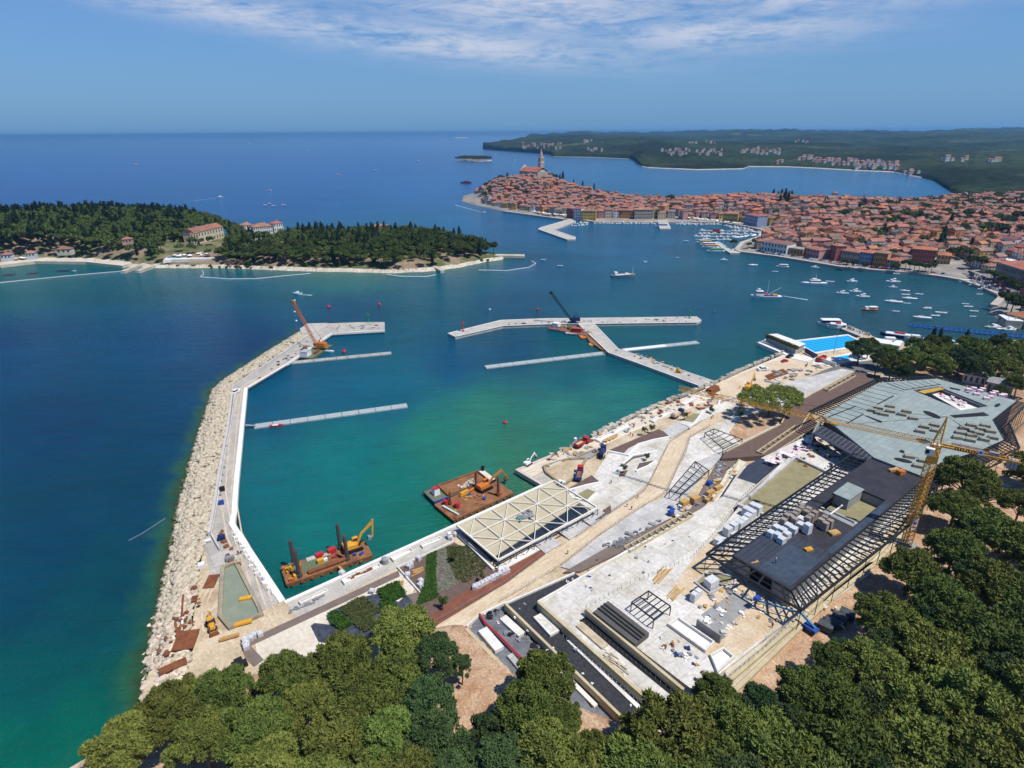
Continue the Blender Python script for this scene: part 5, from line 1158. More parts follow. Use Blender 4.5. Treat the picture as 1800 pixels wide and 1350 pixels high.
# ----------------------------------------------------------------fences
def fence(pts,z,label,n=30,h=1.3,mat=greym,name='fence',rails=2,pw=.08,leaf=False):
    P_=gp(pts,z); r=world_thing(name,tuple(P_[0]),label,'fence'); mb=MB(); Pw_=[tuple(p[:2]) for p in P_]
    mb.beam((0,0,0),(0,0,h),pw); me=mb.mesh('post',mat)
    for i in range(n+1):
        a=along(Pw_,i/n); o=bpy.data.objects.new('post',me); C.objects.link(o); o.parent=r; o.location=(a[0]-P_[0].x,a[1]-P_[0].y,0)
    mb=MB()
    for k_ in range(rails):
        for p,q_ in zip(P_[:-1],P_[1:]): mb.beam(p+Vector((0,0,h*(k_+1)/rails-.05)),q_+Vector((0,0,h*(k_+1)/rails-.05)),.05)
    if rails: mb.build('rails',mat,r,world=True)
    return r
fence([(764,1096),(893,1023),(958,974)],2.25,'grey post and rail fence between the red soil strip and the sandy road',24)
fence([(1014,944),(1101,883),(1133,864),(1142,850),(1178,777),(1233,742)],2.5,'long grey railing along the park side of the sandy road',44)
fence([(1131,890),(1169,868),(1186,834),(1205,792),(1212,769),(1247,749)],2.5,'grey mesh fence on the right side of the sandy road',30)
fence([(880,1057),(986,995),(1060,937),(1130,890)],2.6,'thin grey railing along the foot of the pale ramp',26)
fence([(1030,1068),(1101,1029),(1217,980),(1264,928),(1304,875),(1372,812)],Z3,'row of rusty reinforcement stubs along the curved edge above the white terrace',70,.9,rust,'rebar_row',0,.09)
fence([(1020,1090),(1216,1245)],Z2,'row of thin stubs along the dark trench of the white terrace',24,.8,greym,'stub_row',0,.09)
fence([(990,1120),(1145,1258)],Z1,'row of thin white stubs along the pale kerb of the gravel roof',22,.9,white,'stub_row',0,.09)
fence([(1283,1190),(1350,1135),(1398,1086)],Z3+.05,'railing along the lower right edge of the sandy courtyard',16,1.1)

# ----------------------------------------------------------------terrace walls
def parapet(pts,z,t_,h,label,mat=None,name='parapet_wall',down=0.2,closed=False):
    mb=MB(); mb.wall([p[:2] for p in gp(pts,z+h)],t_,z-down,z+h,closed=closed); return single(name,mb,[mat or pale_conc],label,'wall')
ycon=M('yellow_concrete',(0.56,0.48,0.30),.85,col2=(0.46,0.38,0.24),scale=.25,fine=.12)
parapet([(888,1060),(1108,1274)],Z1,.7,.9,'long yellowish parapet on the lower left edge of the black gravel roof',ycon,down=3.2)
parapet([(888,1060),(1010,1006)],Z1,.5,.6,'pale parapet on the upper edge of the black gravel roof',white_conc)
parapet([(946,1057),(1165,1252)],Z2,.8,.8,'long pale parapet on the lower left edge of the white terrace',ycon,down=2.2)
parapet([(946,1057),(1100,969),(1150,942)],Z2,.6,.6,'pale parapet on the upper left edge of the white terrace',white_conc)
parapet([(1030,1069),(1215,1222),(1240,1240)],Z3,.8,.9,'pale parapet between the courtyard and the dark trench',ycon,down=1.6)
parapet([(820,1105),(905,1194)],Z0,1.0,1.0,'long yellow retaining wall at the left end of the grey membrane terrace',ycon,down=2)
parapet([(990,1236),(1046,1290)],Z0,.8,1.0,'yellow retaining wall in the lower middle beside the red earth',ycon,down=2)
parapet([(820,1100),(843,1079),(888,1058)],Z0,.5,.7,'white kerb on the upper edge of the grey membrane terrace',white_conc)
def strip(name,pts,z,h,w,mat,label,cat='slab'):
    mb=MB(); mb.wall([p[:2] for p in gp(pts,z+h)],w,z-.1,z+h); return single(name,mb,[mat],label,cat)
def shade(pts,z,w,label):
    mb=MB(); mb.wall([p[:2] for p in gp(pts,z)],w,z+.004,z+.03); struct('painted_shade',mb,[pitshade_black])  # flat black strip stands in for the shade below a terrace step
shade([(1026,1086),(1225,1246)],Z2,3.2,''); shade([(960,1072),(1000,1108),(1150,1256)],Z1,3.0,''); shade([(892,1074),(940,1120),(1010,1190),(1048,1240)],Z0,2.8,'')
strip('kerb_slab',[(1000,1124),(1140,1258)],Z1,.35,1.3,white_conc,'long white kerb slab in the middle of the black gravel roof')
strip('roof_light_box',[(946,1080),(976,1112)],Z1,.7,3.2,white_conc,'white rectangular roof light box on the black gravel roof'); strip('roof_light_box',[(948,1083),(974,1109)],Z1+.02,.72,2.0,slab_white,'cream floor inside the white roof light box')
strip('kerb_slab',[(884,1084),(918,1115)],Z0,.8,2.2,white_conc,'white roof light box on the grey membrane terrace')
strip('kerb_slab',[(848,1105),(878,1140)],Z0,1.0,2.6,white_conc,'white stepped block at the left end of the grey membrane terrace'); strip('kerb_slab',[(896,1150),(915,1172)],Z0,.7,1.6,pale_conc,'pale concrete block near the pine on the grey membrane terrace')
strip('kerb_slab',[(988,1180),(1048,1240)],Z0,.5,1.2,white_conc,'white kerb with stubs behind the tall pine')
strip('formwork_frame',[(1018,1096),(1064,1136)],Z2,.5,2.2,M('pale_timber',(.58,.48,.34),.9,var=.3),'pale timber formwork frame lying on the white terrace','formwork')
mb=MB()
for i in range(14): mb.box((rr_.uniform(-2.2,2.2),rr_.uniform(-5,5),.1+i*.03),(.25,rr_.uniform(2.5,4.5),.12),rr_.uniform(-.25,.25))
tag(mb.at('plank_stack',MATS['pale_timber'],G(1075,1158,Z2),R(50)),'loose pale planks scattered on the white terrace','planks')
mb=MB(); hp=gp([(843,1079),(852,1094),(872,1112),(884,1124),(905,1146),(933,1172)],Z0+.9)
for p,q_ in zip(hp[:-1],hp[1:]): mb.tube(p,q_,.3,n=7)
single('red_barrier',mb,red,'red flexible barrier hose running down the grey membrane terrace','barrier hose')
mb=MB(); hp=gp([(1003,1238),(1022,1252),(1052,1260),(1080,1278),(1098,1290)],Z0+.9)
for p,q_ in zip(hp[:-1],hp[1:]): mb.tube(p,q_,.3,n=7)
single('red_barrier',mb,red,'shorter red barrier hose over the red earth at the bottom','barrier hose')
for a,s_,lb in (((857,1202),3.2,'larger open concrete inspection pit on the red soil clearing'),((872,1194),2.2,'smaller concrete inspection pit on the red soil clearing'),((813,1140),2.4,'concrete inspection pit beside the yellow retaining wall')):
    p=G(*a,3.2); mb=MB(); mb.wall([(p.x-s_/2,p.y-s_/2),(p.x+s_/2,p.y-s_/2),(p.x+s_/2,p.y+s_/2),(p.x-s_/2,p.y+s_/2)],.25,2.6,3.4,closed=True); single('inspection_pit',mb,grey_conc,lb,'inspection pit')
rq=gp([(1043,1075),(1069,1056),(1141,1112),(1116,1132)],Z3+1.6); r=world_thing('ribbed_roof',tuple(rq[0]),'dark grey ribbed flat roof on the corner of the courtyard terrace','roof')
mb=MB(); mb.prism([p[:2] for p in rq],Z3,Z3+1.6); mb.build('roof_slab',M('anthracite',(.085,.08,.075),.7,col2=(.11,.105,.10),scale=.4),r,world=True)
for k_ in (.3,.5,.7):
    mb=MB(); mb.beam(rq[0].lerp(rq[1],k_)+Vector((0,0,.1)),rq[3].lerp(rq[2],k_)+Vector((0,0,.1)),.5,.25); mb.build('rib',blacksteel,r,world=True)
def steel_frame(quad,z,h,nb,label,shear=0):
    P_=gp(quad,z+h); r=world_thing('steel_pavilion',(P_[0].x,P_[0].y,z),label,'pavilion frame'); mb=MB()
    for i in range(len(P_)):
        mb.beam(P_[i],P_[(i+1) % len(P_)],.26)
    mb.build('top_ring',blacksteel,r,world=True)
    for i in range(len(P_)): mb=MB(); mb.beam(P_[i]-Vector((0,0,h)),P_[i]-Vector((0,0,.1)),.22); mb.build('post',blacksteel,r,world=True)
    for i in range(1,nb):
        mb=MB(); mb.beam(P_[0].lerp(P_[3],i/nb)-Vector((0,0,.05)),P_[1].lerp(P_[2],i/nb)-Vector((0,0,.05)),.2); mb.build('cross_beam',blacksteel,r,world=True)
    mb=MB(); mb.beam(P_[0].lerp(P_[1],.5)-Vector((0,0,.06)),P_[3].lerp(P_[2],.5)-Vector((0,0,.06)),.2); mb.build('middle_beam',blacksteel,r,world=True)
steel_frame([(1110,1059),(1140,1039),(1179,1066),(1149,1089)],Z3,3.0,5,'black open steel frame cube on the white courtyard')
steel_frame([(1239,761),(1255,754),(1305,772),(1271,789)],2.6,3.0,5,'black slatted steel frame beside the shadow of the umbrella pine')
steel_frame([(1222,811),(1246,827),(1196,869),(1177,863)],2.7,3.0,6,'long tapering black steel frame between the sandy road and the planted strip')
def pool(pts,z,label,wall_m=white_conc,floor_m=white,h=.9,t_=.4):
    P_=gp(pts,z+h); c=sum(P_,Vector())/len(P_); r=world_thing('open_basin',(P_[0].x,P_[0].y,z),label,'basin')
    mb=MB(); mb.wall([p[:2] for p in P_],t_,z-.05,z+h,closed=True); mb.build('rim',wall_m,r,world=True); mb=MB(); mb.prism([(c+(p-c)*.96)[:2] for p in P_],z,z+.12); mb.build('floor',floor_m,r,world=True)
pool([(1176,1096),(1192,1084),(1255,1127),(1240,1142)],Z3,'long white basin in the courtyard below the steel frame cube'); pool([(1250,1150),(1272,1138),(1290,1153),(1262,1178)],Z3,'small L shaped white basin at the lower end of the courtyard')
pool([(1222,1022),(1245,1003),(1300,1015),(1248,1042)],Z3,'shallow basin with olive water under the steel pergola',pale_conc,olive,.6)
mb=MB(); mb.wall([p[:2] for p in gp([(1226,1088),(1268,1117)],Z3+2.6)],.5,Z3,Z3+2.6); single('concrete_wall',mb,[grey_conc],'free standing grey concrete wall at the end of the grey floor slab','wall')
pp=gp([(1304,888),(1400,806),(1446,830),(1352,905)],Z3-.2)
mb=MB(); mb.prism([p[:2] for p in pp],Z3-.5,Z3+.10); struct('sand_basin',mb,[olive]); mb=MB(); mb.wall([p[:2] for p in gp([(1352,906),(1300,886),(1398,802),(1462,832)],Z3+1)],.9,Z3-1,Z3+1.0); single('basin_wall',mb,[pale_conc],'thick pale wall round the olive sand basin','wall')
for pts,z,w_,lb in (([(1288,1216),(1395,1113),(1467,1045),(1541,988),(1601,922)],7.9,1.0,'outermost long yellow retaining wall next to the lower right wood'),([(1281,1196),(1398,1096),(1462,1034),(1534,977),(1597,908)],8.1,.9,'inner long yellow wall parallel to the black steel building')):
    mb=MB(); mb.wall([p[:2] for p in gp(pts,z)],w_,2,z); single('retaining_wall',mb,[ycon],lb,'wall')
slab('wall_walkway',[(1289,1214),(1395,1111),(1467,1043),(1541,986),(1600,920),(1597,898),(1526,968),(1450,1028),(1398,1085),(1274,1180)],7.2,5,M('cream_walkway',(.62,.55,.42),.9,col2=(.5,.43,.31),scale=.2,fine=.15,joint=6.0))
for pts in ([(1071,791),(1158,754),(1175,766),(1149,771),(1122,779),(1104,788),(1096,797)],[(1091,815),(1113,799),(1155,792),(1136,801),(1113,806),(1097,818)],[(1119,825),(1124,814),(1151,809),(1140,817)],[(998,859),(1040,835),(1053,846),(1031,850),(1004,864)],[(1090,829),(1104,826),(1098,836),(1088,838)],[(1043,908),(1073,888),(1075,898),(1048,915)],[(1196,738),(1220,726),(1232,727),(1218,742)]): slab('planting_bed',pts,2.62,.3,brownsoil if pts[0][0] !=1196 else olive)
slab('park_pool',[(1009,872),(1033,859),(1046,864),(1033,877)],2.6,.3,olive)
for pts,lb in (([(1070,792),(1104,799),(1122,780),(1150,772),(1177,767)],'white zigzag bench wall below the upper brown bed of the park'),([(1090,818),(1112,800),(1156,792)],'white bench wall round the middle brown bed of the park'),([(998,861),(1031,852),(1055,847)],'white bench wall by the bed nearest the blue tipper truck'),([(1212,752),(1222,742),(1236,722),(1262,712),(1266,702),(1300,697)],'white zigzag bench wall along the upper sandy road'),([(1118,827),(1140,818),(1153,809)],'short white wall below the triangular brown bed'),([(1005,873),(1034,880),(1050,866)],'white rim of the little olive pool')):
    parapet(pts,2.5,.8,.6,lb,white)
mb=MB(); P_=gp([(1440,1050),(1455,1062),(1530,1008),(1545,985),(1522,990)],7.2); mb.prism([p[:2] for p in P_],3,7.2); single('service_annex',mb,[pale_conc],'low pale annex building stepping out beyond the yellow walls','building')

# ----------------------------------------------------------------black steel building
ZR=14.2; A_,B_,C_,D_=G(1288,976,ZR),G(1530,806,ZR),G(1621,843,ZR),G(1393,1035,ZR); Ub=B_-A_; Vb=((D_-A_)+(C_-B_))/2
def W(s,t_,z=0): p=A_+Ub*s+Vb*t_; return Vector((p.x,p.y,ZR+z))
def st(px,py,z=ZR):
    p=G(px,py,z)-A_; det=Ub.x*Vb.y-Ub.y*Vb.x; return ((p.x*Vb.y-p.y*Vb.x)/det,(Ub.x*p.y-Ub.y*p.x)/det)
h1,h2,h3,h4=st(1443,887),st(1494,851),st(1555,880),st(1490,934); s0,s1,t0,t1=(h1[0]+h4[0])/2,(h2[0]+h3[0])/2,max(.04,(h1[1]+h2[1])/2),(h3[1]+h4[1])/2
print('hole',s0,s1,t0,t1,'b',Ub.length,Vb.length)
bb=world_thing('black_steel_building',(A_.x,A_.y,Z3),'long low building with a black roof deck and black steel pergolas on both sides','building')
mb=MB()
for (sa,sb,ta,tb) in ((0,s0,0,1),(s1,1,0,1),(s0,s1,0,t0),(s0,s1,t1,1)): mb.prism([W(sa,ta)[:2],W(sb,ta)[:2],W(sb,tb)[:2],W(sa,tb)[:2]],ZR-.6,ZR)
mb.build('roof_deck',blackdeck,bb,world=True)
for (sa,sb,ta,tb,m_) in ((.005,.26,.03,.97,navy),(.015,.20,.42,.96,bluedeck),(.26,s1-.02,t1+.03,.985,bluedeck)):
    mb=MB(); n=26 if m_ is bluedeck else 12; dirs=tb-ta
    for i in range(n):
        ta_,tb_=ta+dirs*i/n,ta+dirs*(i+.8)/n; mb.prism([W(sa,ta_)[:2],W(sb,ta_)[:2],W(sb,tb_)[:2],W(sa,tb_)[:2]],ZR+.002,ZR+(.09 if m_ is bluedeck else .05))
    mb.build('roof_sheeting',m_,bb,world=True)
for (sa,sb,ta,tb,z0_,m_) in ((.004,.006,.02,.32,-6,grey_conc),(.004,.006,.72,.99,-6,grey_conc),(.03,.034,.3,.74,-6,pitshade_black),(.02,.98,.02,.03,-6,greym),(.02,.98,.96,.97,-6,greym),(s0-.004,s0,t0-.02,t1+.02,-4.4,grey_conc),(s0,s1,t1,t1+.02,-4.4,grey_conc),(s1,s1+.004,t0,t1,-4.4,grey_conc)):
    mb=MB(); mb.prism([W(sa,ta)[:2],W(sb,ta)[:2],W(sb,tb)[:2],W(sa,tb)[:2]],ZR+z0_,ZR-.61); mb.build('wall',m_,bb,world=True)
mb=MB(); mb.prism([W(s0,t0)[:2],W(s1,t0)[:2],W(s1,t1)[:2],W(s0,t1)[:2]],ZR-5,ZR-3.6); mb.build('courtyard_floor',olive,bb,world=True)
mb=MB(); mb.prism([W(s0,t0+.1)[:2],W(s0+.24*(s1-s0),t0+.1)[:2],W(s0+.24*(s1-s0),t1)[:2],W(s0,t1)[:2]],ZR-3.6,ZR-1.2); mb.build('inner_block',grey_conc,bb,world=True)
for k_ in range(3): mb=MB(); q0=W(s0+.02+.0*k_,t0+.05+.06*k_,.3); mb.beam(q0,W(s0+.02,t1-.03+.03*k_,.3),.35,.3) if k_ < 2 else mb.beam(W(s0,.45,.35),W(s0+.36*(s1-s0),.45,.35),.4,.3); mb.build('white_beam',white,bb,world=True)
sh_=[st(1464.5,866.5,ZR+.7),st(1490,847,ZR+.7),st(1519.5,860,ZR+.7),st(1492.7,879,ZR+.7)]
mb=MB(); mb.prism([W(a,b_)[:2] for a,b_ in sh_],ZR+.4,ZR+.7); sr=mb.build('shed_roof',palegreen,bb,world=True); mb=MB(); c=sum((W(a,b_) for a,b_ in sh_),Vector())/4; mb.prism([(c+(W(a,b_)-c)*.9)[:2] for a,b_ in sh_],ZR-3.6,ZR+.4); mb.build('shed_wall',grey_conc,bb,world=True)
def pergola(root,inner,outer,zi,zo,n,label=None,zg=Z3,post=True,w=.34,cross=True,rn_='rafter',mat=None):
    """rafters between an inner and an outer line, with edge beams and struts down to the ground"""
    I_,O_=[tuple(p) for p in inner],[tuple(p) for p in outer]; mat=mat or blacksteel
    mb=MB()
    for i in range(n+1):
        a,b_=along(I_,i/n),along(O_,i/n); mb.beam((a[0],a[1],zi),(b_[0],b_[1],zo),w,.26)
    mb.build('rafters',mat,root,world=True); mb=MB()
    for L__,z in ((I_,zi-.1),(O_,zo)):
        for p,q_ in zip(L__[:-1],L__[1:]): mb.beam((p[0],p[1],z),(q_[0],q_[1],z),.55,.5)
    M_=[((a[0]+b_[0])/2,(a[1]+b_[1])/2) for a,b_ in zip([along(I_,i/20) for i in range(21)],[along(O_,i/20) for i in range(21)])]
    for p,q_ in zip(M_[:-1],M_[1:]): mb.beam((p[0],p[1],(zi+zo)/2-.1),(q_[0],q_[1],(zi+zo)/2-.1),.16,.25)
    mb.build('edge_beams',mat,root,world=True)
    if post:
        k_=max(3,n//3)
        for i in range(k_+1):
            mb=MB(); b_=along(O_,i/k_); a=along(I_,i/k_); mb.beam((b_[0],b_[1],zo),(a[0]*.85+b_[0]*.15,a[1]*.85+b_[1]*.15,zg),.18); mb.beam((b_[0],b_[1],zo),(b_[0],b_[1],zg),.14)
            mb.build('strut',mat,root,world=True)
o1,o2=G(1242,974,ZR),G(1486,826-18,ZR); o3,o4=G(1408,1073,ZR),G(1600,922,ZR); o5=G(1662,836,ZR)
pergola(bb,[W(0,0)[:2],W(1,0)[:2]],[o1[:2],G(1370,886,ZR)[:2],G(1500,797,ZR)[:2]],ZR-.2,ZR,30,w=.5)
pergola(bb,[W(0,1)[:2],W(1,1)[:2]],[o3[:2],o4[:2],o5[:2]],ZR-.2,ZR,38,w=.5)
pergola(bb,[W(0,0)[:2],W(0,1)[:2]],[o1[:2],o3[:2]],ZR-.2,ZR,7,w=.5)

def boxes(lst,z,me_name,size,mat,label,group,cat='wrapped pallet',name='wrapped_pallet',rz=None,cap=None):
    mb=MB(); mb.box((0,0,size[2]/2),size,taper=.98); mb.box((0,0,size[2]+.03),(size[0]*.9,size[1]*.9,.06)); mb.box((0,0,.06),(size[0]*1.03,size[1]*1.03,.12)); me=mb.mesh(me_name,cap or mat)
    for i,(a,b_) in enumerate(lst):
        o=bpy.data.objects.new(name,me); C.objects.link(o); o.location=G(a,b_,z); o.rotation_euler=(0,0,(rz if rz is not None else .62)+rr_.uniform(-.1,.1)); o.scale=(1,1,rr_.uniform(.95,1.05)); tag(o,label,cat,group)
boxes([(1354,942),(1364,932),(1375,937),(1384,929),(1394,935),(1382,944),(1366,946),(1373,953),(1407,918),(1406,927)],ZR+.1,'white_pallet',(2.1,1.9,1.7),wrap,'white wrapped pallet in the loose cluster on the black roof deck','white pallets on the black roof')
boxes([(1418,936)],ZR+.1,'white_stack',(2.0,1.9,3.2),wrap,'two high stack of white pallets right of the loose cluster on the roof',None)
boxes([(1407,898),(1406,904),(1400,908),(1419,905),(1415,911),(1395,913),(1430,912),(1424,917),(1381,917),(1388,918),(1395,924),(1418,921),(1375,925)],ZR+.1,'brown_pallet',(1.6,1.6,2.7),cardboard,'tall grey brown brick pallet behind the white pallets on the black roof','brown pallets behind the white ones','brick pallet','brick_pallet')
boxes([(1441,925),(1447,920),(1449,931),(1457,927)],ZR+.1,'brown_pallet',(1.6,1.6,2.7),cardboard,'tall brown brick pallet in the separate foursome beside the roof opening','four brick pallets by the opening','brick pallet','brick_pallet')
boxes([(1278,940),(1288,934),(1299,930),(1306,924),(1313,917),(1320,911),(1311,905),(1322,899),(1331,903),(1290,952)],Z3,'tall_white',(2.4,2.1,3.0),wrap,'tall white wrapped pallet on the ground left of the black pergola','white pallets beside the pergola')
boxes([(1262,957),(1268,966)],Z3,'tall_white2',(2.6,2.2,2.2),wrap,'white wrapped pallet under the left corner of the black pergola','pallets under the pergola corner')
boxes([(1249,1032)],Z3,'double_white',(3.4,2.6,2.9),wrap,'big white double pallet in the sandy courtyard',None)
boxes([(1219,1056),(1226,1050)],Z3,'black_capped',(1.7,1.5,2.7),wrap,'tall white pallet of the pair with black caps in the sandy courtyard','pair of black capped pallets')
boxes([(1219,1040.5),(1227,1035)],Z3+2.0,'black_cap',(1.6,1.4,.2),black,'black sheet weighted on top of the tall white pallet','black caps','cover','cover')
HB=[(650,345),(740,330),(600,365),(650,385),(690,395),(740,370),(870,370),(830,395),(920,425),(1010,495),(975,530),(1090,480),(1100,525),(1380,480),(1320,505),(1490,485),(1290,540),(1270,580),(1400,530),(1460,510),(1380,560),(1440,545),(1370,600),(1480,595),(1530,530),(1550,580),(890,730),(960,805),(1000,765)]
boxes([(1400+.2222*a,640+.2222*b_+3) for a,b_ in HB],ZR+.1,'insulation_stack',(3.3,2.0,1.25),M('insulation_board',(0.30,0.28,0.22),.9,col2=(.25,.23,.18),scale=.8),'grey topped insulation stack on the pale green hotel roof','insulation stacks on the pale green roof','insulation stack','insulation_stack',rz=-.45)
PB=[(1360,205),(1400,195),(1450,215),(1420,240),(1470,200),(1550,235),(1530,262),(1500,275),(1570,225),(1620,250),(1640,245)]
boxes([(1400+.2222*a,640+.2222*b_+2) for a,b_ in PB],ZR+.1,'pink_stack',(2.2,1.6,1.2),pinkm,'pink and white pack on the far right arm of the pale green roof','pink packs on the far roof arm','roof pack','roof_pack',rz=-.45)
for a,m_,d_,lb in (((1466,938),timber,(3,2,.7),'orange timber pile near the brick pallets on the black roof'),((1421,967),yellow,(2.2,1.3,.6),'small orange yellow board pile on the middle of the black roof'),((1380,950),yellow,(.9,.9,.7),'tiny orange bucket beside the white pallets on the roof'),
        ((1583,833),oranges,(2.4,1.8,1.4),'orange crate at the top end of the black roof'),((1571,827),timber,(4,1.2,.7),'orange timber stack left of the orange crate on the black roof'),((1327,989),timber,(2.4,.4,.2),'single orange plank near the lower edge of the black roof')):
    mb=MB(); mb.box((0,0,d_[2]/2),d_,.3); mb.box((.2,.1,d_[2]+.08),(d_[0]*.8,d_[1]*.5,.12),.6); tag(mb.at('material_pile',m_,G(*a,ZR+.12)),lb,'material pile')

# ----------------------------------------------------------------hotel with the pale green roof
hot=world_thing('hotel_building',tuple(G(1600,760,4)),'wide hotel building with a faceted pale green roof ringed by black pergolas','building')
HO=[(1445.5,731),(1471,751),(1536,804),(1624,838),(1653,813),(1724,791),(1764,773),(1744,738),(1786.7,704.4),(1647,665.6),(1544,673)]
CO=[(1604,685.6),(1649,679),(1738,714),(1689,721)]
Hw,Cw=[tuple(p[:2]) for p in gp(HO,ZR+.3)],[tuple(p[:2]) for p in gp(CO,ZR+.3)]
p1=[Hw[0],Hw[1],Hw[2],Hw[3],Hw[4],Hw[5],Hw[6],Hw[7],Hw[8],Cw[2],Cw[3],Cw[0],Hw[10]]; p2=[Hw[10],Cw[0],Cw[1],Cw[2],Hw[8],Hw[9]]
for p_ in (p1,p2): mb=MB(); mb.prism(p_,ZR-.3,ZR+.3); mb.build('roof',palegreen,hot,world=True)
mb=MB(); c0=np.mean(Hw,0); mb.prism([tuple(np.array(p)*.97+c0*.03) for p in p1],3,ZR-.32); mb.prism([tuple(np.array(p)*.97+c0*.03) for p in p2],3,ZR-.32); mb.build('wall',M('dark_wall',(.10,.10,.11),.8),hot,world=True)
mb=MB(); mb.prism(Cw,4,ZR-1.6); mb.build('courtyard_floor',white_conc,hot,world=True)
def roofmark(pts,m_,nm,dz=.34,th=.05):
    mb=MB(); mb.prism([p[:2] for p in gp(pts,ZR+dz)],ZR+dz-th,ZR+dz); mb.build(nm,m_,hot,world=True)
q=lambda a,b_: (1400+.2222*a,640+.2222*b_)
roofmark([q(530,405),q(560,408),q(685,455),q(665,465)],pitshade_black,'roof_opening'); roofmark([q(735,300),q(815,253),q(833,258),q(755,310)],greym,'roof_opening'); roofmark([q(1210,405),q(1480,380),q(1528,408),q(1250,425)],pitshade_black,'roof_opening')
roofmark([q(808,690),q(830,676),q(860,690),q(845,708)],pitshade_black,'roof_opening'); roofmark([q(935,735),q(1000,745),q(985,755)],pitshade_black,'roof_opening'); roofmark([q(1210,180),q(1300,200),q(1290,210),q(1215,195)],pitshade_black,'roof_opening'); roofmark([q(1305,210),q(1370,225),q(1360,233)],pitshade_black,'roof_opening')
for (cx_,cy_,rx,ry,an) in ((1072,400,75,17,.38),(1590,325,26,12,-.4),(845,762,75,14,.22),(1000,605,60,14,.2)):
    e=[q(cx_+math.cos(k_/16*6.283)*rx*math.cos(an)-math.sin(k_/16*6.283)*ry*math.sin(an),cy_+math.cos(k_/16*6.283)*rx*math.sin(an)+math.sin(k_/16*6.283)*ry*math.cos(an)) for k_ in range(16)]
    roofmark(e,pitshade_black,'oval_skylight',.36)
roofmark([q(960,215),q(1150,180),q(1175,195),q(1010,232)],M('ochre_panel',(.5,.32,.06),.8),'ochre_panel',.30,.3)
for i in range(11):   # dark seams of the left wing
    a,b_=q(205+(620-205)*i/10*.98,405-(405-160)*i/10),q(395+(850-395)*i/10,470-(470-215)*i/10)
    if i not in (0,):
        mb=MB(); mb.beam(G(*a,ZR+.34),G(*b_,ZR+.34),.22,.1); mb.build('roof_seam',blacksteel,hot,world=True)
for a,b_ in ((q(400,470),q(530,395)),(q(640,318),q(770,250)),(q(250,420),q(470,332)),(q(850,205),q(1140,160)),(q(715,150),q(850,203))):
    mb=MB(); mb.beam(G(*a,ZR+.36),G(*b_,ZR+.36),.5,.12); mb.build('roof_seam',blacksteel,hot,world=True)
for i in range(6):
    a,b_=q(760+i*58,146-i*4),q(880+i*52,195-i*6); mb=MB(); mb.beam(G(*a,ZR+.34),G(*b_,ZR+.34),.2,.1); mb.build('roof_seam',blacksteel,hot,world=True)
gpz=lambda pts: [p[:2] for p in gp(pts,ZR)]
pergola(hot,gpz([(1446,732),(1545,674)]),gpz([(1422,723),(1538,667)]),ZR+.1,ZR-.2,28,post=False,w=.7)
pergola(hot,gpz([(1545,674),(1647,666)]),gpz([(1538,667),(1642,660)]),ZR+.1,ZR-.2,18,post=False,w=.7)
pergola(hot,gpz([(1650,668),(1786,705)]),gpz([(1642,660),(1797,700)]),ZR+.1,ZR-.2,24,post=False,w=.4)
pergola(hot,gpz([(1787,706),(1745,739),(1764,773)]),gpz([(1806,708),(1774,742),(1792,786)]),ZR+.1,ZR-.2,30,zg=4,w=.4)
pergola(hot,gpz([(1764,774),(1724,792),(1654,814),(1626,838)]),gpz([(1792,787),(1738,810),(1672,830),(1650,850)]),ZR+.1,ZR-.2,24,zg=4,w=.35)
pergola(hot,gpz([(1606,688),(1690,722)]),gpz([(1612,684),(1640,694)]),ZR-.2,ZR-.2,10,post=False,w=.3)
mb=MB(); mb.prism(gpz([(1429,761),(1445,747),(1543,801),(1530,806),(1510,806)]),ZR-.5,ZR-.1); mb.build('black_membrane',navy,hot,world=True)
mb=MB(); mb.prism(gpz([(1435,757),(1446,749),(1528,798),(1515,803)]),ZR-.09,ZR-.04); mb.build('membrane_rail',blackdeck,hot,world=True)
for i in range(14): mb=MB(); mb.beam(G(1432+i*7.0,759+i*3.9,ZR),G(1446+i*6.9,749+i*3.8,ZR),.1,.1); mb.build('membrane_batten',greym,hot,world=True)
mb=MB(); P_=gp([(1445.5,731),(1437,746),(1429,761)],ZR-.2); mb.wall([p[:2] for p in P_],.5,Z_B,ZR-.2); mb.build('wall',grey_conc,hot,world=True)

def grid_trough(a,b_,w,z,n,label,m_=None):
    A1,B1=G(*a,z),G(*b_,z); d=B1-A1; nn=Vector((-d.y,d.x,0)).normalized()*w/2; mb=MB()
    for s_ in (-1,1): mb.beam(A1+nn*s_,B1+nn*s_,.35,.8)
    for i in range(n+1): mb.beam(A1+d*i/n+nn,A1+d*i/n-nn,.3,.8)
    single('planter_trough',mb,[m_ or ycon],label,'planter')
grid_trough((1240,945-10),(1130,1000-20),2.6,Z2+.3,12,'gridded cream planter trough along the edge of the pale ramp') if False else None
grid_trough((1102,966),(1214,903),2.4,Z2+.4,11,'cream gridded planter trough beside the pale ramp'); grid_trough((1335,796),(1402,750),2.2,Z_B+.3,8,'cream gridded trough on the lower brown roof garden'); grid_trough((1452,686),(1500,660),2.2,Z_B+.3,6,'cream gridded trough on the upper brown roof garden')
grid_trough((1348,818-8),(1440,752),2.6,Z_B+.5,12,'cream gridded trough between the roof garden and the pink insulation yard')
parapet([(1424,724),(1406,752)],Z_B,.5,.5,'cream wall crossing the brown roof garden',ycon); parapet([(1388,714),(1428,691),(1500,653)],Z_B,.6,.5,'cream parapet on the upper edge of the brown roof garden',ycon); parapet([(1374,743),(1388,714)],Z_B,.5,.5,'short cream parapet at the bend of the roof garden',ycon)
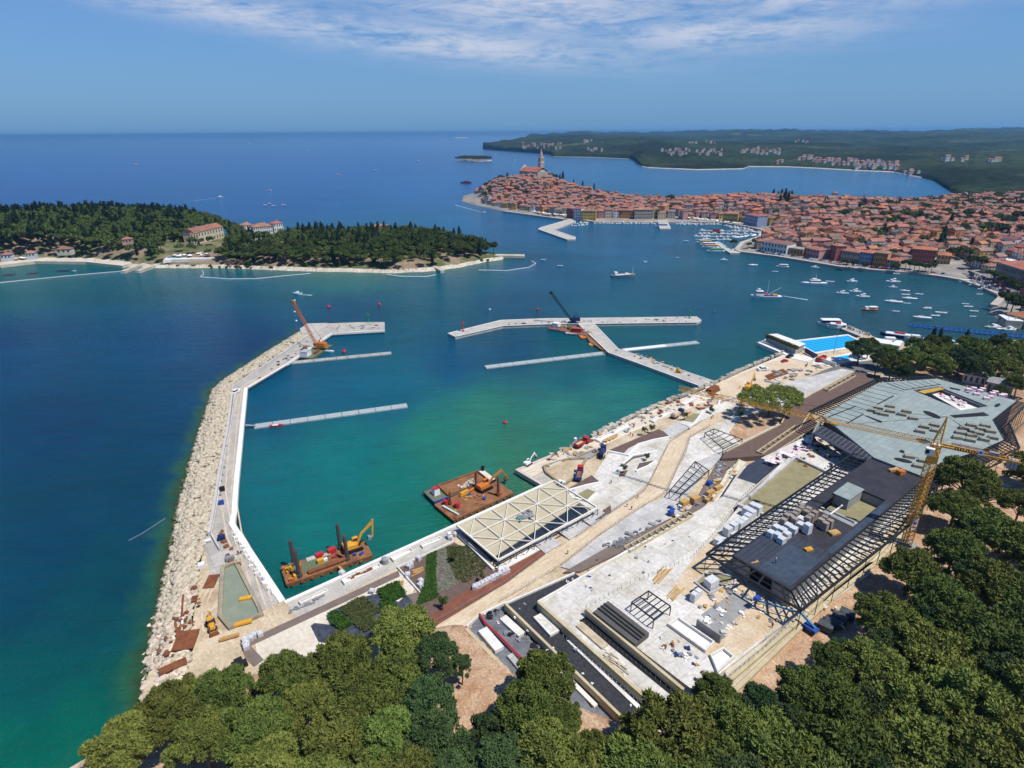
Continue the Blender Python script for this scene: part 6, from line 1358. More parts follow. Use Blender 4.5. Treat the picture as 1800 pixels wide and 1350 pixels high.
parapet([(1372,745),(1276,793)],Z_B,.5,.5,'cream parapet on the lower edge of the brown roof garden',ycon); parapet([(1240,897),(1276,850),(1300,806),(1338,786)],Z_B-1.5,.6,.6,'curving cream wall right of the foam covered strip',ycon)
def clutter(poly,z,n,seed,label,group,mats,smin=.4,smax=1.8,h=(.2,.9),name='building_material',cat='building material'):
    P_=[tuple(p[:2]) for p in gp(poly,z)]; xs=[p[0] for p in P_]; ys=[p[1] for p in P_]; r_=random.Random(seed); mes=[]
    for i in range(5):
        mb=MB()
        for j in range(r_.randint(2,4)): mb.box((r_.uniform(-.5,.5),r_.uniform(-.4,.4),.2+.15*j),(r_.uniform(.5,1.2),r_.uniform(.25,.8),r_.uniform(.15,.4)),r_.uniform(0,3))
        mes.append(mb)
    mm=[mes[i % 5].mesh(name,mats[i % len(mats)]) for i in range(max(5,len(mats)))]; k_=0
    while k_ < n:
        x,y=r_.uniform(min(xs),max(xs)),r_.uniform(min(ys),max(ys))
        if not inpoly(x,y,P_): continue
        o=bpy.data.objects.new(name,mm[k_ % len(mm)]); C.objects.link(o); s_=r_.uniform(smin,smax); o.location=(x,y,z); o.scale=(s_,s_,r_.uniform(*h)); o.rotation_euler=(0,0,r_.uniform(0,6)); tag(o,label,cat,group); k_+=1
gm=[greym,white,grey_conc,timber,pale_conc]
clutter([(1200,1075),(1262,1040),(1290,1020),(1400,1072),(1390,1090),(1330,1100),(1260,1130)],Z3+.1,60,1,'small white or grey building scrap strewn on the sandy courtyard','scrap on the sandy courtyard',[white,white_conc,greym,timber,pale_conc],.5,1.5,name='scrap_piece',cat='scrap')
clutter([(1235,878),(1262,840),(1300,812),(1310,818),(1270,870)],3.0,26,2,'material pile on the pale yard beside the planted strip','piles beside the planted strip',[greym,timber,yellow,pale_conc,white])
clutter([(1160,895),(1230,880),(1212,920),(1170,915)],2.9,22,3,'small material pile at the top of the pale ramp','piles at the ramp top',[greym,blue,rust,timber,white])
clutter([(960,795),(1040,765),(1150,715),(1220,690),(1210,712),(1100,760),(1040,800),(960,828)],2.15,110,4,'building material lying along the quay construction strip','material along the quay strip',[greym,timber,rust,grey_conc,palesand],.7,2.6)
clutter([(1225,690),(1300,700),(1250,716),(1190,735)],2.2,36,5,'material pile below the pipe stack','piles below the pipe stack',[greym,rust,timber,red,palesand],.6,2.2)
clutter([(1360,655),(1440,640),(1420,632),(1470,640),(1380,672),(1330,680)],2.25,60,6,'stacked metal and concrete parts on the yard near the pool','parts near the pool',[greym,greym,rust,grey_conc,white],.8,3.0)
clutter([(1345,812),(1430,765),(1446,775),(1370,815)],Z3+.05,70,7,'pink and white insulation sheet heaped on the terrace beside the brown garden','insulation heap on the terrace',[pinkm,pinkm,white,black,white],.8,2.4,(.2,.6),name='insulation_sheet',cat='insulation sheet')
clutter([(1390,812),(1448,775),(1500,800),(1450,828)],Z3+.05,44,8,'equipment pile in the pit yard beside the black pergola','piles in the pit yard',[greym,timber,black,rust,palesand],.8,2.2)
clutter([(1060,960),(1110,935),(1175,905),(1100,960)],2.8,50,9,'grey foam piece on the narrow planted strip of the ramp','foam on the ramp strip',[greym,membrane,greym,membrane,grey_conc],.5,1.2,(.2,.4),name='foam_piece',cat='foam piece')
clutter([(1240,862),(1262,815),(1282,795),(1276,815),(1256,850)],2.85,60,10,'grey foam piece on the brown strip between the cream walls','foam on the brown strip',[greym,greym,pale_conc,greym,membrane],.6,1.4,(.2,.4),name='foam_piece',cat='foam piece')
clutter([(1010,990),(1150,940),(1250,900),(1260,930),(1120,1015),(1030,1050)],Z2+.05,16,11,'small object left lying on the white roof terrace','objects on the white terrace',[greym,blue,black,white,greym],.4,1.0,name='scrap_piece',cat='scrap')
clutter([(880,1075),(1010,1015),(1120,1240),(1095,1250)],Z1+.05,30,12,'small white scrap on the black gravel roof','scrap on the gravel roof',[white,greym,white,pale_conc,white],.3,.8,name='scrap_piece',cat='scrap')
clutter([(850,1075),(880,1068),(990,1180),(960,1190)],Z0+.05,40,13,'black or grey scrap on the grey membrane terrace','scrap on the membrane terrace',[black,greym,membrane,pinkm,black],.5,1.6,name='scrap_piece',cat='scrap')
clutter([(1160,1110),(1200,1125),(1250,1180),(1230,1200),(1150,1135)],Z3+.05,22,14,'board or tool lying on the white courtyard floor','boards on the white courtyard',[timber,greym,rust,white,dkblue],.6,1.4,name='board',cat='board')
clutter([(1700,840),(1745,800),(1800,770),(1800,800),(1760,850)],5.3,70,15,'wrapped pallet or sack on the rubble yard right of the crane','goods on the rubble yard',[white,pinkm,greym,white,rust],.8,2.6,(.6,1.8),name='wrapped_goods',cat='goods')
clutter([(1290,722),(1310,700),(1325,690),(1330,700),(1300,735)],2.6,16,16,'orange timber or rusty crate near the umbrella pine','crates near the umbrella pine',[rust,timber,rust,oranges,greym],.8,2,name='crate',cat='crate')
clutter([(268,1130),(330,1060),(345,1020),(352,1060),(330,1130),(300,1180)],3.4,24,17,'rusty scrap piece on the upper breakwater boulders','rusty scrap on the boulders',[rust,rust,rustdeck,rust,rust],.5,1.6,(.3,.6),name='scrap_piece',cat='scrap')
clutter([(1380,1080),(1460,1060),(1500,1090),(1440,1110)],7.5,20,18,'timber scrap on the red earth beside the yellow walls','scrap on the red earth',[timber,stone_pale,rust,palesand,stone_pale],.6,2,name='scrap_piece',cat='scrap')
boxes([(1202,886),(1222,880)],2.9,'osb_box',(3.4,2.2,1.5),timber,'orange brown site box on the strip above the ramp','orange site boxes','site box','site_box'); boxes([(1248,868),(1262,860),(1245,880)],3.0,'osb_box2',(3.6,1.6,1.3),timber,'orange brown timber stack beside the curving cream wall','timber stacks','timber stack','timber_stack')
boxes([(1247,852),(1179,904)],2.9,'blue_pack',(1.8,1.5,1.6),blue,'blue and white pack beside the orange site boxes','blue packs','pack','blue_pack')
boxes([(415,1172),(420,1166),(428,1170),(422,1178)],2.1,'tarp_pack',(1.9,1.6,1.2),black,'black and grey tarpaulin pack at the edge of the lower left pines','tarpaulin packs','pack','tarpaulin_pack')
for i,(a,b_) in enumerate([((1450,1105),0),((1462,1098),0),((1475,1090),0),((1488,1083),0)]): boxes([a],7.2,'panel_stack',(2.6,3.6,1.6),M('slate_panel',(.07,.08,.09),.6),['leftmost','second','third','rightmost'][i]+' dark slate panel stack in the clearing below the yellow walls',None,'panel stack','panel_stack',rz=.9)
clutter([(1640,690),(1690,700),(1725,712),(1690,716)],ZR-1.6,26,19,'red and white pack in the white courtyard of the green roof','packs in the roof courtyard',[pinkm,white,pinkm,red,white],.8,2.0,(.4,1),name='roof_pack',cat='pack')
pool([(956,818),(999,805),(1031,804),(1012,836),(990,851),(960,829)],2.06,'sandy foundation pit with brown walls on the quay corner',M('tan_formwork',(.36,.29,.19),.9,var=.3),sand,.9,.8)
pool([(1006,806),(1046,788),(1052,794),(1036,804)],2.06,'grey formwork basin above the foundation pit',grey_conc,grey_conc,.8,.5)
trough((1050,776),(1108,748),'long grey foundation trough on the quay strip below the armour blocks',2.6); trough((1146,742),(1186,722),'tan foundation trough left of the blue sand truck',2.4); trough((1200,712),(1240,692),'grey foundation trough below the pipe stack',2.2); trough((964,820),(1000,805),'white covered trough on the upper edge of the foundation pit',1.4)
for k_,(a,b_) in enumerate([((1062,776),(1068,770)),((1068,773),(1075,768)),((1074,770),(1082,765))]):
    mb=MB(); A1,B1=G(*a,2.6),G(*b_,2.6); mb.tube(A1,B1,.4,n=8); mb.tube(A1+Vector((.8,-.3,0)),B1+Vector((.8,-.3,0)),.35,n=8); single('log_pair',mb,timber,['lower left','middle','upper right'][k_]+' pair of timber logs on the quay strip trough','logs')
for a,w_,lb in (((1168,1014),9,'upper orange rust stain board pile on the courtyard floor'),((1192,1046),7,'lower orange timber beam pile beside the steel frame cube')):
    mb=MB()
    for i in range(5): mb.box((rr_.uniform(-.6,.6),i*.5,.12),(w_*rr_.uniform(.7,1),.28,.2),rr_.uniform(-.06,.06))
    tag(mb.at('beam_pile',timber,G(*a,Z3+.02),R(50)),lb,'beam pile')
mb=MB()
for j in range(3):
    for i in range(5-j): mb.tube((-4,(i+j/2)*.95,.45+j*.8),(4,(i+j/2)*.95,.45+j*.8),.44,n=9)
tag(mb.at('pipe_stack',rust,G(1258,690,2.15),heading((1248,694),(1270,682),2)),'stack of big rust brown pipes at the root of the linking pier','pipe stack')
for i,(a,b_,lb) in enumerate([((1352,668),(1386,656),'lowest bundle of red reinforcement bars near the yellow excavator'),((1348,664),(1380,652),'upper bundle of red reinforcement bars near the yellow excavator')]):
    A1,B1=G(*a,2.3),G(*b_,2.3); mb=MB()
    for j in range(6): mb.beam(A1+Vector((0,j*.5,.1)),B1+Vector((0,j*.5,.1+.1*(j % 2))),.3,.3)
    single('bar_bundle',mb,rust,lb,'bar bundle')
bl=empty('boom_lift',G(1424,1108,7.3),heading((1424,1108),(1340,1050),8),'blue boom lift reaching up to the front corner of the black steel building','boom lift')
mb=MB(); mb.box((0,0,.9),(3.4,2.0,.9)); mb.build('chassis',blue,bl); tip=loc(bl,G(1334,1056,ZR-3)); mb=MB(); mb.beam((-1,0,1.6),(3,0,3.2),.5,.5); mb.beam((3,0,3.2),tip,.34,.4); mb.build('boom',M('lift_blue',(.05,.22,.42),.5),bl); mb=MB(); mb.box(tuple(tip+Vector((.6,0,.3))),(1.2,1.6,1.1)); mb.build('basket',blue,bl)
for x_ in (-1.2,1.2):
    for sd in (-1,1): mb=MB(); mb.tube((x_,sd*.8,.5),(x_,sd*1.15,.5),.5,n=10); mb.build('wheel',black,bl)
# ----------------------------------------------------------------pool by the bay
pool_t=world_thing('swimming_pool',tuple(G(1390,600,2)),'bright blue outdoor swimming pool with lane lines beside the sea','swimming pool')
PQ=gp([(1394,600),(1490,589),(1525,606),(1432,621)],3.0)
pw=bpy.data.materials.new('pool_water'); pw.use_nodes=True; pw.node_tree.nodes['Principled BSDF'].inputs['Base Color'].default_value=(0.01,0.42,0.80,1); pw.node_tree.nodes['Principled BSDF'].inputs['Roughness'].default_value=.25
mb=MB(); mb.prism([p[:2] for p in PQ],1.5,3.0); mb.build('water',pw,pool_t,world=True)
for i in range(1,8): mb=MB(); mb.beam(PQ[0].lerp(PQ[3],i/8)+Vector((0,0,.06)),PQ[1].lerp(PQ[2],i/8)+Vector((0,0,.06)),.16,.1); mb.build('lane_line',dkblue,pool_t,world=True)
mb=MB(); mb.wall([p[:2] for p in PQ],1.8,.5,3.25,closed=True); mb.build('rim',white_conc,pool_t,world=True)
slab('pool_platform',[(1331,602),(1352,594),(1388,618),(1440,632),(1530,612),(1545,622),(1520,634),(1440,640),(1392,630),(1378,622)],2.4,3,white_conc)
pt=world_thing('small_pool',tuple(G(1470,628,2)),'small blue paddling pool below the swimming pool','swimming pool'); mb=MB(); P_=gp([(1462,628),(1490,624),(1500,630),(1470,633)],2.7); mb.prism([p[:2] for p in P_],2,2.7); mb.build('water',pw,pt,world=True); mb=MB(); mb.wall([p[:2] for p in P_],.7,2,2.8,closed=True); mb.build('rim',white_conc,pt,world=True)
ph=world_thing('pool_house',tuple(G(1375,600,2)),'long low concrete pool house with greenery hanging from its roof edge','building')
P_=gp([(1350,589),(1367,588),(1414,605),(1400,611)],6.5); mb=MB(); mb.prism([p[:2] for p in P_],2.4,6.5); mb.build('wall',concrete,ph,world=True); mb=MB(); c=sum(P_,Vector())/4; mb.prism([(c+(p-c)*1.06)[:2] for p in P_],6.5,6.9); mb.build('roof',white_conc,ph,world=True)
mb=MB(); mb.wall([p[:2] for p in gp([(1348,592),(1399,614)],5.0)],.4,2.5,5.6); mb.build('dark_arcade',pitshade_black,ph,world=True)
rs=np.random.RandomState(3); cs=[tuple(G(1349+52*u,590.5+21*u,6.7)-Vector(ph.location)) for u in np.linspace(0,1,16)]; o=bpy.data.objects.new('hanging_plants',crown_mesh('hanging',rs,cs,[1.1]*16,2500,.3,hedge2)); C.objects.link(o); o.parent=ph
mb=MB(); mb.wall([p[:2] for p in gp([(1416,612),(1437,624)],5)],.4,2.4,5.2); single('dark_screen',mb,dkblue,'dark blue screen wall at the end of the pool house','screen')
for sg,lb in (((1420,634),(1436,625),'left'),((1436,625),(1468,636),'right')) and [(((1420,636),(1437,627)),'left'),(((1437,627),(1470,638)),'right')]:
    mb=MB(); A1,B1=G(*sg[0],4.6),G(*sg[1],4.6); mb.wall([A1[:2],B1[:2]],.5,2.3,4.6); single('canopy_wall',mb,white_conc,lb+' white wing wall of the pool entrance','wall')
lp=empty('light_mast',G(1465,622,2.4),0,'tall thin floodlight mast beside the swimming pool','light mast'); mb=MB(); mb.tube((0,0,0),(0,0,17),.16,.1,6); mb.build('pole',greym,lp); mb=MB(); mb.box((0,0,17.2),(2.4,.5,.5)); mb.box((0,0,16.2),(1.8,.4,.4)); mb.build('floodlight',white,lp)
slab('bathing_pier',[(1478,571),(1500,575),(1530,588),(1545,600),(1530,604),(1515,592),(1480,578)],1.7,2.4,concrete)
# ----------------------------------------------------------------island trees
def low_tree(seed,kind):
    rs=np.random.RandomState(seed)
    if kind=='cyp':
        cs=[(rs.normal()*.12,rs.normal()*.12,z) for z in np.linspace(-4.2,5.0,9)]; rd=[1.25*(1-((z+1)/7.2)**2)+.25 for _,_,z in cs]; return cs,rd,1.25
    n=16; cs,rd=[],[]
    for j in range(n):
        a=rs.rand()*6.28; q_=rs.rand()**.5*3.6; cs.append((q_*math.cos(a),q_*math.sin(a),(1-(q_/4.4)**2)*2.4-rs.rand()*1.6)); rd.append(rs.uniform(.9,1.7))
    return cs,rd,.8
IM={'pine': [],'cyp': []}; SMV={'pine': [],'cyp': []}
ICO0=ico(1)
for kd,cnt in (('pine',5),('cyp',3)):
    for i in range(cnt):
        cs,rd,fl=low_tree(500+i,kd); rs=np.random.RandomState(i); mat=islfol if kd=='pine' else cypfol
        IM[kd].append(crown_mesh('island_crown',rs,cs,rd,1500 if kd=='pine' else 700,.42 if kd=='pine' else .3,mat,flat=fl if kd=='pine' else 1.2))
        V,F=tufts(rs,cs,rd,260,.75,.35,fl if kd=='pine' else 1.2); Vs,Fs,k_=[V],[F],len(V)
        for c,r_ in zip(cs,rd): v=ICO0[0]*r_*.9*(1+rs.normal(size=(len(ICO0[0]),1))*.1)+np.array(c); Vs.append(v); Fs.append(ICO0[1]+k_); k_+=len(v)
        SMV[kd].append((np.concatenate(Vs),np.concatenate(Fs)))
mb=MB(); mb.tube((0,0,-7.5),(.2,0,-.5),.32,.2,6); TRK=mb.mesh('island_trunk',bark)
def woods(spots,label_fn,n_ind,stuff_label,names=('pine_tree','cypress_tree')):
    """spots: (x, y, ground z, scale, kind) - nearest ones become things, the rest one merged wood"""
    spots=sorted(spots,key=lambda s: math.hypot(s[0],s[1])/s[3]); cnt=0
    for i,(x,y,z,s_,kd) in enumerate(spots[:n_ind]):
        me=IM[kd][i % len(IM[kd])]; zc=z+(6.6 if kd=='pine' else 5.2)*s_; lb,gr=label_fn(x,y,kd)
        r=empty(names[0] if kd=='pine' else names[1],(x,y,zc),rn.uniform(0,6.28),lb,'tree',gr); r.scale=(s_,)*3
        o=bpy.data.objects.new('crown',me); C.objects.link(o); o.parent=r
        if kd=='pine': o=bpy.data.objects.new('trunk',TRK); C.objects.link(o); o.parent=r
    for kd in ('pine','cyp'):
        Vs,Fs,k_=[],[],0
        for i,(x,y,z,s_,k2) in enumerate(spots[n_ind:]):
            if k2 !=kd: continue
            v,f=SMV[kd][i % len(SMV[kd])]; a=rn.uniform(0,6.28); c,s=math.cos(a),math.sin(a); zc=z+(5.8 if kd=='pine' else 4.8)*s_
            Vs.append(np.stack([v[:,0]*c-v[:,1]*s,v[:,0]*s+v[:,1]*c,v[:,2]],1)*s_+np.array([x,y,zc])); Fs.append(f+k_); k_+=len(v)
        if Vs:
            o=bpy.data.objects.new('woodland' if kd=='pine' else 'cypress_wood',npmesh('woodland',np.concatenate(Vs),np.concatenate(Fs),islfol if kd=='pine' else cypfol)); C.objects.link(o)
            tag(o,stuff_label if kd=='pine' else stuff_label.replace('pine','cypress'),'wood',None,'stuff')
def sample(poly,spacing,seed,keep=lambda px,py: True,zf=None,inset=0):
    r_=random.Random(seed); xs=[p[0] for p in poly]; ys=[p[1] for p in poly]; x=min(xs); out=[]
    while x < max(xs):
        y=min(ys)
        while y < max(ys):
            a,b_=x+r_.uniform(-.45,.45)*spacing,y+r_.uniform(-.45,.45)*spacing
            if inpoly(a,b_,poly):
                out.append((a,b_))
            y+=spacing
        x+=spacing
    A_=np.array(out)
    if inset and len(A_): A_=A_[segdist(A_[:,0],A_[:,1],poly,True) > inset]
    z=zf(A_[:,0],A_[:,1]); res=[]
    for (a,b_),z_ in zip(A_,z):
        px,py=PX((a,b_,float(z_)))
        if keep(px,py): res.append((a,b_,float(z_),px,py))
    return res
CLEAR=[(-30,75,452,470),(75,215,450,466),(140,285,432,455),(215,290,452,475),(283,385,426,462),(336,402,408,450),(436,500,402,442),(545,590,438,456),(620,645,442,452),(648,690,446,462),(700,750,450,466),(762,790,442,460),(800,835,452,462)]
def kisl(px,py):
    if px <-160: return False
    for (a,b_,c,d) in CLEAR:
        if a < px < b_ and c < py < d: return rn.random() < (.05 if c > 450 or a < 420 and b_ > 336 else .35)
    return True
IP=[tuple(p[:2]) for p in ISLP]
sp_i=sample(IP,6.6,7,kisl,isl_h,7.5); spots=[]
for (x,y,z,px,py) in sp_i:
    cyp=rn.random() < (.30 if px < 330 and py < 430 else .32 if 520 < px < 680 and py < 440 else .10)
    spots.append((x,y,z,rn.uniform(.85,1.35) if not cyp else rn.uniform(1.0,1.7),'cyp' if cyp else 'pine'))
def ilab(x,y,kd):
    px=PX((x,y,5))[0]; k_='rounded pine' if kd=='pine' else 'slim dark cypress'
    w_='left part of the wooded island behind the beach' if px < 330 else 'middle of the wooded island near the grand hotel' if px < 620 else 'right end of the wooded island towards its jetty'
    return k_+' near the shore on the '+w_ if kd=='pine' else k_+' on the '+w_,k_+'s, '+w_
woods(spots,ilab,300,'dense pine wood covering the back of the island')
for (x,y),lb in (((225,475),'left'),): pass
IS1=[tuple(p[:2]) for p in ISL1]
s1_=sample(IS1,13,3,zf=lambda x,y: np.full(x.shape,2.5),inset=9)
woods([(x,y,z,rn.uniform(1.2,1.9),'pine') for x,y,z,px,py in s1_],ilab,0,'dark pine wood covering the small round island')

def jetty(a,b_,w,label,mat=stone_pale,z=1.3):
    mb=MB(); mb.beam(G(*a,z),G(*b_,z),w,2.6); single('jetty',mb,mat,label,'jetty')
jetty((216,478.5),(262,462),4.5,'left stone jetty below the island beach'); jetty((241,478),(286,463),4.5,'right stone jetty below the island pool'); jetty((778,477.5),(764,470),4,'little white stone jetty on the island'); jetty((868,450),(922,450.5),9,'wide pale stone breakwater at the right tip of the island',stone_pale,1.6)
def terracotta(i): return [M('roof_tiles_a',(0.40,0.175,0.11),.9,col2=(.24,.125,.09),scale=.07,obrand=.2,fine=.25),M('roof_tiles_b',(0.33,0.17,0.125),.9,col2=(.21,.13,.105),scale=.07,obrand=.2,fine=.25),M('roof_tiles_c',(0.47,0.19,0.095),.9,col2=(.32,.14,.08),scale=.07,obrand=.15,fine=.25),M('roof_tiles_d',(0.30,0.20,0.165),.9,col2=(.19,.14,.12),scale=.07,obrand=.2,fine=.25)][i % 4]
WALLC={'cream': (.62,.54,.38),'white': (.72,.70,.66),'yellow': (.62,.42,.12),'ochre': (.55,.34,.14),'pink': (.56,.30,.27),'red': (.36,.11,.09),'grey': (.36,.35,.34),'orange': (.58,.26,.10),'stone': (.42,.37,.30),'blue': (.30,.36,.50)}
WM={k_: M('plaster_'+k_,c,.9,col2=tuple(x*.78 for x in c),scale=.25) for k_,c in WALLC.items()}
shutter=M('dark_opening',(.05,.055,.06),.4,var=0)  # one even dark colour for windows and belfry openings
def roof_geom(mb,w,d,z,h,over=.5,hip=True):
    x,y=w/2+over,d/2+over
    if w >=d: r0,r1=(-x+(y if hip else 0),0,z+h),(x-(y if hip else 0),0,z+h); fs=[(0,1,5,4),(2,3,4,5),(1,2,5),(3,0,4)]
    else: r0,r1=(0,-y+(x if hip else 0),z+h),(0,y-(x if hip else 0),z+h); fs=[(1,2,5,4),(3,0,4,5),(0,1,4),(2,3,5)]
    mb.add([(-x,-y,z),(x,-y,z),(x,y,z),(-x,y,z),r0,r1],fs+[(3,2,1,0)])
ISLN=('island_hotel','island_hotel_wing','grand_hotel','hotel_wing','ridge_building','beach_house')
def special(a,b_,dep,h,wall,label,cols,rows,z=2.1,rh=2.2,hip=True,roofm=None,flat=False,name='town_building',chim=1,cat='building',yneg=False):
    if name in ISLN:
        for _ in range(5): g_=G((a[0]+b_[0])/2,(a[1]+b_[1])/2,z); z=max(2.2,float(isl_h(g_.x,g_.y))-.5)
    A1,B1=G(*a,z),G(*b_,z); d=B1-A1; w=d.length; rz=math.atan2(d.y,d.x); nn=Vector((-d.y,d.x,0)).normalized(); c=(A1+B1)/2+nn*dep/2
    r=empty(name,(c.x,c.y,z),rz,label,cat); mb=MB(); mb.box((0,0,h/2-1),(w,dep,h+2));
    if not hip and not flat:
        for sx in (-1,1): mb.add([(sx*w/2,-dep/2,h),(sx*w/2,dep/2,h),(sx*w/2,0,h+rh*.93)],[(0,1,2)])
    mb.build('wall',WM.get(wall) or wall,r); mb=MB()
    if flat: mb.box((0,0,h+.2),(w+.6,dep+.6,.4))
    else: roof_geom(mb,w,dep,h,rh,.5,hip)
    rf=mb.build('roof',roofm or terracotta(0),r)
    if chim: mb=MB(); mb.box((w*.22,dep*.15,h+rh*.8),(.8,.8,1.6)); mb.build('chimney',WM['cream'],rf)
    for j in range(rows):
        for i in range(cols):
            mb=MB(); mb.box((-w/2+w*(i+.5)/cols,-dep/2-.03,h*(j+.55)/rows),(min(1.6,w/cols*.42),.12,h/rows*.52)); mb.build('window',shutter,r)
    return r
special((346,430),(395,418),16,13,'cream','cream island hotel with red tiled gable roof above the white pool terrace',10,2,4.0,4.5,False,name='island_hotel')
special((338,432),(352,431),14,13,'cream','cream curved gable pavilion at the left end of the island hotel',3,2,4.0,1,flat=True,name='island_hotel_wing')
special((449,424),(482,421),18,16,'white','white grand hotel with many windows and hipped red roofs in the island trees',9,4,5.0,3.5,name='grand_hotel')
special((432,417),(448,415),12,14,'white','white left tower wing of the grand hotel under a small red roof',4,3,5.0,3,name='hotel_wing'); special((484,415),(500,413),12,15,'white','white right wing of the grand hotel half hidden by trees',4,3,5.0,3,name='hotel_wing')
special((652,412),(684,408),14,9,'pink','low pinkish flat roofed building on top of the island ridge',6,2,8,1,flat=True,name='ridge_building')
for i,(a,b_,c_,d_,lb) in enumerate([(2,456,20,'white','small red roofed beach pavilion at the left edge'),(46,453,62,'white','small red roofed beach pavilion behind the beach umbrellas'),(215,428,232,'pink','red roofed bungalow among the left island pines'),(100,446,125,'cream','long low tiled hut under the left island pines')]):
    special((a,b_),(c_,b_-1),8,4,d_,lb,3,1,2.5,2.2,name='beach_house',chim=0)
ZT=6.6
slab('pool_terrace',[(286,458),(300,446),(330,441),(376,443),(384,450),(374,454),(300,456)],ZT,3.0,white_conc)
mb=MB(); mb.prism([p[:2] for p in gp([(293,454),(300,448),(318,447),(322,453)],ZT+.1)],3,ZT+.1); single('hotel_pool',mb,pw,'pale blue island pool on the white hotel terrace, larger one','swimming pool'); mb=MB(); mb.prism([p[:2] for p in gp([(352,450),(366,447),(378,449),(360,453)],ZT+.1)],3,ZT+.1); single('hotel_pool',mb,pw,'small blue pool at the right end of the white hotel terrace','swimming pool')
slab('beach',[(0,466),(60,459),(150,460),(215,467),(232,462),(215,455),(130,452),(60,452),(0,457)],3.1,3,M('beach_pebbles',(.62,.56,.45),.95,col2=(.5,.44,.35),scale=.1))
def scatter_line(name,me,pts,n,z,jit,label,cat,group,seed=0,zfun=None,s=(.9,1.1),rz=None):
    r_=random.Random(seed)
    for i in range(n):
        a=along(pts,(i+.5)/n); p=G(a[0],a[1],z); x,y=p.x+r_.uniform(-jit,jit),p.y+r_.uniform(-jit,jit); o=bpy.data.objects.new(name,me); C.objects.link(o)
        o.location=(x,y,z); k_=r_.uniform(*s); o.scale=(k_,k_,k_); o.rotation_euler=(0,0,r_.uniform(0,6.28) if rz is None else rz+r_.uniform(-.15,.15)); tag(o,label,cat,group)
mb=MB(); mb.tube((0,0,0),(0,0,2.5),.06,n=5); mb.tube((0,0,2.1),(0,0,3.0),2.1,.1,8); PAR=mb.mesh('parasol',white)
mb=MB(); mb.box((0,0,.3),(2.0,.7,.12)); mb.box((-.7,0,.5),(.7,.7,.1),0,.6); mb.box((.5,0,.15),(.1,.6,.3)); BED=mb.mesh('sunbed',white)
scatter_line('sunbed',BED,[(85,457),(150,456),(230,461)],60,3.1,4.5,'white sunbed on the pebble beach of the island','sunbed','sunbeds on the island beach',3)
scatter_line('parasol',PAR,[(20,458),(60,455)],12,3.1,2,'white parasol at the left end of the island beach','parasol','parasols on the island beach',4); scatter_line('parasol',PAR,[(300,453),(380,449)],14,ZT,6,'white parasol on the island pool terrace','parasol','parasols on the pool terrace',5)
scatter_line('parasol',PAR,[(938,373.5),(965,378),(1000,381)],36,2.4,2.5,'white restaurant parasol on the narrow quay left of the mole','parasol','parasols left of the mole',6); scatter_line('parasol',PAR,[(1172,381),(1190,384),(1225,386),(1260,390),(1300,395)],44,2.4,2.5,'white cafe parasol behind the old harbour','parasol','parasols behind the old harbour',7); scatter_line('parasol',PAR,[(1295,420),(1335,415)],14,2.4,3,'white cafe parasol on the harbour spit','parasol','parasols on the harbour spit',8)
sp_=[]
for (a,b_,n) in (((395,468),(480,470),40),((560,462),(760,470),60),((290,466),(392,468),26),((780,466),(860,456),30)):
    for i in range(n): u=rn.random(); p=G(a[0]+(b_[0]-a[0])*u,a[1]+(b_[1]-a[1])*u-rn.uniform(0,5),2.2); sp_.append((p.x,p.y,0,rn.uniform(.28,.45),'pine'))
woods([(x,y,-.9,s_,k_) for x,y,z,s_,k_ in sp_],ilab,0,'low green pine scrub along the island shore path')
rs=np.random.RandomState(9); boug=M('purple_blossom',(.22,.05,.13),.9,col2=(.10,.09,.04),scale=.5)
for i,(a,lb) in enumerate([((412,462),'left patch of purple bougainvillea on the island slope'),((440,458),'largest patch of purple bougainvillea under the hotel'),((470,461),'right patch of purple bougainvillea on the island slope')]):
    p=G(*a,4); cs=[(rs.uniform(-8,8),rs.uniform(-2,2),rs.uniform(-.5,1)) for _ in range(14)]; o=bpy.data.objects.new('flowering_bush',crown_mesh('bush',rs,cs,[rs.uniform(1,1.8) for _ in cs],1200,.4,boug)); C.objects.link(o); o.location=p; tag(o,lb,'bush')

# ----------------------------------------------------------------old town
special((1022,386.5),(1047,387),14,13,'yellow','bright yellow harbour palace with rows of windows right of the mole root',8,3); special((1115,385.5),(1146,385.5),16,14,'stone','large pale stone town hall with three rows of windows facing the harbour',11,3)
special((996,383.5),(1006,384.5),10,15,'red','narrow dark red house on the quay beside the mole root',3,3); special((1008,385),(1021,386),11,16,'white','tall white house just left of the bright yellow palace',4,4); special((1078,384),(1088,384),10,12,'white','slim white balconied house between red harbour houses',2,3)
special((1089,384),(1110,384.5),12,12,'orange','orange red harbour house left of the stone town hall',6,3); special((1050,384),(1062,384),12,11,'pink','pink house with a blue striped awning behind the harbour',4,3); special((1063,384),(1076,384),12,13,'cream','cream house with green shutters behind the harbour',4,3); special((1148,384),(1160,383),12,13,'cream','cream building with a small red roof right of the town hall',3,3)
special((1167,380),(1175,378),9,15,'ochre','ochre clock tower house at the harbour square',2,3); special((1176,380),(1192,383),12,13,'grey','grey stone palace beside the harbour square',5,3); special((1193,384),(1200,386),8,12,'pink','slim rose house at the corner of the old harbour',2,3)
special((1270,389.5),(1296,391),14,12,'yellow','long yellow palace with dark windows behind the old harbour',10,2); special((1307,394),(1330,399),16,14,'blue','blue grey palace at the back of the old harbour',8,3); special((1336,392),(1352,398),14,11,'yellow','yellow house with a cream awning right of the blue grey palace',4,2)
special((1337,441),(1381,448),18,10.5,'white','big white warehouse with arched doors and a brown hipped roof on the waterfront',8,2,roofm=terracotta(1)); special((1383,447),(1410,451),12,7,'orange','low orange terrace building right of the white warehouse',5,1,flat=True,roofm=grey_conc)
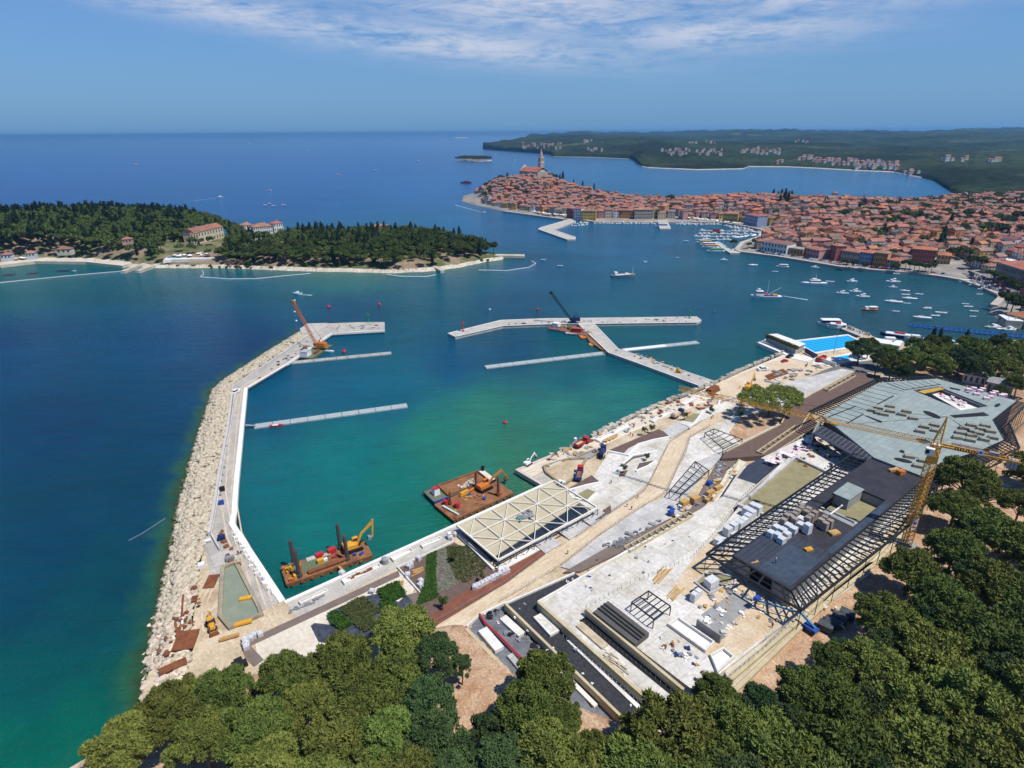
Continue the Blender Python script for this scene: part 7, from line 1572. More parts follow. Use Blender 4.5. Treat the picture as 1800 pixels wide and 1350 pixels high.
special((1412,450),(1438,456),14,9,'pink','pink red waterfront house with blue awning',5,2); special((1456,455),(1466,459),10,15,'red','tall dark red tower like house behind the waterfront',2,3); special((1470,458),(1508,464),14,11,'stone','long grey waterfront house with white shutters',9,2)
special((1509,464),(1530,467),12,12,'blue','light blue waterfront house under an orange roof',5,3,roofm=terracotta(2)); special((1532,468),(1556,471),12,13.5,'orange','salmon coloured four storey waterfront house',6,3,roofm=terracotta(1)); special((1557,471),(1578,474),12,8,'stone','low stone waterfront house with orange roof',4,2,roofm=terracotta(2))
special((1598,462),(1640,466),16,14,'red','wide red and white hotel with stepped red roofs behind the trees',8,3,roofm=terracotta(2)); special((1645,466),(1668,468),14,10,'ochre','orange house with red roof at the corner of the bay road',4,2,roofm=terracotta(2)); special((1744,490),(1796,508),26,15,'stone','long grey institutional building with two rows of windows and orange roof',14,2,2.5,4,roofm=terracotta(2)); special((1797,508),(1840,520),26,15,'yellow','yellow end wing of the long grey institutional building',8,2,2.5,4,roofm=terracotta(2))
special((1391,372),(1443,371),16,13,'cream','long cream monastery building with two window rows on the ridge',14,2,9,3); special((1444,372),(1500,371),14,9,'stone','long stone church nave right of the monastery',4,1,9,4,False,name='monastery_church')
special((1676,441),(1704,443),14,11,'yellow','yellow house with small square windows in the right part of town',6,2,3,3); special((1712,428),(1780,436),14,11,'pink','long brown roofed apartment block with balconies at the right',12,3,4,2.5,roofm=terracotta(3)); special((1716,375),(1770,378),12,8,'white','long low building with a bright red roof at the far right',8,1,3,3,roofm=M('bright_red_roof',(.50,.05,.05),.8))
special((1690,371),(1712,373),14,10,'yellow','yellow block of flats near the far bay shore',5,3,3,1,flat=True); special((1740,462),(1772,468),10,5,'white','white flat roofed hall right of the yellow trees',5,1,2.5,1,flat=True,roofm=white)
special((1766,563),(1806,574),16,5,'stone','restaurant with a wide orange roof on the right shore',5,1,2.4,3.5,roofm=terracotta(2),name='restaurant'); special((1753,562),(1768,572),9,3.4,'cream','flat white canopy annex of the shore restaurant',2,1,2.2,1,flat=True,roofm=white,name='canopy')
ch=G(938,318.5,28); hdr=heading((905,316),(965,322),28); t=empty('hilltop_church',ch,hdr,'huge hilltop church with a long red roof and white baroque front','church'); t.scale=(1.25,1.2,1.15)
mb=MB(); mb.box((0,0,7),(50,22,22)); mb.build('nave_wall',WM['stone'],t); mb=MB(); mb.box((0,0,19.2),(49,12,3)); mb.build('upper_wall',WM['cream'],t)
mb=MB(); mb.add([(-25.5,-11.8,17.6),(25.5,-11.8,17.6),(25.5,-6,21.3),(-25.5,-6,21.3)],[(0,1,2,3)]); mb.add([(-25.5,11.8,17.6),(25.5,11.8,17.6),(25.5,6,21.3),(-25.5,6,21.3)],[(3,2,1,0)]); mb.add([(-25.5,-6.4,21.4),(25.5,-6.4,21.4),(25.5,0,24.8),(-25.5,0,24.8),(25.5,6.4,21.4),(-25.5,6.4,21.4)],[(0,1,2,3),(3,2,4,5)]); mb.build('roof',terracotta(2),t)
mb=MB(); mb.box((-25.8,0,9),(1.2,23,20)); mb.add([(-26.4,-9,19),(-26.4,9,19),(-26.4,0,28),(-25.2,-9,19),(-25.2,9,19),(-25.2,0,28)],[(0,2,1),(3,4,5),(0,3,5,2),(1,2,5,4)]); mb.build('front_wall',WM['white'],t)
for i in range(6): mb=MB(); mb.box((-20+i*8,-11.05,10),(2.2,.2,5)); mb.build('window',shutter,t)
tw=G(951,304,38); tw=Vector((ch.x+16,ch.y+14,28)); t=empty('bell_tower',tw,hdr,'tall slender stone bell tower with a pointed spire beside the hilltop church','bell tower')
mb=MB(); mb.box((0,0,17),(9.5,9.5,38),taper=.96); mb.build('shaft',WM['stone'],t); mb=MB(); mb.box((0,0,36.4),(10.6,10.6,1)); mb.box((0,0,46.6),(10.2,10.2,1)); mb.build('cornice',WM['white'],t); mb=MB(); mb.box((0,0,41.5),(8.8,8.8,9.4)); bf=mb.build('belfry',WM['cream'],t)
for a in range(4):
    m_=Matrix.Rotation(a*math.pi/2,4,'Z')
    for k_ in (-1,1): mb=MB(); mb.T=m_; mb.box((k_*1.9,-4.42,41.3),(2.0,.2,6)); mb.build('belfry_opening',shutter,bf)
mb=MB(); mb.tube((0,0,47),(0,0,51),3.9,3.7,8); mb.tube((0,0,51),(0,0,64),3.7,.2,8); mb.build('spire',WM['pink'],t); mb=MB(); mb.tube((0,0,63.5),(0,0,67),.35,.15,6); mb.build('statue',greym,t)
tt=special((1460,372),(1467,372),6.5,27,'stone','square brick monastery tower standing above the ridge roofs',1,1,9,3,name='monastery_tower',roofm=terracotta(1))
KEEPOUT=[gp(p_,5) for p_ in ([(905,340),(905,300),(985,300),(985,336)],[(1684,470),(1740,478),(1800,520),(1800,560),(1740,540),(1700,500)],[(1384,376),(1384,360),(1505,360),(1505,376)],[(800,340),(850,340),(850,360),(800,360)],[(1640,478),(1690,486),(1690,455),(1640,455)],[(1740,480),(1800,500),(1860,530),(1860,480),(1770,455)],[(1596,478),(1640,478),(1640,450),(1596,450)],[(1270,418),(1345,400),(1345,425),(1290,440)])]
KO=[[tuple(p[:2]) for p in k_] for k_ in KEEPOUT]
r_=random.Random(99); shapes=[]
for i in range(8):
    w,d,h=r_.uniform(7.5,12),r_.uniform(6.5,9),r_.choice([6,7.5,8.5,10.5]); shapes.append((w,d,h))
wall_me,roof_me={},{}
def house_parts(i,wc,rc):
    w,d,h=shapes[i]
    if (i,wc) not in wall_me:
        mb=MB(); mb.box((0,0,h/2-2),(w,d,h+4))
        if i % 3==0:
            for s_ in (-1,1): mb.add([(s_*w/2,-d/2,h),(s_*w/2,d/2,h),(s_*w/2,0,h+2.1)],[(0,1,2)])
        mb.cur=1; rows=int(h/3); cols=3
        for j in range(rows):
            for c in range(cols):
                for s_ in (-1,1): mb.box((-w/2+w*(c+.5)/cols,s_*d/2,1.8+j*2.9),(1.0,.12,1.5))
            for s_ in (-1,1): mb.box((s_*w/2,-d*.2,1.8+j*2.9),(.12,1.0,1.5)); mb.box((s_*w/2,d*.25,1.8+j*2.9),(.12,1.0,1.5))
        wall_me[(i,wc)]=(mb,mb.mesh('house_wall',[WM[wc],shutter]))
    if (i,rc) not in roof_me:
        mb=MB(); roof_geom(mb,w,d,h,2.2,.45,i % 3 !=0); mb.box((w*.2,d*.18,h+1.9),(.7,.7,1.5)); roof_me[(i,rc)]=(mb,mb.mesh('house_roof',[terracotta(rc)]))
    return wall_me[(i,wc)],roof_me[(i,rc)]
hs_=[]
for (x,y,z,px,py) in sample([tuple(p[:2]) for p in TP],9.9,21,lambda px,py: 800 < px < 1860,town_h,13.5):
    if any(inpoly(x,y,k_) for k_ in KO) or math.hypot(x-ch.x,(y-ch.y)*.8) < 44 or abs(x-ch.x) < 40 and -95 < y-ch.y < 0 and r_.random() < .35: continue
    dens_=.965 if px < 1500 else .88 if py > 400 else .66
    if py < 372 and px > 1560: dens_=.6
    if r_.random() > dens_: hs_.append(('tree',x,y,z,px,py)); continue
    hs_.append(('house',x,y,z,px,py))
for (sx,sy) in [(a,0) for a in range(0)]: pass
town_trees=[(x,y,z,r_.uniform(.95,1.4),'pine' if r_.random() < .85 else 'cyp') for (k_,x,y,z,px,py) in hs_ if k_=='tree']
spec=[o for o in bpy.data.objects if o.name.split('.')[0] in ('town_building',)]
spc=[(o.location.x,o.location.y) for o in spec]
tt_=[]
for (px,py,s_,kd) in [(892,321,1.9,'cyp'),(905,318,1.7,'pine'),(872,322,1.6,'pine'),(880,318,1.7,'pine'),(864,326,1.5,'pine'),(856,330,1.4,'pine'),(848,338,1.2,'pine'),(852,345,1.0,'pine'),(885,326,1.3,'pine'),(968,312,1.5,'pine'),(976,315,1.5,'pine'),(984,318,1.4,'cyp'),(989,316,1.7,'cyp'),(990,330,1.4,'cyp'),(996,332,1.1,'cyp'),(1008,324,1.0,'cyp'),(1024,326,1.0,'cyp'),
        (913,325,1.4,'cyp'),(926,326,1.3,'cyp'),(932,324,1.5,'cyp'),(898,336,1.2,'cyp'),(960,326,1.2,'cyp'),(966,322,1.3,'cyp'),(1044,330,.9,'cyp'),(1177,356,1.6,'pine'),(1311,348,1.2,'cyp'),(1317,349,1.1,'cyp'),(1358,348,1.5,'cyp'),(1366,350,1.3,'cyp'),(1372,350,1.6,'cyp'),(1378,356,1.7,'cyp'),(1384,358,1.5,'cyp'),(1370,358,1.2,'cyp'),(1390,350,1.4,'cyp'),(1434,366,.9,'pine'),(1447,371,1.0,'pine'),(1448,360,.9,'cyp'),
        (1289,432,1.0,'pine'),(1326,432,1.1,'pine'),(1334,428,1.0,'pine'),(1316,434,.8,'pine'),(1462,452,1.4,'cyp'),(1486,468,1.0,'pine'),(1500,468,.8,'pine'),(1520,470,.8,'pine'),(1668,400,1.4,'cyp'),(1654,430,1.8,'cyp'),(1650,434,1.4,'cyp'),(1590,472,1.1,'pine'),(1598,473,1.2,'pine'),(1606,474,1.1,'pine'),(1614,476,1.1,'pine'),(1625,477,1.0,'pine'),(1636,478,1.1,'pine'),(1572,474,.9,'pine'),
        (1740,492,1.2,'pine'),(1750,498,1.2,'pine'),(1762,504,1.2,'pine'),(1774,510,1.2,'pine'),(1786,516,1.2,'pine'),(1798,521,1.2,'pine'),(1768,540,1.5,'pine'),(1776,548,1.5,'pine'),(1790,552,1.5,'pine'),(1672,452,1.3,'pine'),(1690,452,1.4,'pine'),(1708,470,1.4,'pine'),(1722,470,1.3,'pine'),(1560,366,1.0,'pine'),(1572,366,1.0,'cyp'),(1640,362,1.1,'pine'),(876,326,1.5,'pine'),(868,331,1.4,'pine'),(860,338,1.2,'pine'),(888,318,1.6,'pine'),(896,325,1.4,'pine'),(903,330,1.3,'pine'),(908,336,1.0,'pine'),(972,320,1.5,'pine'),(980,323,1.3,'pine'),(962,318,1.6,'pine'),(956,328,1.0,'pine'),(987,322,1.3,'cyp'),(1452,398,1.2,'pine'),(1478,382,1.1,'pine'),(1530,390,1.2,'pine'),(1555,385,1.3,'pine'),(1540,396,1.2,'pine'),(1600,388,1.4,'pine'),(1612,384,1.2,'pine'),(1625,372,1.4,'pine'),(1660,380,1.3,'pine'),(1700,385,1.5,'pine'),(1720,390,1.5,'pine'),(1750,395,1.6,'pine'),(1770,400,1.6,'pine'),(1785,390,1.6,'pine'),(1735,408,1.4,'pine'),(1690,410,1.2,'pine'),(1595,405,1.2,'pine'),(1655,415,1.2,'pine'),(1640,398,1.2,'pine'),(1760,412,1.4,'pine'),(1795,415,1.5,'pine'),(1700,362,1.4,'pine'),(1730,358,1.5,'pine'),(1760,362,1.6,'pine'),(1790,366,1.6,'pine')]:
    p=G(px,py+3,8)
    for _ in range(12): p=G(px,py+3,(p.z+float(town_h(np.array([p.x]),np.array([p.y]))[0]))/2)
    tt_.append((p.x,p.y,p.z,s_*(1.25 if kd=='cyp' else 1.05)*(1.12 if px < 1060 else .9 if py > 425 else 1),kd))
houses=[h_ for h_ in hs_ if h_[0]=='house' and all((h_[1]-a)**2+(h_[2]-b_)**2 > 12.5**2 for a,b_ in spc) and all((h_[1]-t_[0])**2+(h_[2]-t_[1])**2 > 45 for t_ in tt_)]
houses.sort(key=lambda h_: h_[1]**2+h_[2]**2)
print('houses',len(houses),'town trees',len(town_trees))
cols_=['cream','pink','ochre','stone','grey','white','orange','stone','yellow','cream','pink','stone','red','stone']; restV,restF,restM=[],[],[]; kk=0
mats_all=[WM[c] for c in WALLC]+[terracotta(i) for i in range(4)]+[shutter]; wid={c: i for i,c in enumerate(WALLC)}
bag={}
for n_,(k_,x,y,z,px,py) in enumerate(houses):
    i=r_.randrange(8); wc=r_.choice(cols_); rc=r_.choice([0,0,1,2,3,1]); rz=.12*round((x-50)/90)+r_.choice([0,math.pi/2])+r_.uniform(-.12,.12)-.35; sc_=r_.uniform(.9,1.15)
    (wmb,wme),(rmb,rme)=house_parts(i,wc,rc)
    if n_ < 255:
        zone='lower right part of the old town' if px > 1600 else 'streets behind the waterfront cars' if px > 1440 else 'streets behind the white warehouse'
        lb=wc+' plastered house with a tiled roof in the '+zone; o=empty('town_house',(x,y,z),rz,lb,'house',lb.replace(' plastered house with a tiled roof',' houses')); o.scale=(sc_,)*3
        for nm,me in (('wall',wme),('roof',rme)): c=bpy.data.objects.new(nm,me); C.objects.link(c); c.parent=o
    else:
        ca_,sa_=math.cos(rz)*sc_,math.sin(rz)*sc_
        for mb,base in ((wmb,wid[wc]),(rmb,len(WALLC)+rc)):
            v=np.array(mb.v); v=np.stack([v[:,0]*ca_-v[:,1]*sa_+x,v[:,0]*sa_+v[:,1]*ca_+y,v[:,2]*sc_+z],1)
            for f,m_ in zip(mb.f,mb.m): restF.append(tuple(q_+kk for q_ in f)); restM.append(len(mats_all)-1 if m_==1 else base)
            restV.append(v); kk+=len(v)
VIL=[(918,253,990,262,40),(1020,247,1060,251,10),(1030,262,1070,267,14),(1160,263,1270,275,56),(1300,262,1370,272,44),(1395,276,1430,282,16),(1425,282,1460,288,18),(1460,282,1500,291,26),(1500,286,1580,298,56),(1340,283,1380,288,8),(1590,304,1625,310,10),(1735,283,1760,285,8),(1650,281,1700,284,10),(1210,250,1260,253,10),(1380,248,1420,252,9)]
mlw={}
from mathutils.bvhtree import BVHTree
bv=BVHTree.FromPolygons([tuple(v.co) for v in ml.data.vertices],[tuple(p.vertices) for p in ml.data.polygons])
def land(px,py):
    d=ray(px,py); h_=bv.ray_cast(Vector((0,0,CZ)),d); return h_[0]
for (x0,y0,x1,y1,n) in VIL:
    for _ in range(int(n*.65)):
        u=r_.random(); p=land(x0+(x1-x0)*u,y0+(y1-y0)*r_.random())
        if p is None: continue
        i=r_.randrange(8); wc=r_.choice(['white','cream','white','pink']); rc=r_.choice([0,1,2]); (wmb,_m),(rmb,_n)=house_parts(i,wc,rc); sc_=r_.uniform(.8,1.25)
        for mb,base in ((wmb,wid[wc]),(rmb,len(WALLC)+rc)):
            v=np.array(mb.v)*sc_+np.array([p.x,p.y,p.z+2]);
            for f,m_ in zip(mb.f,mb.m): restF.append(tuple(q_+kk for q_ in f)); restM.append(len(mats_all)-1 if m_==1 else base)
            restV.append(v); kk+=len(v)
me=bpy.data.meshes.new('far_houses'); me.from_pydata(np.concatenate(restV).tolist(),[],restF)
for m_ in mats_all: me.materials.append(m_)
me.polygons.foreach_set('material_index',restM); me.update(); o=bpy.data.objects.new('far_houses',me); C.objects.link(o); tag(o,'crowded tiled houses of the farther old town and the villages across the bay','houses',None,'stuff')
def tlab(x,y,kd):
    px,py=PX((x,y,6)); k_='round green tree' if kd=='pine' else 'dark cypress'
    w_='on the church hill' if px < 1060 else 'beside the monastery on the ridge' if px < 1460 and py < 385 else 'near the harbour spit' if px < 1345 else 'along the waterfront road' if px < 1660 else 'in the right hand part of town'
    return k_+' '+w_,k_+'s '+w_
woods(tt_,tlab,200,'x',('town_tree','cypress_tree'))
woods(town_trees,tlab,0,'scattered garden trees between the far town houses')
# ----------------------------------------------------------------boats
def hull_geo(mb,L_,W_,h,z0=-.4):
    xs=[(-.5,.8),(-.25,1),(.1,1),(.35,.62),(.5,.04)]; v,f=[],[]
    for x,w in xs: v+=[(x*L_*.94,-w*W_*.36,z0),(x*L_*.94,w*W_*.36,z0),(x*L_,w*W_/2,h*(1+max(0,x)*.4)),(x*L_,-w*W_/2,h*(1+max(0,x)*.4))]
    for i in range(4):
        a,b_=4*i,4*i+4
        for j in range(4): f.append((a+j,a+(j+1) % 4,b_+(j+1) % 4,b_+j))
    f+=[(3,2,1,0),(16,17,18,19)]; mb.add(v,f)
def boat_parts(kind):
    P_=[]
    def part(nm,m_,fn): mb=MB(); fn(mb); P_.append((nm,mb,m_))
    if kind=='motor':
        part('hull',white,lambda m: hull_geo(m,8,2.8,1.0)); part('cabin',white,lambda m: (m.box((.2,0,1.5),(3.2,2.0,1.0),taper=.8),m.box((-.6,0,2.5),(1.6,1.8,.1)),m.beam((-.6,.8,1.2),(-.6,.8,2.5),.08),m.beam((-.6,-.8,1.2),(-.6,-.8,2.5),.08))); part('windscreen',glass,lambda m: m.box((1.2,0,1.7),(1.2,1.9,.5),taper=.8)); part('cockpit',pontoonm,lambda m: m.box((-2.4,0,1.04),(2.4,2.0,.1)))
    if kind=='sail':
        part('hull',white,lambda m: hull_geo(m,10,3.0,1.0)); part('coachroof',white,lambda m: m.box((.3,0,1.3),(4,1.8,.6),taper=.8)); part('mast',greym,lambda m: m.tube((.8,0,1),(.8,0,13),.11,.08,5)); part('boom',dkblue,lambda m: m.tube((.8,0,2.2),(-3.6,0,2.2),.2,n=6)); part('stay',greym,lambda m: (m.tube((.8,0,12.6),(4.7,0,1.3),.04,n=3),m.tube((.8,0,12.6),(-4.8,0,1.1),.04,n=3)))
    if kind=='dinghy': part('hull',white,lambda m: hull_geo(m,5,1.9,.6)); part('interior',pontoonm,lambda m: (m.box((-.4,0,.62),(2.8,1.2,.06)),m.box((-.4,0,.7),(.3,1.5,.08)),m.box((-2.6,0,.7),(.4,.4,.8))))
    if kind=='taxi': part('hull',white,lambda m: hull_geo(m,12,3.6,1.2)); part('awning',white,lambda m: (m.box((-1.5,0,3.0),(7,3.2,.15)),*[m.beam((x,y,1),(x,y,3),.1) for x in (-4.6,-1.5,1.6) for y in (-1.4,1.4)])); part('wheelhouse',white,lambda m: m.box((2.6,0,2.0),(1.6,2,1.6),taper=.9)); part('window',glass,lambda m: m.box((2.6,0,2.3),(1.66,2.04,.6),taper=.95))
    return P_
BT={}
for k_ in ('motor','sail','dinghy','taxi'):
    ps=boat_parts(k_); BT[k_]=[(nm,mb.mesh('boat_'+nm,m_)) for nm,mb,m_ in ps]; one=MB(); ms=[]
    for nm,mb,m_ in ps:
        if m_ not in ms: ms.append(m_)
        one.cur=ms.index(m_); one.add(mb.v,mb.f)
    BT[k_+'1']=one.mesh('small_boat',ms)
BN={'motor': ('motorboat','white motorboat'),'sail': ('sailing_boat','white sailing yacht with a bare mast'),'dinghy': ('dinghy','small white dinghy'),'taxi': ('excursion_boat','white excursion boat with an awning')}
def boat(k_,px,py,s,ang,label,group=None,z=0):
    r=empty(BN[k_][0],G(px,py,z),ang,label,'boat',group); r.scale=(s,)*3
    for nm,me in BT[k_]: o=bpy.data.objects.new(nm,me); C.objects.link(o); o.parent=r
    return r
MOOR=[(1272,458,'motor',1.0,'nearest the harbour spit'),(1323,467,'sail',1.0,'left of the awning boat'),(1375,470,'taxi',1.0,'off the white warehouse'),(1362,478,'dinghy',1.1,'below the awning boat off the warehouse'),(1432,471,'motor',1.0,'off the low orange terrace building'),(1458,496,'dinghy',1.4,'trailing behind the white yacht'),(1497,496,'motor',1.2,'off the light blue house'),(1480,517,'motor',1.2,'left of the three moored near the middle of the bay'),(1503,514,'motor',1.2,'upper right of the trio in the bay'),(1516,523,'motor',1.3,'lowest of the trio in the bay'),(1569,497,'motor',1.5,'wide one in front of the salmon house'),(1569,506,'motor',.9,'small one under the wide motorboat'),(1590,512,'sail',.8,'highest of the stacked group'),(1591,519,'dinghy',1.4,'middle of the stacked group'),(1598,526,'sail',1.1,'lowest and biggest of the stacked group'),(1615,518,'dinghy',1.2,'right of the stacked group'),(1570,532,'sail',1.3,'long one left of the stacked group'),(1594,534,'dinghy',1.0,'below the stacked group'),(1574,548,'dinghy',1.0,'greyish one below the long sailing yacht'),(1629,543,'dinghy',1.3,'above the lower sailing yacht'),(1631,541,'dinghy',.8,'tucked behind its neighbour'),(1620,560,'sail',1.2,'lower one above the blue lattice pontoon'),(1653,551,'dinghy',1.6,'long narrow one'),(1643,556,'dinghy',1.3,'right of the lower sailing yacht'),(1696,535,'dinghy',1.0,'uppermost of the right hand row'),(1701,540,'dinghy',1.3,'second of the right hand row'),(1711,548,'dinghy',1.2,'third of the right hand row'),(1709,557,'dinghy',.9,'lowest of the right hand row'),(1712,503,'motor',1.1,'at the end of the parking quay'),(1727,510,'motor',1.1,'alongside the parking quay'),(1696,497,'taxi',.9,'yellow striped one at the parking quay'),(1575,482,'dinghy',1.2,'close under the waterfront trees'),(1721,518,'dinghy',1.0,'alone right of the quay boats'),
  (1400,458,'dinghy',1.2,'below the low orange terrace building'),(1415,460,'dinghy',1.0,'left of a pair at the quay wall'),(1422,461,'dinghy',1.0,'right of a pair at the quay wall'),(955,457,'dinghy',1.1,'off the island jetty, left'),(984,468,'dinghy',1.2,'off the island jetty, right'),(1134,460,'dinghy',1.0,'in open water before the old town'),(1205,424,'dinghy',1.4,'alone left of the yellow boats'),(128,477,'dinghy',1.3,'inside the island swim line'),(1190,453,'dinghy',.8,'tiny one left of the motorboat')]
r_=random.Random(8)
for px,py,k_,s,w_ in MOOR: boat(k_,px,py,s,math.pi+r_.uniform(-.35,.05),BN[k_][1]+' '+w_)
for px,py,k_,s,lb in [(238,289,'sail',2.2,'white sailing yacht on the open sea above the island'),(593,307,'sail',1.6,'small yacht in open water left of the wooded islet'),(659,299,'sail',1.6,'yacht in open water right of its neighbour'),(387,347,'motor',1.5,'speedboat with a white wake beyond the island'),(735,283,'motor',2.2,'white boat near the wooded islet'),(466,361,'sail',.9,'leftmost sail of the little regatta'),(473,358,'sail',.9,'second sail of the little regatta'),(480,362,'sail',.9,'third sail of the little regatta'),(498,361,'sail',.9,'last sail of the little regatta'),(905,282,'motor',1.8,'motorboat beyond the church hill'),(871,271,'motor',1.8,'motorboat near the far headland'),(438,253,'motor',4,'far boat near the horizon, left'),(540,265,'motor',3,'far boat near the horizon, right'),(474,335,'sail',1.1,'lone small sail above the regatta'),(523,517,'motor',1.0,'grey motorboat between island and breakwater'),(851,374,'motor',1.0,'speedboat approaching the old town')]: boat(k_,px,py,s,r_.uniform(2.6,3.4),lb)
def wake(a,b_,label):
    A1,B1=G(*a,.05),G(*b_,.05); mb=MB(); d=(B1-A1).normalized(); n=Vector((-d.y,d.x,0)); mb.add([A1-n*.4,A1+n*.4,B1+n*1.3,B1-n*1.3],[(0,1,2,3)]); single('wake',mb,M('foam',(.45,.55,.6),.6,col2=(.2,.35,.42),scale=.4),label,'wake')
wake((387,347),(340,353),'thin white wake behind the speedboat beyond the island'); wake((849,374),(800,360),'long curved wake left of the old town'); wake((524,517.5),(548,519),'pale wake behind the grey motorboat'); wake((1362,518),(1420,527),'faint wake behind the fishing trawler')
def berth(poly_pts,n,jit,zone,seed,kinds=('motor1','motor1','dinghy1','sail1'),s=(.8,1.1),ang=0):
    rr2=random.Random(seed)
    for i in range(n):
        a=along(poly_pts,(i+.5)/n); p=G(a[0],a[1],0); k_=rr2.choice(kinds); o=bpy.data.objects.new('moored_boat',BT[k_]); C.objects.link(o)
        o.location=(p.x+rr2.uniform(-jit,jit)*.4,p.y+rr2.uniform(-jit,jit),0); s_=rr2.uniform(*s)*(.8 if k_=='sail1' else 1); o.scale=(s_,s_,s_*(.8 if k_=='sail1' else 1)); o.rotation_euler=(0,0,ang+rr2.uniform(-.2,.2)); tag(o,'white '+{'m': 'motorboat','d': 'dinghy','s': 'yacht'}[k_[0]]+' berthed '+zone,'boat',{'m': 'motorboats ','d': 'dinghies ','s': 'yachts '}[k_[0]]+zone)
HBR='in the old town basin'
for j,(p_,n) in enumerate([([(994,394),(1036,392)],11),([(1004,397.5),(1034,396)],8),([(1044,393),(1150,393.5)],26),([(1196,393),(1268,395)],26),([(1188,395),(1240,396)],10),([(1272,397),(1320,404)],18),([(1282,400),(1336,410)],18)]): berth(p_,n,3,HBR,j,ang=1.6)
for j,(p_,n) in enumerate([([(1232,406),(1336,408)],20),([(1228,411),(1322,413)],20),([(1222,416),(1300,418)],18),([(1222,421),(1284,422)],14),([(1226,427),(1272,431)],9),([(1240,434),(1290,441)],8)]): berth(p_,n,2.5,'along the harbour spit',20+j,ang=.1)
berth([(1738,575),(1775,580)],6,2,'beside the shore restaurant',40,s=(.9,1.2));
def ship(name,px,py,L_,W_,ang,hm,label,sup,masts=(),z=0):
    r=empty(name,G(px,py,z),ang,label,'ship'); mb=MB(); hull_geo(mb,L_,W_,W_*.32,-1); mb.build('hull',hm,r)
    for i,(nm,m_,c,d) in enumerate(sup): item(r,nm,m_,c,d,0,.93)
    for (x,h,tx,tz) in masts:
        mb=MB(); mb.tube((x,0,1),(x,0,h),.2,.1,6); mb.build('mast',white,r)
        if tx is not None: mb=MB(); mb.tube((x,0,2.5),(tx,0,tz),.16,n=6); mb.build('derrick',white,r)
ship('fishing_trawler',1345,524,24,6.5,R(172),white,'white fishing trawler with masts and a derrick in the middle of the bay',[('deck',dkblue,(0,0,2.1),(18,5,.2)),('wheelhouse',white,(5,0,4.2),(6,4.6,3.4)),('window',glass,(5,0,5.0),(6.1,4.7,.8)),('funnel',white,(5.5,0,6.6),(2,2,2)),('net_pile',timber,(-7,0,2.8),(4,3.4,1.2)),('rack',red,(0,0,4.0),(4,3,.5))],[(-1,15,-11,9),(7,9,None,0)])
ship('motor_yacht',1430,500,22,5.4,R(175),white,'long white patrol yacht moored in the bay',[('superstructure',white,(-1,0,2.9),(9,4,2.2)),('window',glass,(-1,0,3.2),(9.1,4.1,.6)),('bridge',white,(0,0,4.6),(4,3,1.3))],[(-1,9,None,0)])
ship('grey_barge_boat',1096,486,24,6,R(14),greym,'dark grey landing craft with a crane, alone beyond the outer pier',[('deck',pale_conc,(0,0,2.0),(17,4.4,.3)),('wheelhouse',white,(-8,0,3.4),(3,3.6,2.6)),('box',white,(3,0,2.6),(3,2,1.2))],[(9,8,None,0)])
ship('sightseeing_ship',819,322,30,8,R(178),dkblue,'dark wooden sightseeing ship left of the church hill',[('deckhouse',red,(-2,0,3.8),(17,6,2.6)),('awning',rust,(-2,0,5.6),(18,6.6,.4))],[(8,13,None,0)])
ship('wooden_boat',1528,546,12,3.8,R(178),oranges,'orange wooden boat with white awning in the bay',[('cabin',white,(2.4,0,2.2),(2.4,2.6,1.8)),('awning',white,(-2.4,0,3.1),(6,3.2,.2))])
ship('red_boat',1256,409,18,5,R(178),red,'red hulled boat in the middle of the old harbour',[('cabin',red,(-2,0,2.8),(8,4,2.4)),('roof',dkblue,(-2,0,4.2),(8.4,4.2,.3))])
for i,(px,py,m_,lb) in enumerate([(1238,428,yellow,'yellow topped excursion boat at the outer end of the spit'),(1248,436,yellow,'second yellow topped excursion boat, nearer the camera'),(1245,432,white,'white excursion boat between the yellow ones'),(1258,443,green,'green striped excursion boat at the spit'),(1163,399,blue,'blue and white ferry at the square stone pier')]):
    ship('excursion_ship',px,py,20,5,R(172),white,lb,[('saloon',white,(-1,0,2.6),(13,4.2,1.9)),('window',glass,(-1,0,2.8),(13.1,4.3,.6)),('roof',m_,(-1,0,3.8),(14,4.6,.3))])
ship('excursion_ship',1459,571,17,5.4,R(176),white,'white double awning excursion ship at the bathing pier, left one',[('awning',white,(0,0,4),(13,5,.3)),('saloon',dkblue,(0,0,2.6),(11,4,1.6))]); ship('excursion_ship',1472,578,14,4.4,R(160),white,'white ship with a red roof mark at the bathing pier, right one',[('awning',white,(0,0,3.6),(10,4.2,.3)),('roof_sign',red,(0,0,4.4),(3,2,.8))])
ship('yacht',1583,593,24,5.6,R(150),dkblue,'big dark hulled yacht with a red and white deck behind the pines',[('deck',white,(0,0,2.2),(18,4.6,.5)),('red_cover',red,(1,0,3),(6,2.2,.6))]); ship('yacht',1563,603,15,5,R(165),white,'white cabin cruiser moored left of the pine belt',[('cabin',white,(0,0,2.8),(6,3.6,2))]); ship('yacht',1608,597,13,4,R(165),white,'white motor yacht right of the dark hulled yacht',[('cabin',white,(0,0,2.4),(5,3,1.4))]); ship('yacht',1655,601,14,4,R(170),white,'white yacht peeping out above the pine belt',[('cabin',white,(0,0,2.4),(5,3,1.4))])
ship('dinghy',486,749,6,2,R(12),red,'red rowing boat alongside the longest pontoon',[('interior',white,(-.5,0,.7),(2.6,1.1,.1))]); ship('dinghy',577,618,8,2.2,R(-10),white,'white launch beside the green crane barge',[('interior',pontoonm,(-.5,0,.8),(4,1.4,.1))])
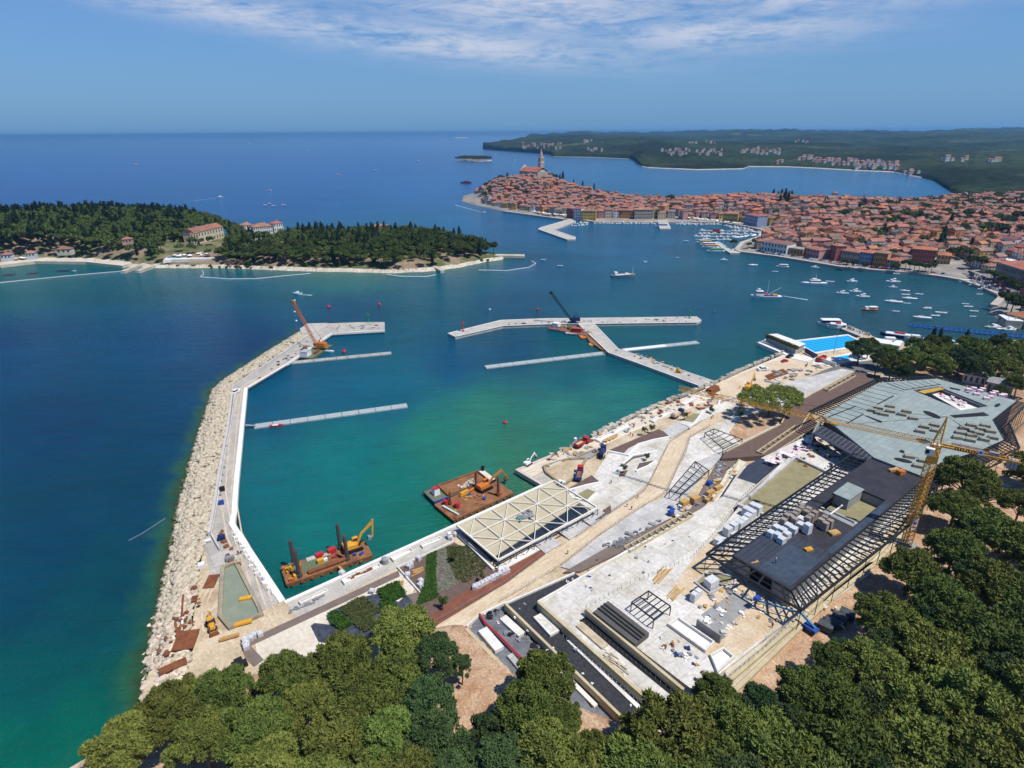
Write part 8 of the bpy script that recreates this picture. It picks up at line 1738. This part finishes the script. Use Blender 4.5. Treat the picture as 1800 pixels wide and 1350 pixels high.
pier([(1002,385),(1012,389),(974,404),(1012,417),(1010,421),(997,421),(946,403),(950,400)],2.0,'angled pale stone mole in front of the old town'); pier([(1157,388),(1172,387),(1179,402),(1160,402)],1.9,'short square stone pier in the old harbour'); pier([(1255,426),(1262,425),(1288,441),(1300,441),(1300,445),(1284,445)],1.6,'narrow finger pier at the harbour spit')
r=world_thing('lattice_pontoon',tuple(G(1600,571,0)),'bright blue floating lattice structure stretching from the shore into the bay','floating structure')
mb=MB()
for i in range(26):
    a,b_=(1600+i*9,570+i*.85),(1600+i*9,573.5+i*.95); mb.beam(G(*a,1),G(*b_,1),.3); mb.beam(G(*a,1),G(b_[0]+9,b_[1]+.9,1),.25)
for y0,y1 in ((570,591),(573.5,597)): mb.beam(G(1600,y0,1),G(1830,y1,1),.5)
mb.build('frame',M('bright_blue_frame',(.02,.14,.55),.5),r,world=True)
# ----------------------------------------------------------------cars
mb=MB(); mb.box((0,0,.62),(4.3,1.75,.65),taper=.97);
for x_ in (-1.35,1.35):
    for sd in (-1,1): mb.tube((x_,sd*.7,.33),(x_,sd*.9,.33),.33,n=8)
nf=len(mb.f); mb.cur=1; mb.box((-.2,0,1.15),(2.3,1.55,.5),taper=.8); mb.cur=0; mb.box((-.2,0,1.44),(1.7,1.25,.1))
carc={'white': white,'silver': M('silver_paint',(.42,.43,.45),.35,var=.1),'black': M('black_paint',(.02,.02,.022),.3,var=0),'red': red,'blue': dkblue}
carme={c: mb.mesh('car',[m_,glass]) for c,m_ in carc.items()}
def cars(a,b_,n,zone,z=2.2,ang=0,seed=0,jit=.4):
    rr2=random.Random(seed)
    for i in range(n):
        if rr2.random() < .1: continue
        u=(i+.5)/n; p=G(a[0]+(b_[0]-a[0])*u,a[1]+(b_[1]-a[1])*u,z); c=rr2.choice(['white','silver','silver','black','white','red','blue']); o=bpy.data.objects.new('parked_car',carme[c]); C.objects.link(o); o.location=(p.x+rr2.uniform(-jit,jit),p.y,z); o.rotation_euler=(0,0,ang+rr2.uniform(-.1,.1)); tag(o,c+' car parked '+zone,'car',c+' cars '+zone)
slab('car_park',[(1690,480),(1706,476),(1790,508),(1800,530),(1762,516),(1732,502)],2.36,.4,asphalt)
for i in range(5): cars((1701+i*2,478+i*5.2),(1758+i*5,500+i*4.2),15,'on the crowded car park by the bay',2.4,1.1,i)
cars((1345,444.5),(1480,463.5),24,'along the waterfront by the warehouse',2.35,-.1,9); cars((1482,466),(1600,475),24,'along the waterfront below the trees',2.35,-.05,10); cars((1605,477),(1680,484),12,'near the bend of the bay road',2.35,0,11)
def car1(a,c,z,label,ang,s=1.0): o=bpy.data.objects.new('parked_car',carme[c]); C.objects.link(o); o.location=G(*a,z); o.rotation_euler=(0,0,ang); o.scale=(s,)*3; tag(o,label,'car')
car1((1388,628),'black',2.2,'black car on the site road near the pool house',.6,1.2); car1((1341,651),'white',2.2,'white van on the site road above the yellow excavator',.1,1.5); car1((414,691),'white',2.1,'white van parked on the breakwater bend',1.4,1.4); car1((1379,636),'red',2.2,'small reddish car below the black one',.4,1)
# ----------------------------------------------------------------pine belt behind the pool and along the right shore
BELT=[(1512,612,26),(1530,603,14),(1572,640,24),(1600,628,26),(1590,655,20),(1632,620,24),(1650,640,28),(1675,618,22),(1690,632,30),(1640,600,16),(1715,612,26),(1740,628,30),(1760,605,24),(1785,618,28),(1800,640,30),(1770,645,26),(1720,645,26),(1815,610,26),(1560,620,20),(1610,605,18),(1660,600,14),(1835,650,30),(1790,672,20),(1757,690,16),(1545,630,16),(1700,600,16)]
for i,(px,py,rp) in enumerate(BELT):
    gg=G(px,py,12); s_=rp*DEP(gg)/FPX/5.0; me,tr=FP[i % 6] if i % 4 else FD[i % 3]
    lb='pine shading the paddling pool right of the swimming pool' if i==0 else 'green pine of the tall belt behind the pale green roof' if i % 4 else 'darker tree of the tall belt behind the pale green roof'
    plant('pine_tree',me,tr,gg,(s_,s_,max(s_,1.0)),i*1.3,lb,None if i==0 else 'pines of the belt' if i % 4 else 'dark trees of the belt')
for i,(px,py,h) in enumerate([(1651,590,9),(1640,588,8),(1697,592,9)]): r=empty('cypress_tree',G(px,py+6,9),0,'slim cypress rising above the pine belt near the water','tree','cypresses of the belt'); r.scale=(1.0,1.0,1.2); o=bpy.data.objects.new('crown',IM['cyp'][i % 3]); C.objects.link(o); o.parent=r
gn=[((1690,672),(1730,680),7,5,'white','grey roofed villa among the pine belt trunks, left one',grey_conc),((1730,690),(1775,700),9,6,'grey','grey roofed villa among the pine belt trunks, right one',grey_conc),((1754,676),(1790,684),6,5,'white','white flat villa behind the grey ones',white)]
for a,b_,dp,h,wc,lb,rm in gn: special(a,b_,dp,h,wc,lb,4,1,3.2,1.8,roofm=rm,name='villa')
special((1532,612),(1578,620),8,4,'blue','white and blue boat shed left of the pine belt',5,1,2.4,1,flat=True,roofm=white,name='boat_shed')
# ----------------------------------------------------------------people
def skin_mesh(name,V,E,rad,mat):
    me=bpy.data.meshes.new(name); me.from_pydata(V,E,[]); o=bpy.data.objects.new(name,me); C.objects.link(o); m_=o.modifiers.new('s','SKIN')
    for sv,r_2 in zip(me.skin_vertices[0].data,rad): sv.radius=(r_2,r_2)
    me.skin_vertices[0].data[0].use_root=True; o.modifiers.new('u','SUBSURF').levels=1
    bpy.context.view_layer.update(); ev=bpy.data.meshes.new_from_object(o.evaluated_get(bpy.context.evaluated_depsgraph_get())); bpy.data.objects.remove(o); ev.materials.clear(); ev.materials.append(mat); return ev
PV=[(0,0,.95),(0,0,1.2),(0,0,1.42),(0,0,1.52),(.01,0,1.66),(0,.19,1.40),(.04,.26,1.14),(.16,.25,.92),(0,-.19,1.40),(-.04,-.26,1.14),(.08,-.27,.90),(0,.1,.88),(.06,.11,.5),(.0,.11,.08),(.14,.11,.04),(0,-.1,.88),(-.08,-.11,.5),(-.16,-.11,.08),(-.02,-.11,.04)]
PE=[(0,1),(1,2),(2,3),(3,4),(2,5),(5,6),(6,7),(2,8),(8,9),(9,10),(0,11),(11,12),(12,13),(13,14),(0,15),(15,16),(16,17),(17,18)]
PRd=[.14,.15,.13,.055,.10,.065,.048,.035,.065,.048,.035,.10,.065,.045,.04,.10,.065,.045,.04]
BODY=skin_mesh('person_body',PV,PE,PRd,skin)
SH={c: skin_mesh('shirt',PV[:3]+[PV[5],PV[6],PV[8],PV[9]],[(0,1),(1,2),(2,3),(3,4),(2,5),(5,6)],[.17,.175,.155,.085,.07,.085,.07],m_) for c,m_ in (('orange',oranges),('white',white),('blue',dkblue),('red',red))}
TR_=skin_mesh('trousers',[PV[0],PV[11],PV[12],PV[13],PV[15],PV[16],PV[17]],[(0,1),(1,2),(2,3),(0,4),(4,5),(5,6)],[.165,.12,.085,.06,.12,.085,.06],dkblue)
mb=MB(); mb.sphere((.01,0,1.72),.13,8,5,(1.1,1,.8)); HEL=mb.mesh('helmet',white)
def person(a,z,c,where,i=0,group=None):
    r=empty('person',G(*a,z),i*1.7,'person in %s shirt %s' % (c,where),'person',group); r.scale=(1.05,)*3
    for nm,me in (('body',BODY),('shirt',SH[c]),('trousers',TR_),('helmet',HEL)): o=bpy.data.objects.new(nm,me); C.objects.link(o); o.parent=r
for i,(a,z,c,w_) in enumerate([((998,974),2.25,'blue','walking alone on the sandy road below the pavilion'),((1057,913),2.25,'orange','on the sandy road at the pavilion corner'),((1102,891),2.25,'blue','nearest the camera of three walkers at the road bend'),((1110,896),2.25,'red','lowest of three walkers at the road bend'),((1121,876),2.25,'white','farthest of three walkers at the road bend'),((1250,737),2.3,'orange','left of the pair on the upper sandy road'),((1253,735),2.3,'red','right of the pair on the upper sandy road'),((1074,850),2.55,'blue','standing on the white park terrace'),((1357,1103),8.1,'red','at the lower edge of the sandy courtyard'),((1363,990),14.4,'orange','standing on the black roof deck'),((989,795),2.15,'red','on the quay left of the red truck'),((991,799),2.15,'orange','on the quay below the red shirt'),((419,975),2.1,'blue','left of the pair near the flooded pit'),((424,973),2.1,'white','right of the pair near the flooded pit'),((1002,788),2.15,'white','on the quay edge by the red truck'),((1300,683),2.3,'white','beside the yellow excavator'),((850,877),1.7,'white','on the brown spud barge'),((609,965),1.8,'blue','on the dredging barge near the blue drums'),((1108,765),2.2,'orange','on the quay strip by the palms'),((1112,768),2.2,'blue','just below the palm pair'),((593,580),2.1,'blue','on the breakwater tip'),((1095,560),2.0,'blue','on the outer pier left of the kerb gear'),((1170,561),2.0,'red','on the right arm of the outer pier'),((1190,560),2.0,'blue','farther right on the outer pier'),((1250,1038),8.1,'white','beside the big white double pallet')]): person(a,z,c,w_,i)
for i in range(46):
    u=r_.random(); person((1482+46*u+r_.uniform(-2,2),574+17*u+r_.uniform(-1,1.5)),1.75,r_.choice(['orange','white','blue','red']),'in the crowd waiting on the bathing pier',i,'crowd on the bathing pier');
for o in bpy.data.objects:
    if o.get('group')=='crowd on the bathing pier': o['group']=o['label'].split(' in ')[1]+' crowd on the bathing pier'
clutter([(1110,626),(1240,672),(1248,668),(1120,620)],1.9,34,31,'mooring gear lying on the pale linking pier','gear on the linking pier',[greym,greym,pale_conc,yellow,greym],.7,1.6,name='mooring_gear',cat='mooring gear')
clutter([(890,566),(1220,560),(1220,565),(890,571)],1.9,40,32,'small gear lying on the long outer pier','gear on the outer pier',[greym,rust,pale_conc,dkblue,grey_conc],.7,1.8,name='mooring_gear',cat='mooring gear')
clutter([(580,573),(670,570),(670,577),(590,582)],2.1,18,33,'site gear at the tip of the breakwater','gear at the breakwater tip',[greym,rust,pale_conc,greym,grey_conc],.7,2,name='mooring_gear',cat='mooring gear')
clutter([(440,670),(540,600),(546,604),(450,676)],2.1,14,34,'dark gear beside the wall of the upper breakwater','gear on the upper breakwater',[black,rust,dkblue,greym,rust],.8,1.8,name='mooring_gear',cat='mooring gear')
mb=MB(); mb.box((0,0,1.0),(2.6,1.4,1.2)); mb.box((-.4,0,2.1),(1.2,1.2,1.2),taper=.9); mb.box((1.9,0,.7),(1.2,.9,.2)); tag(mb.at('forklift',yellow,G(1192,655,1.85),-.5),'yellow forklift on the linking pier','forklift')

rw=random.Random(77); ow=[]
for _ in range(520):
    x,y=rw.uniform(150,470),rw.uniform(-60,250); px,py=PX((x,y,14))
    if 0 < px < 1850 and DEP((x,y,14)) > 0 or x < 190+y*.25: continue
    ow.append((x,y,7,rw.uniform(.9,1.4),'pine'))
woods(ow,tlab,0,'pine wood continuing beyond the crowns at the right edge')
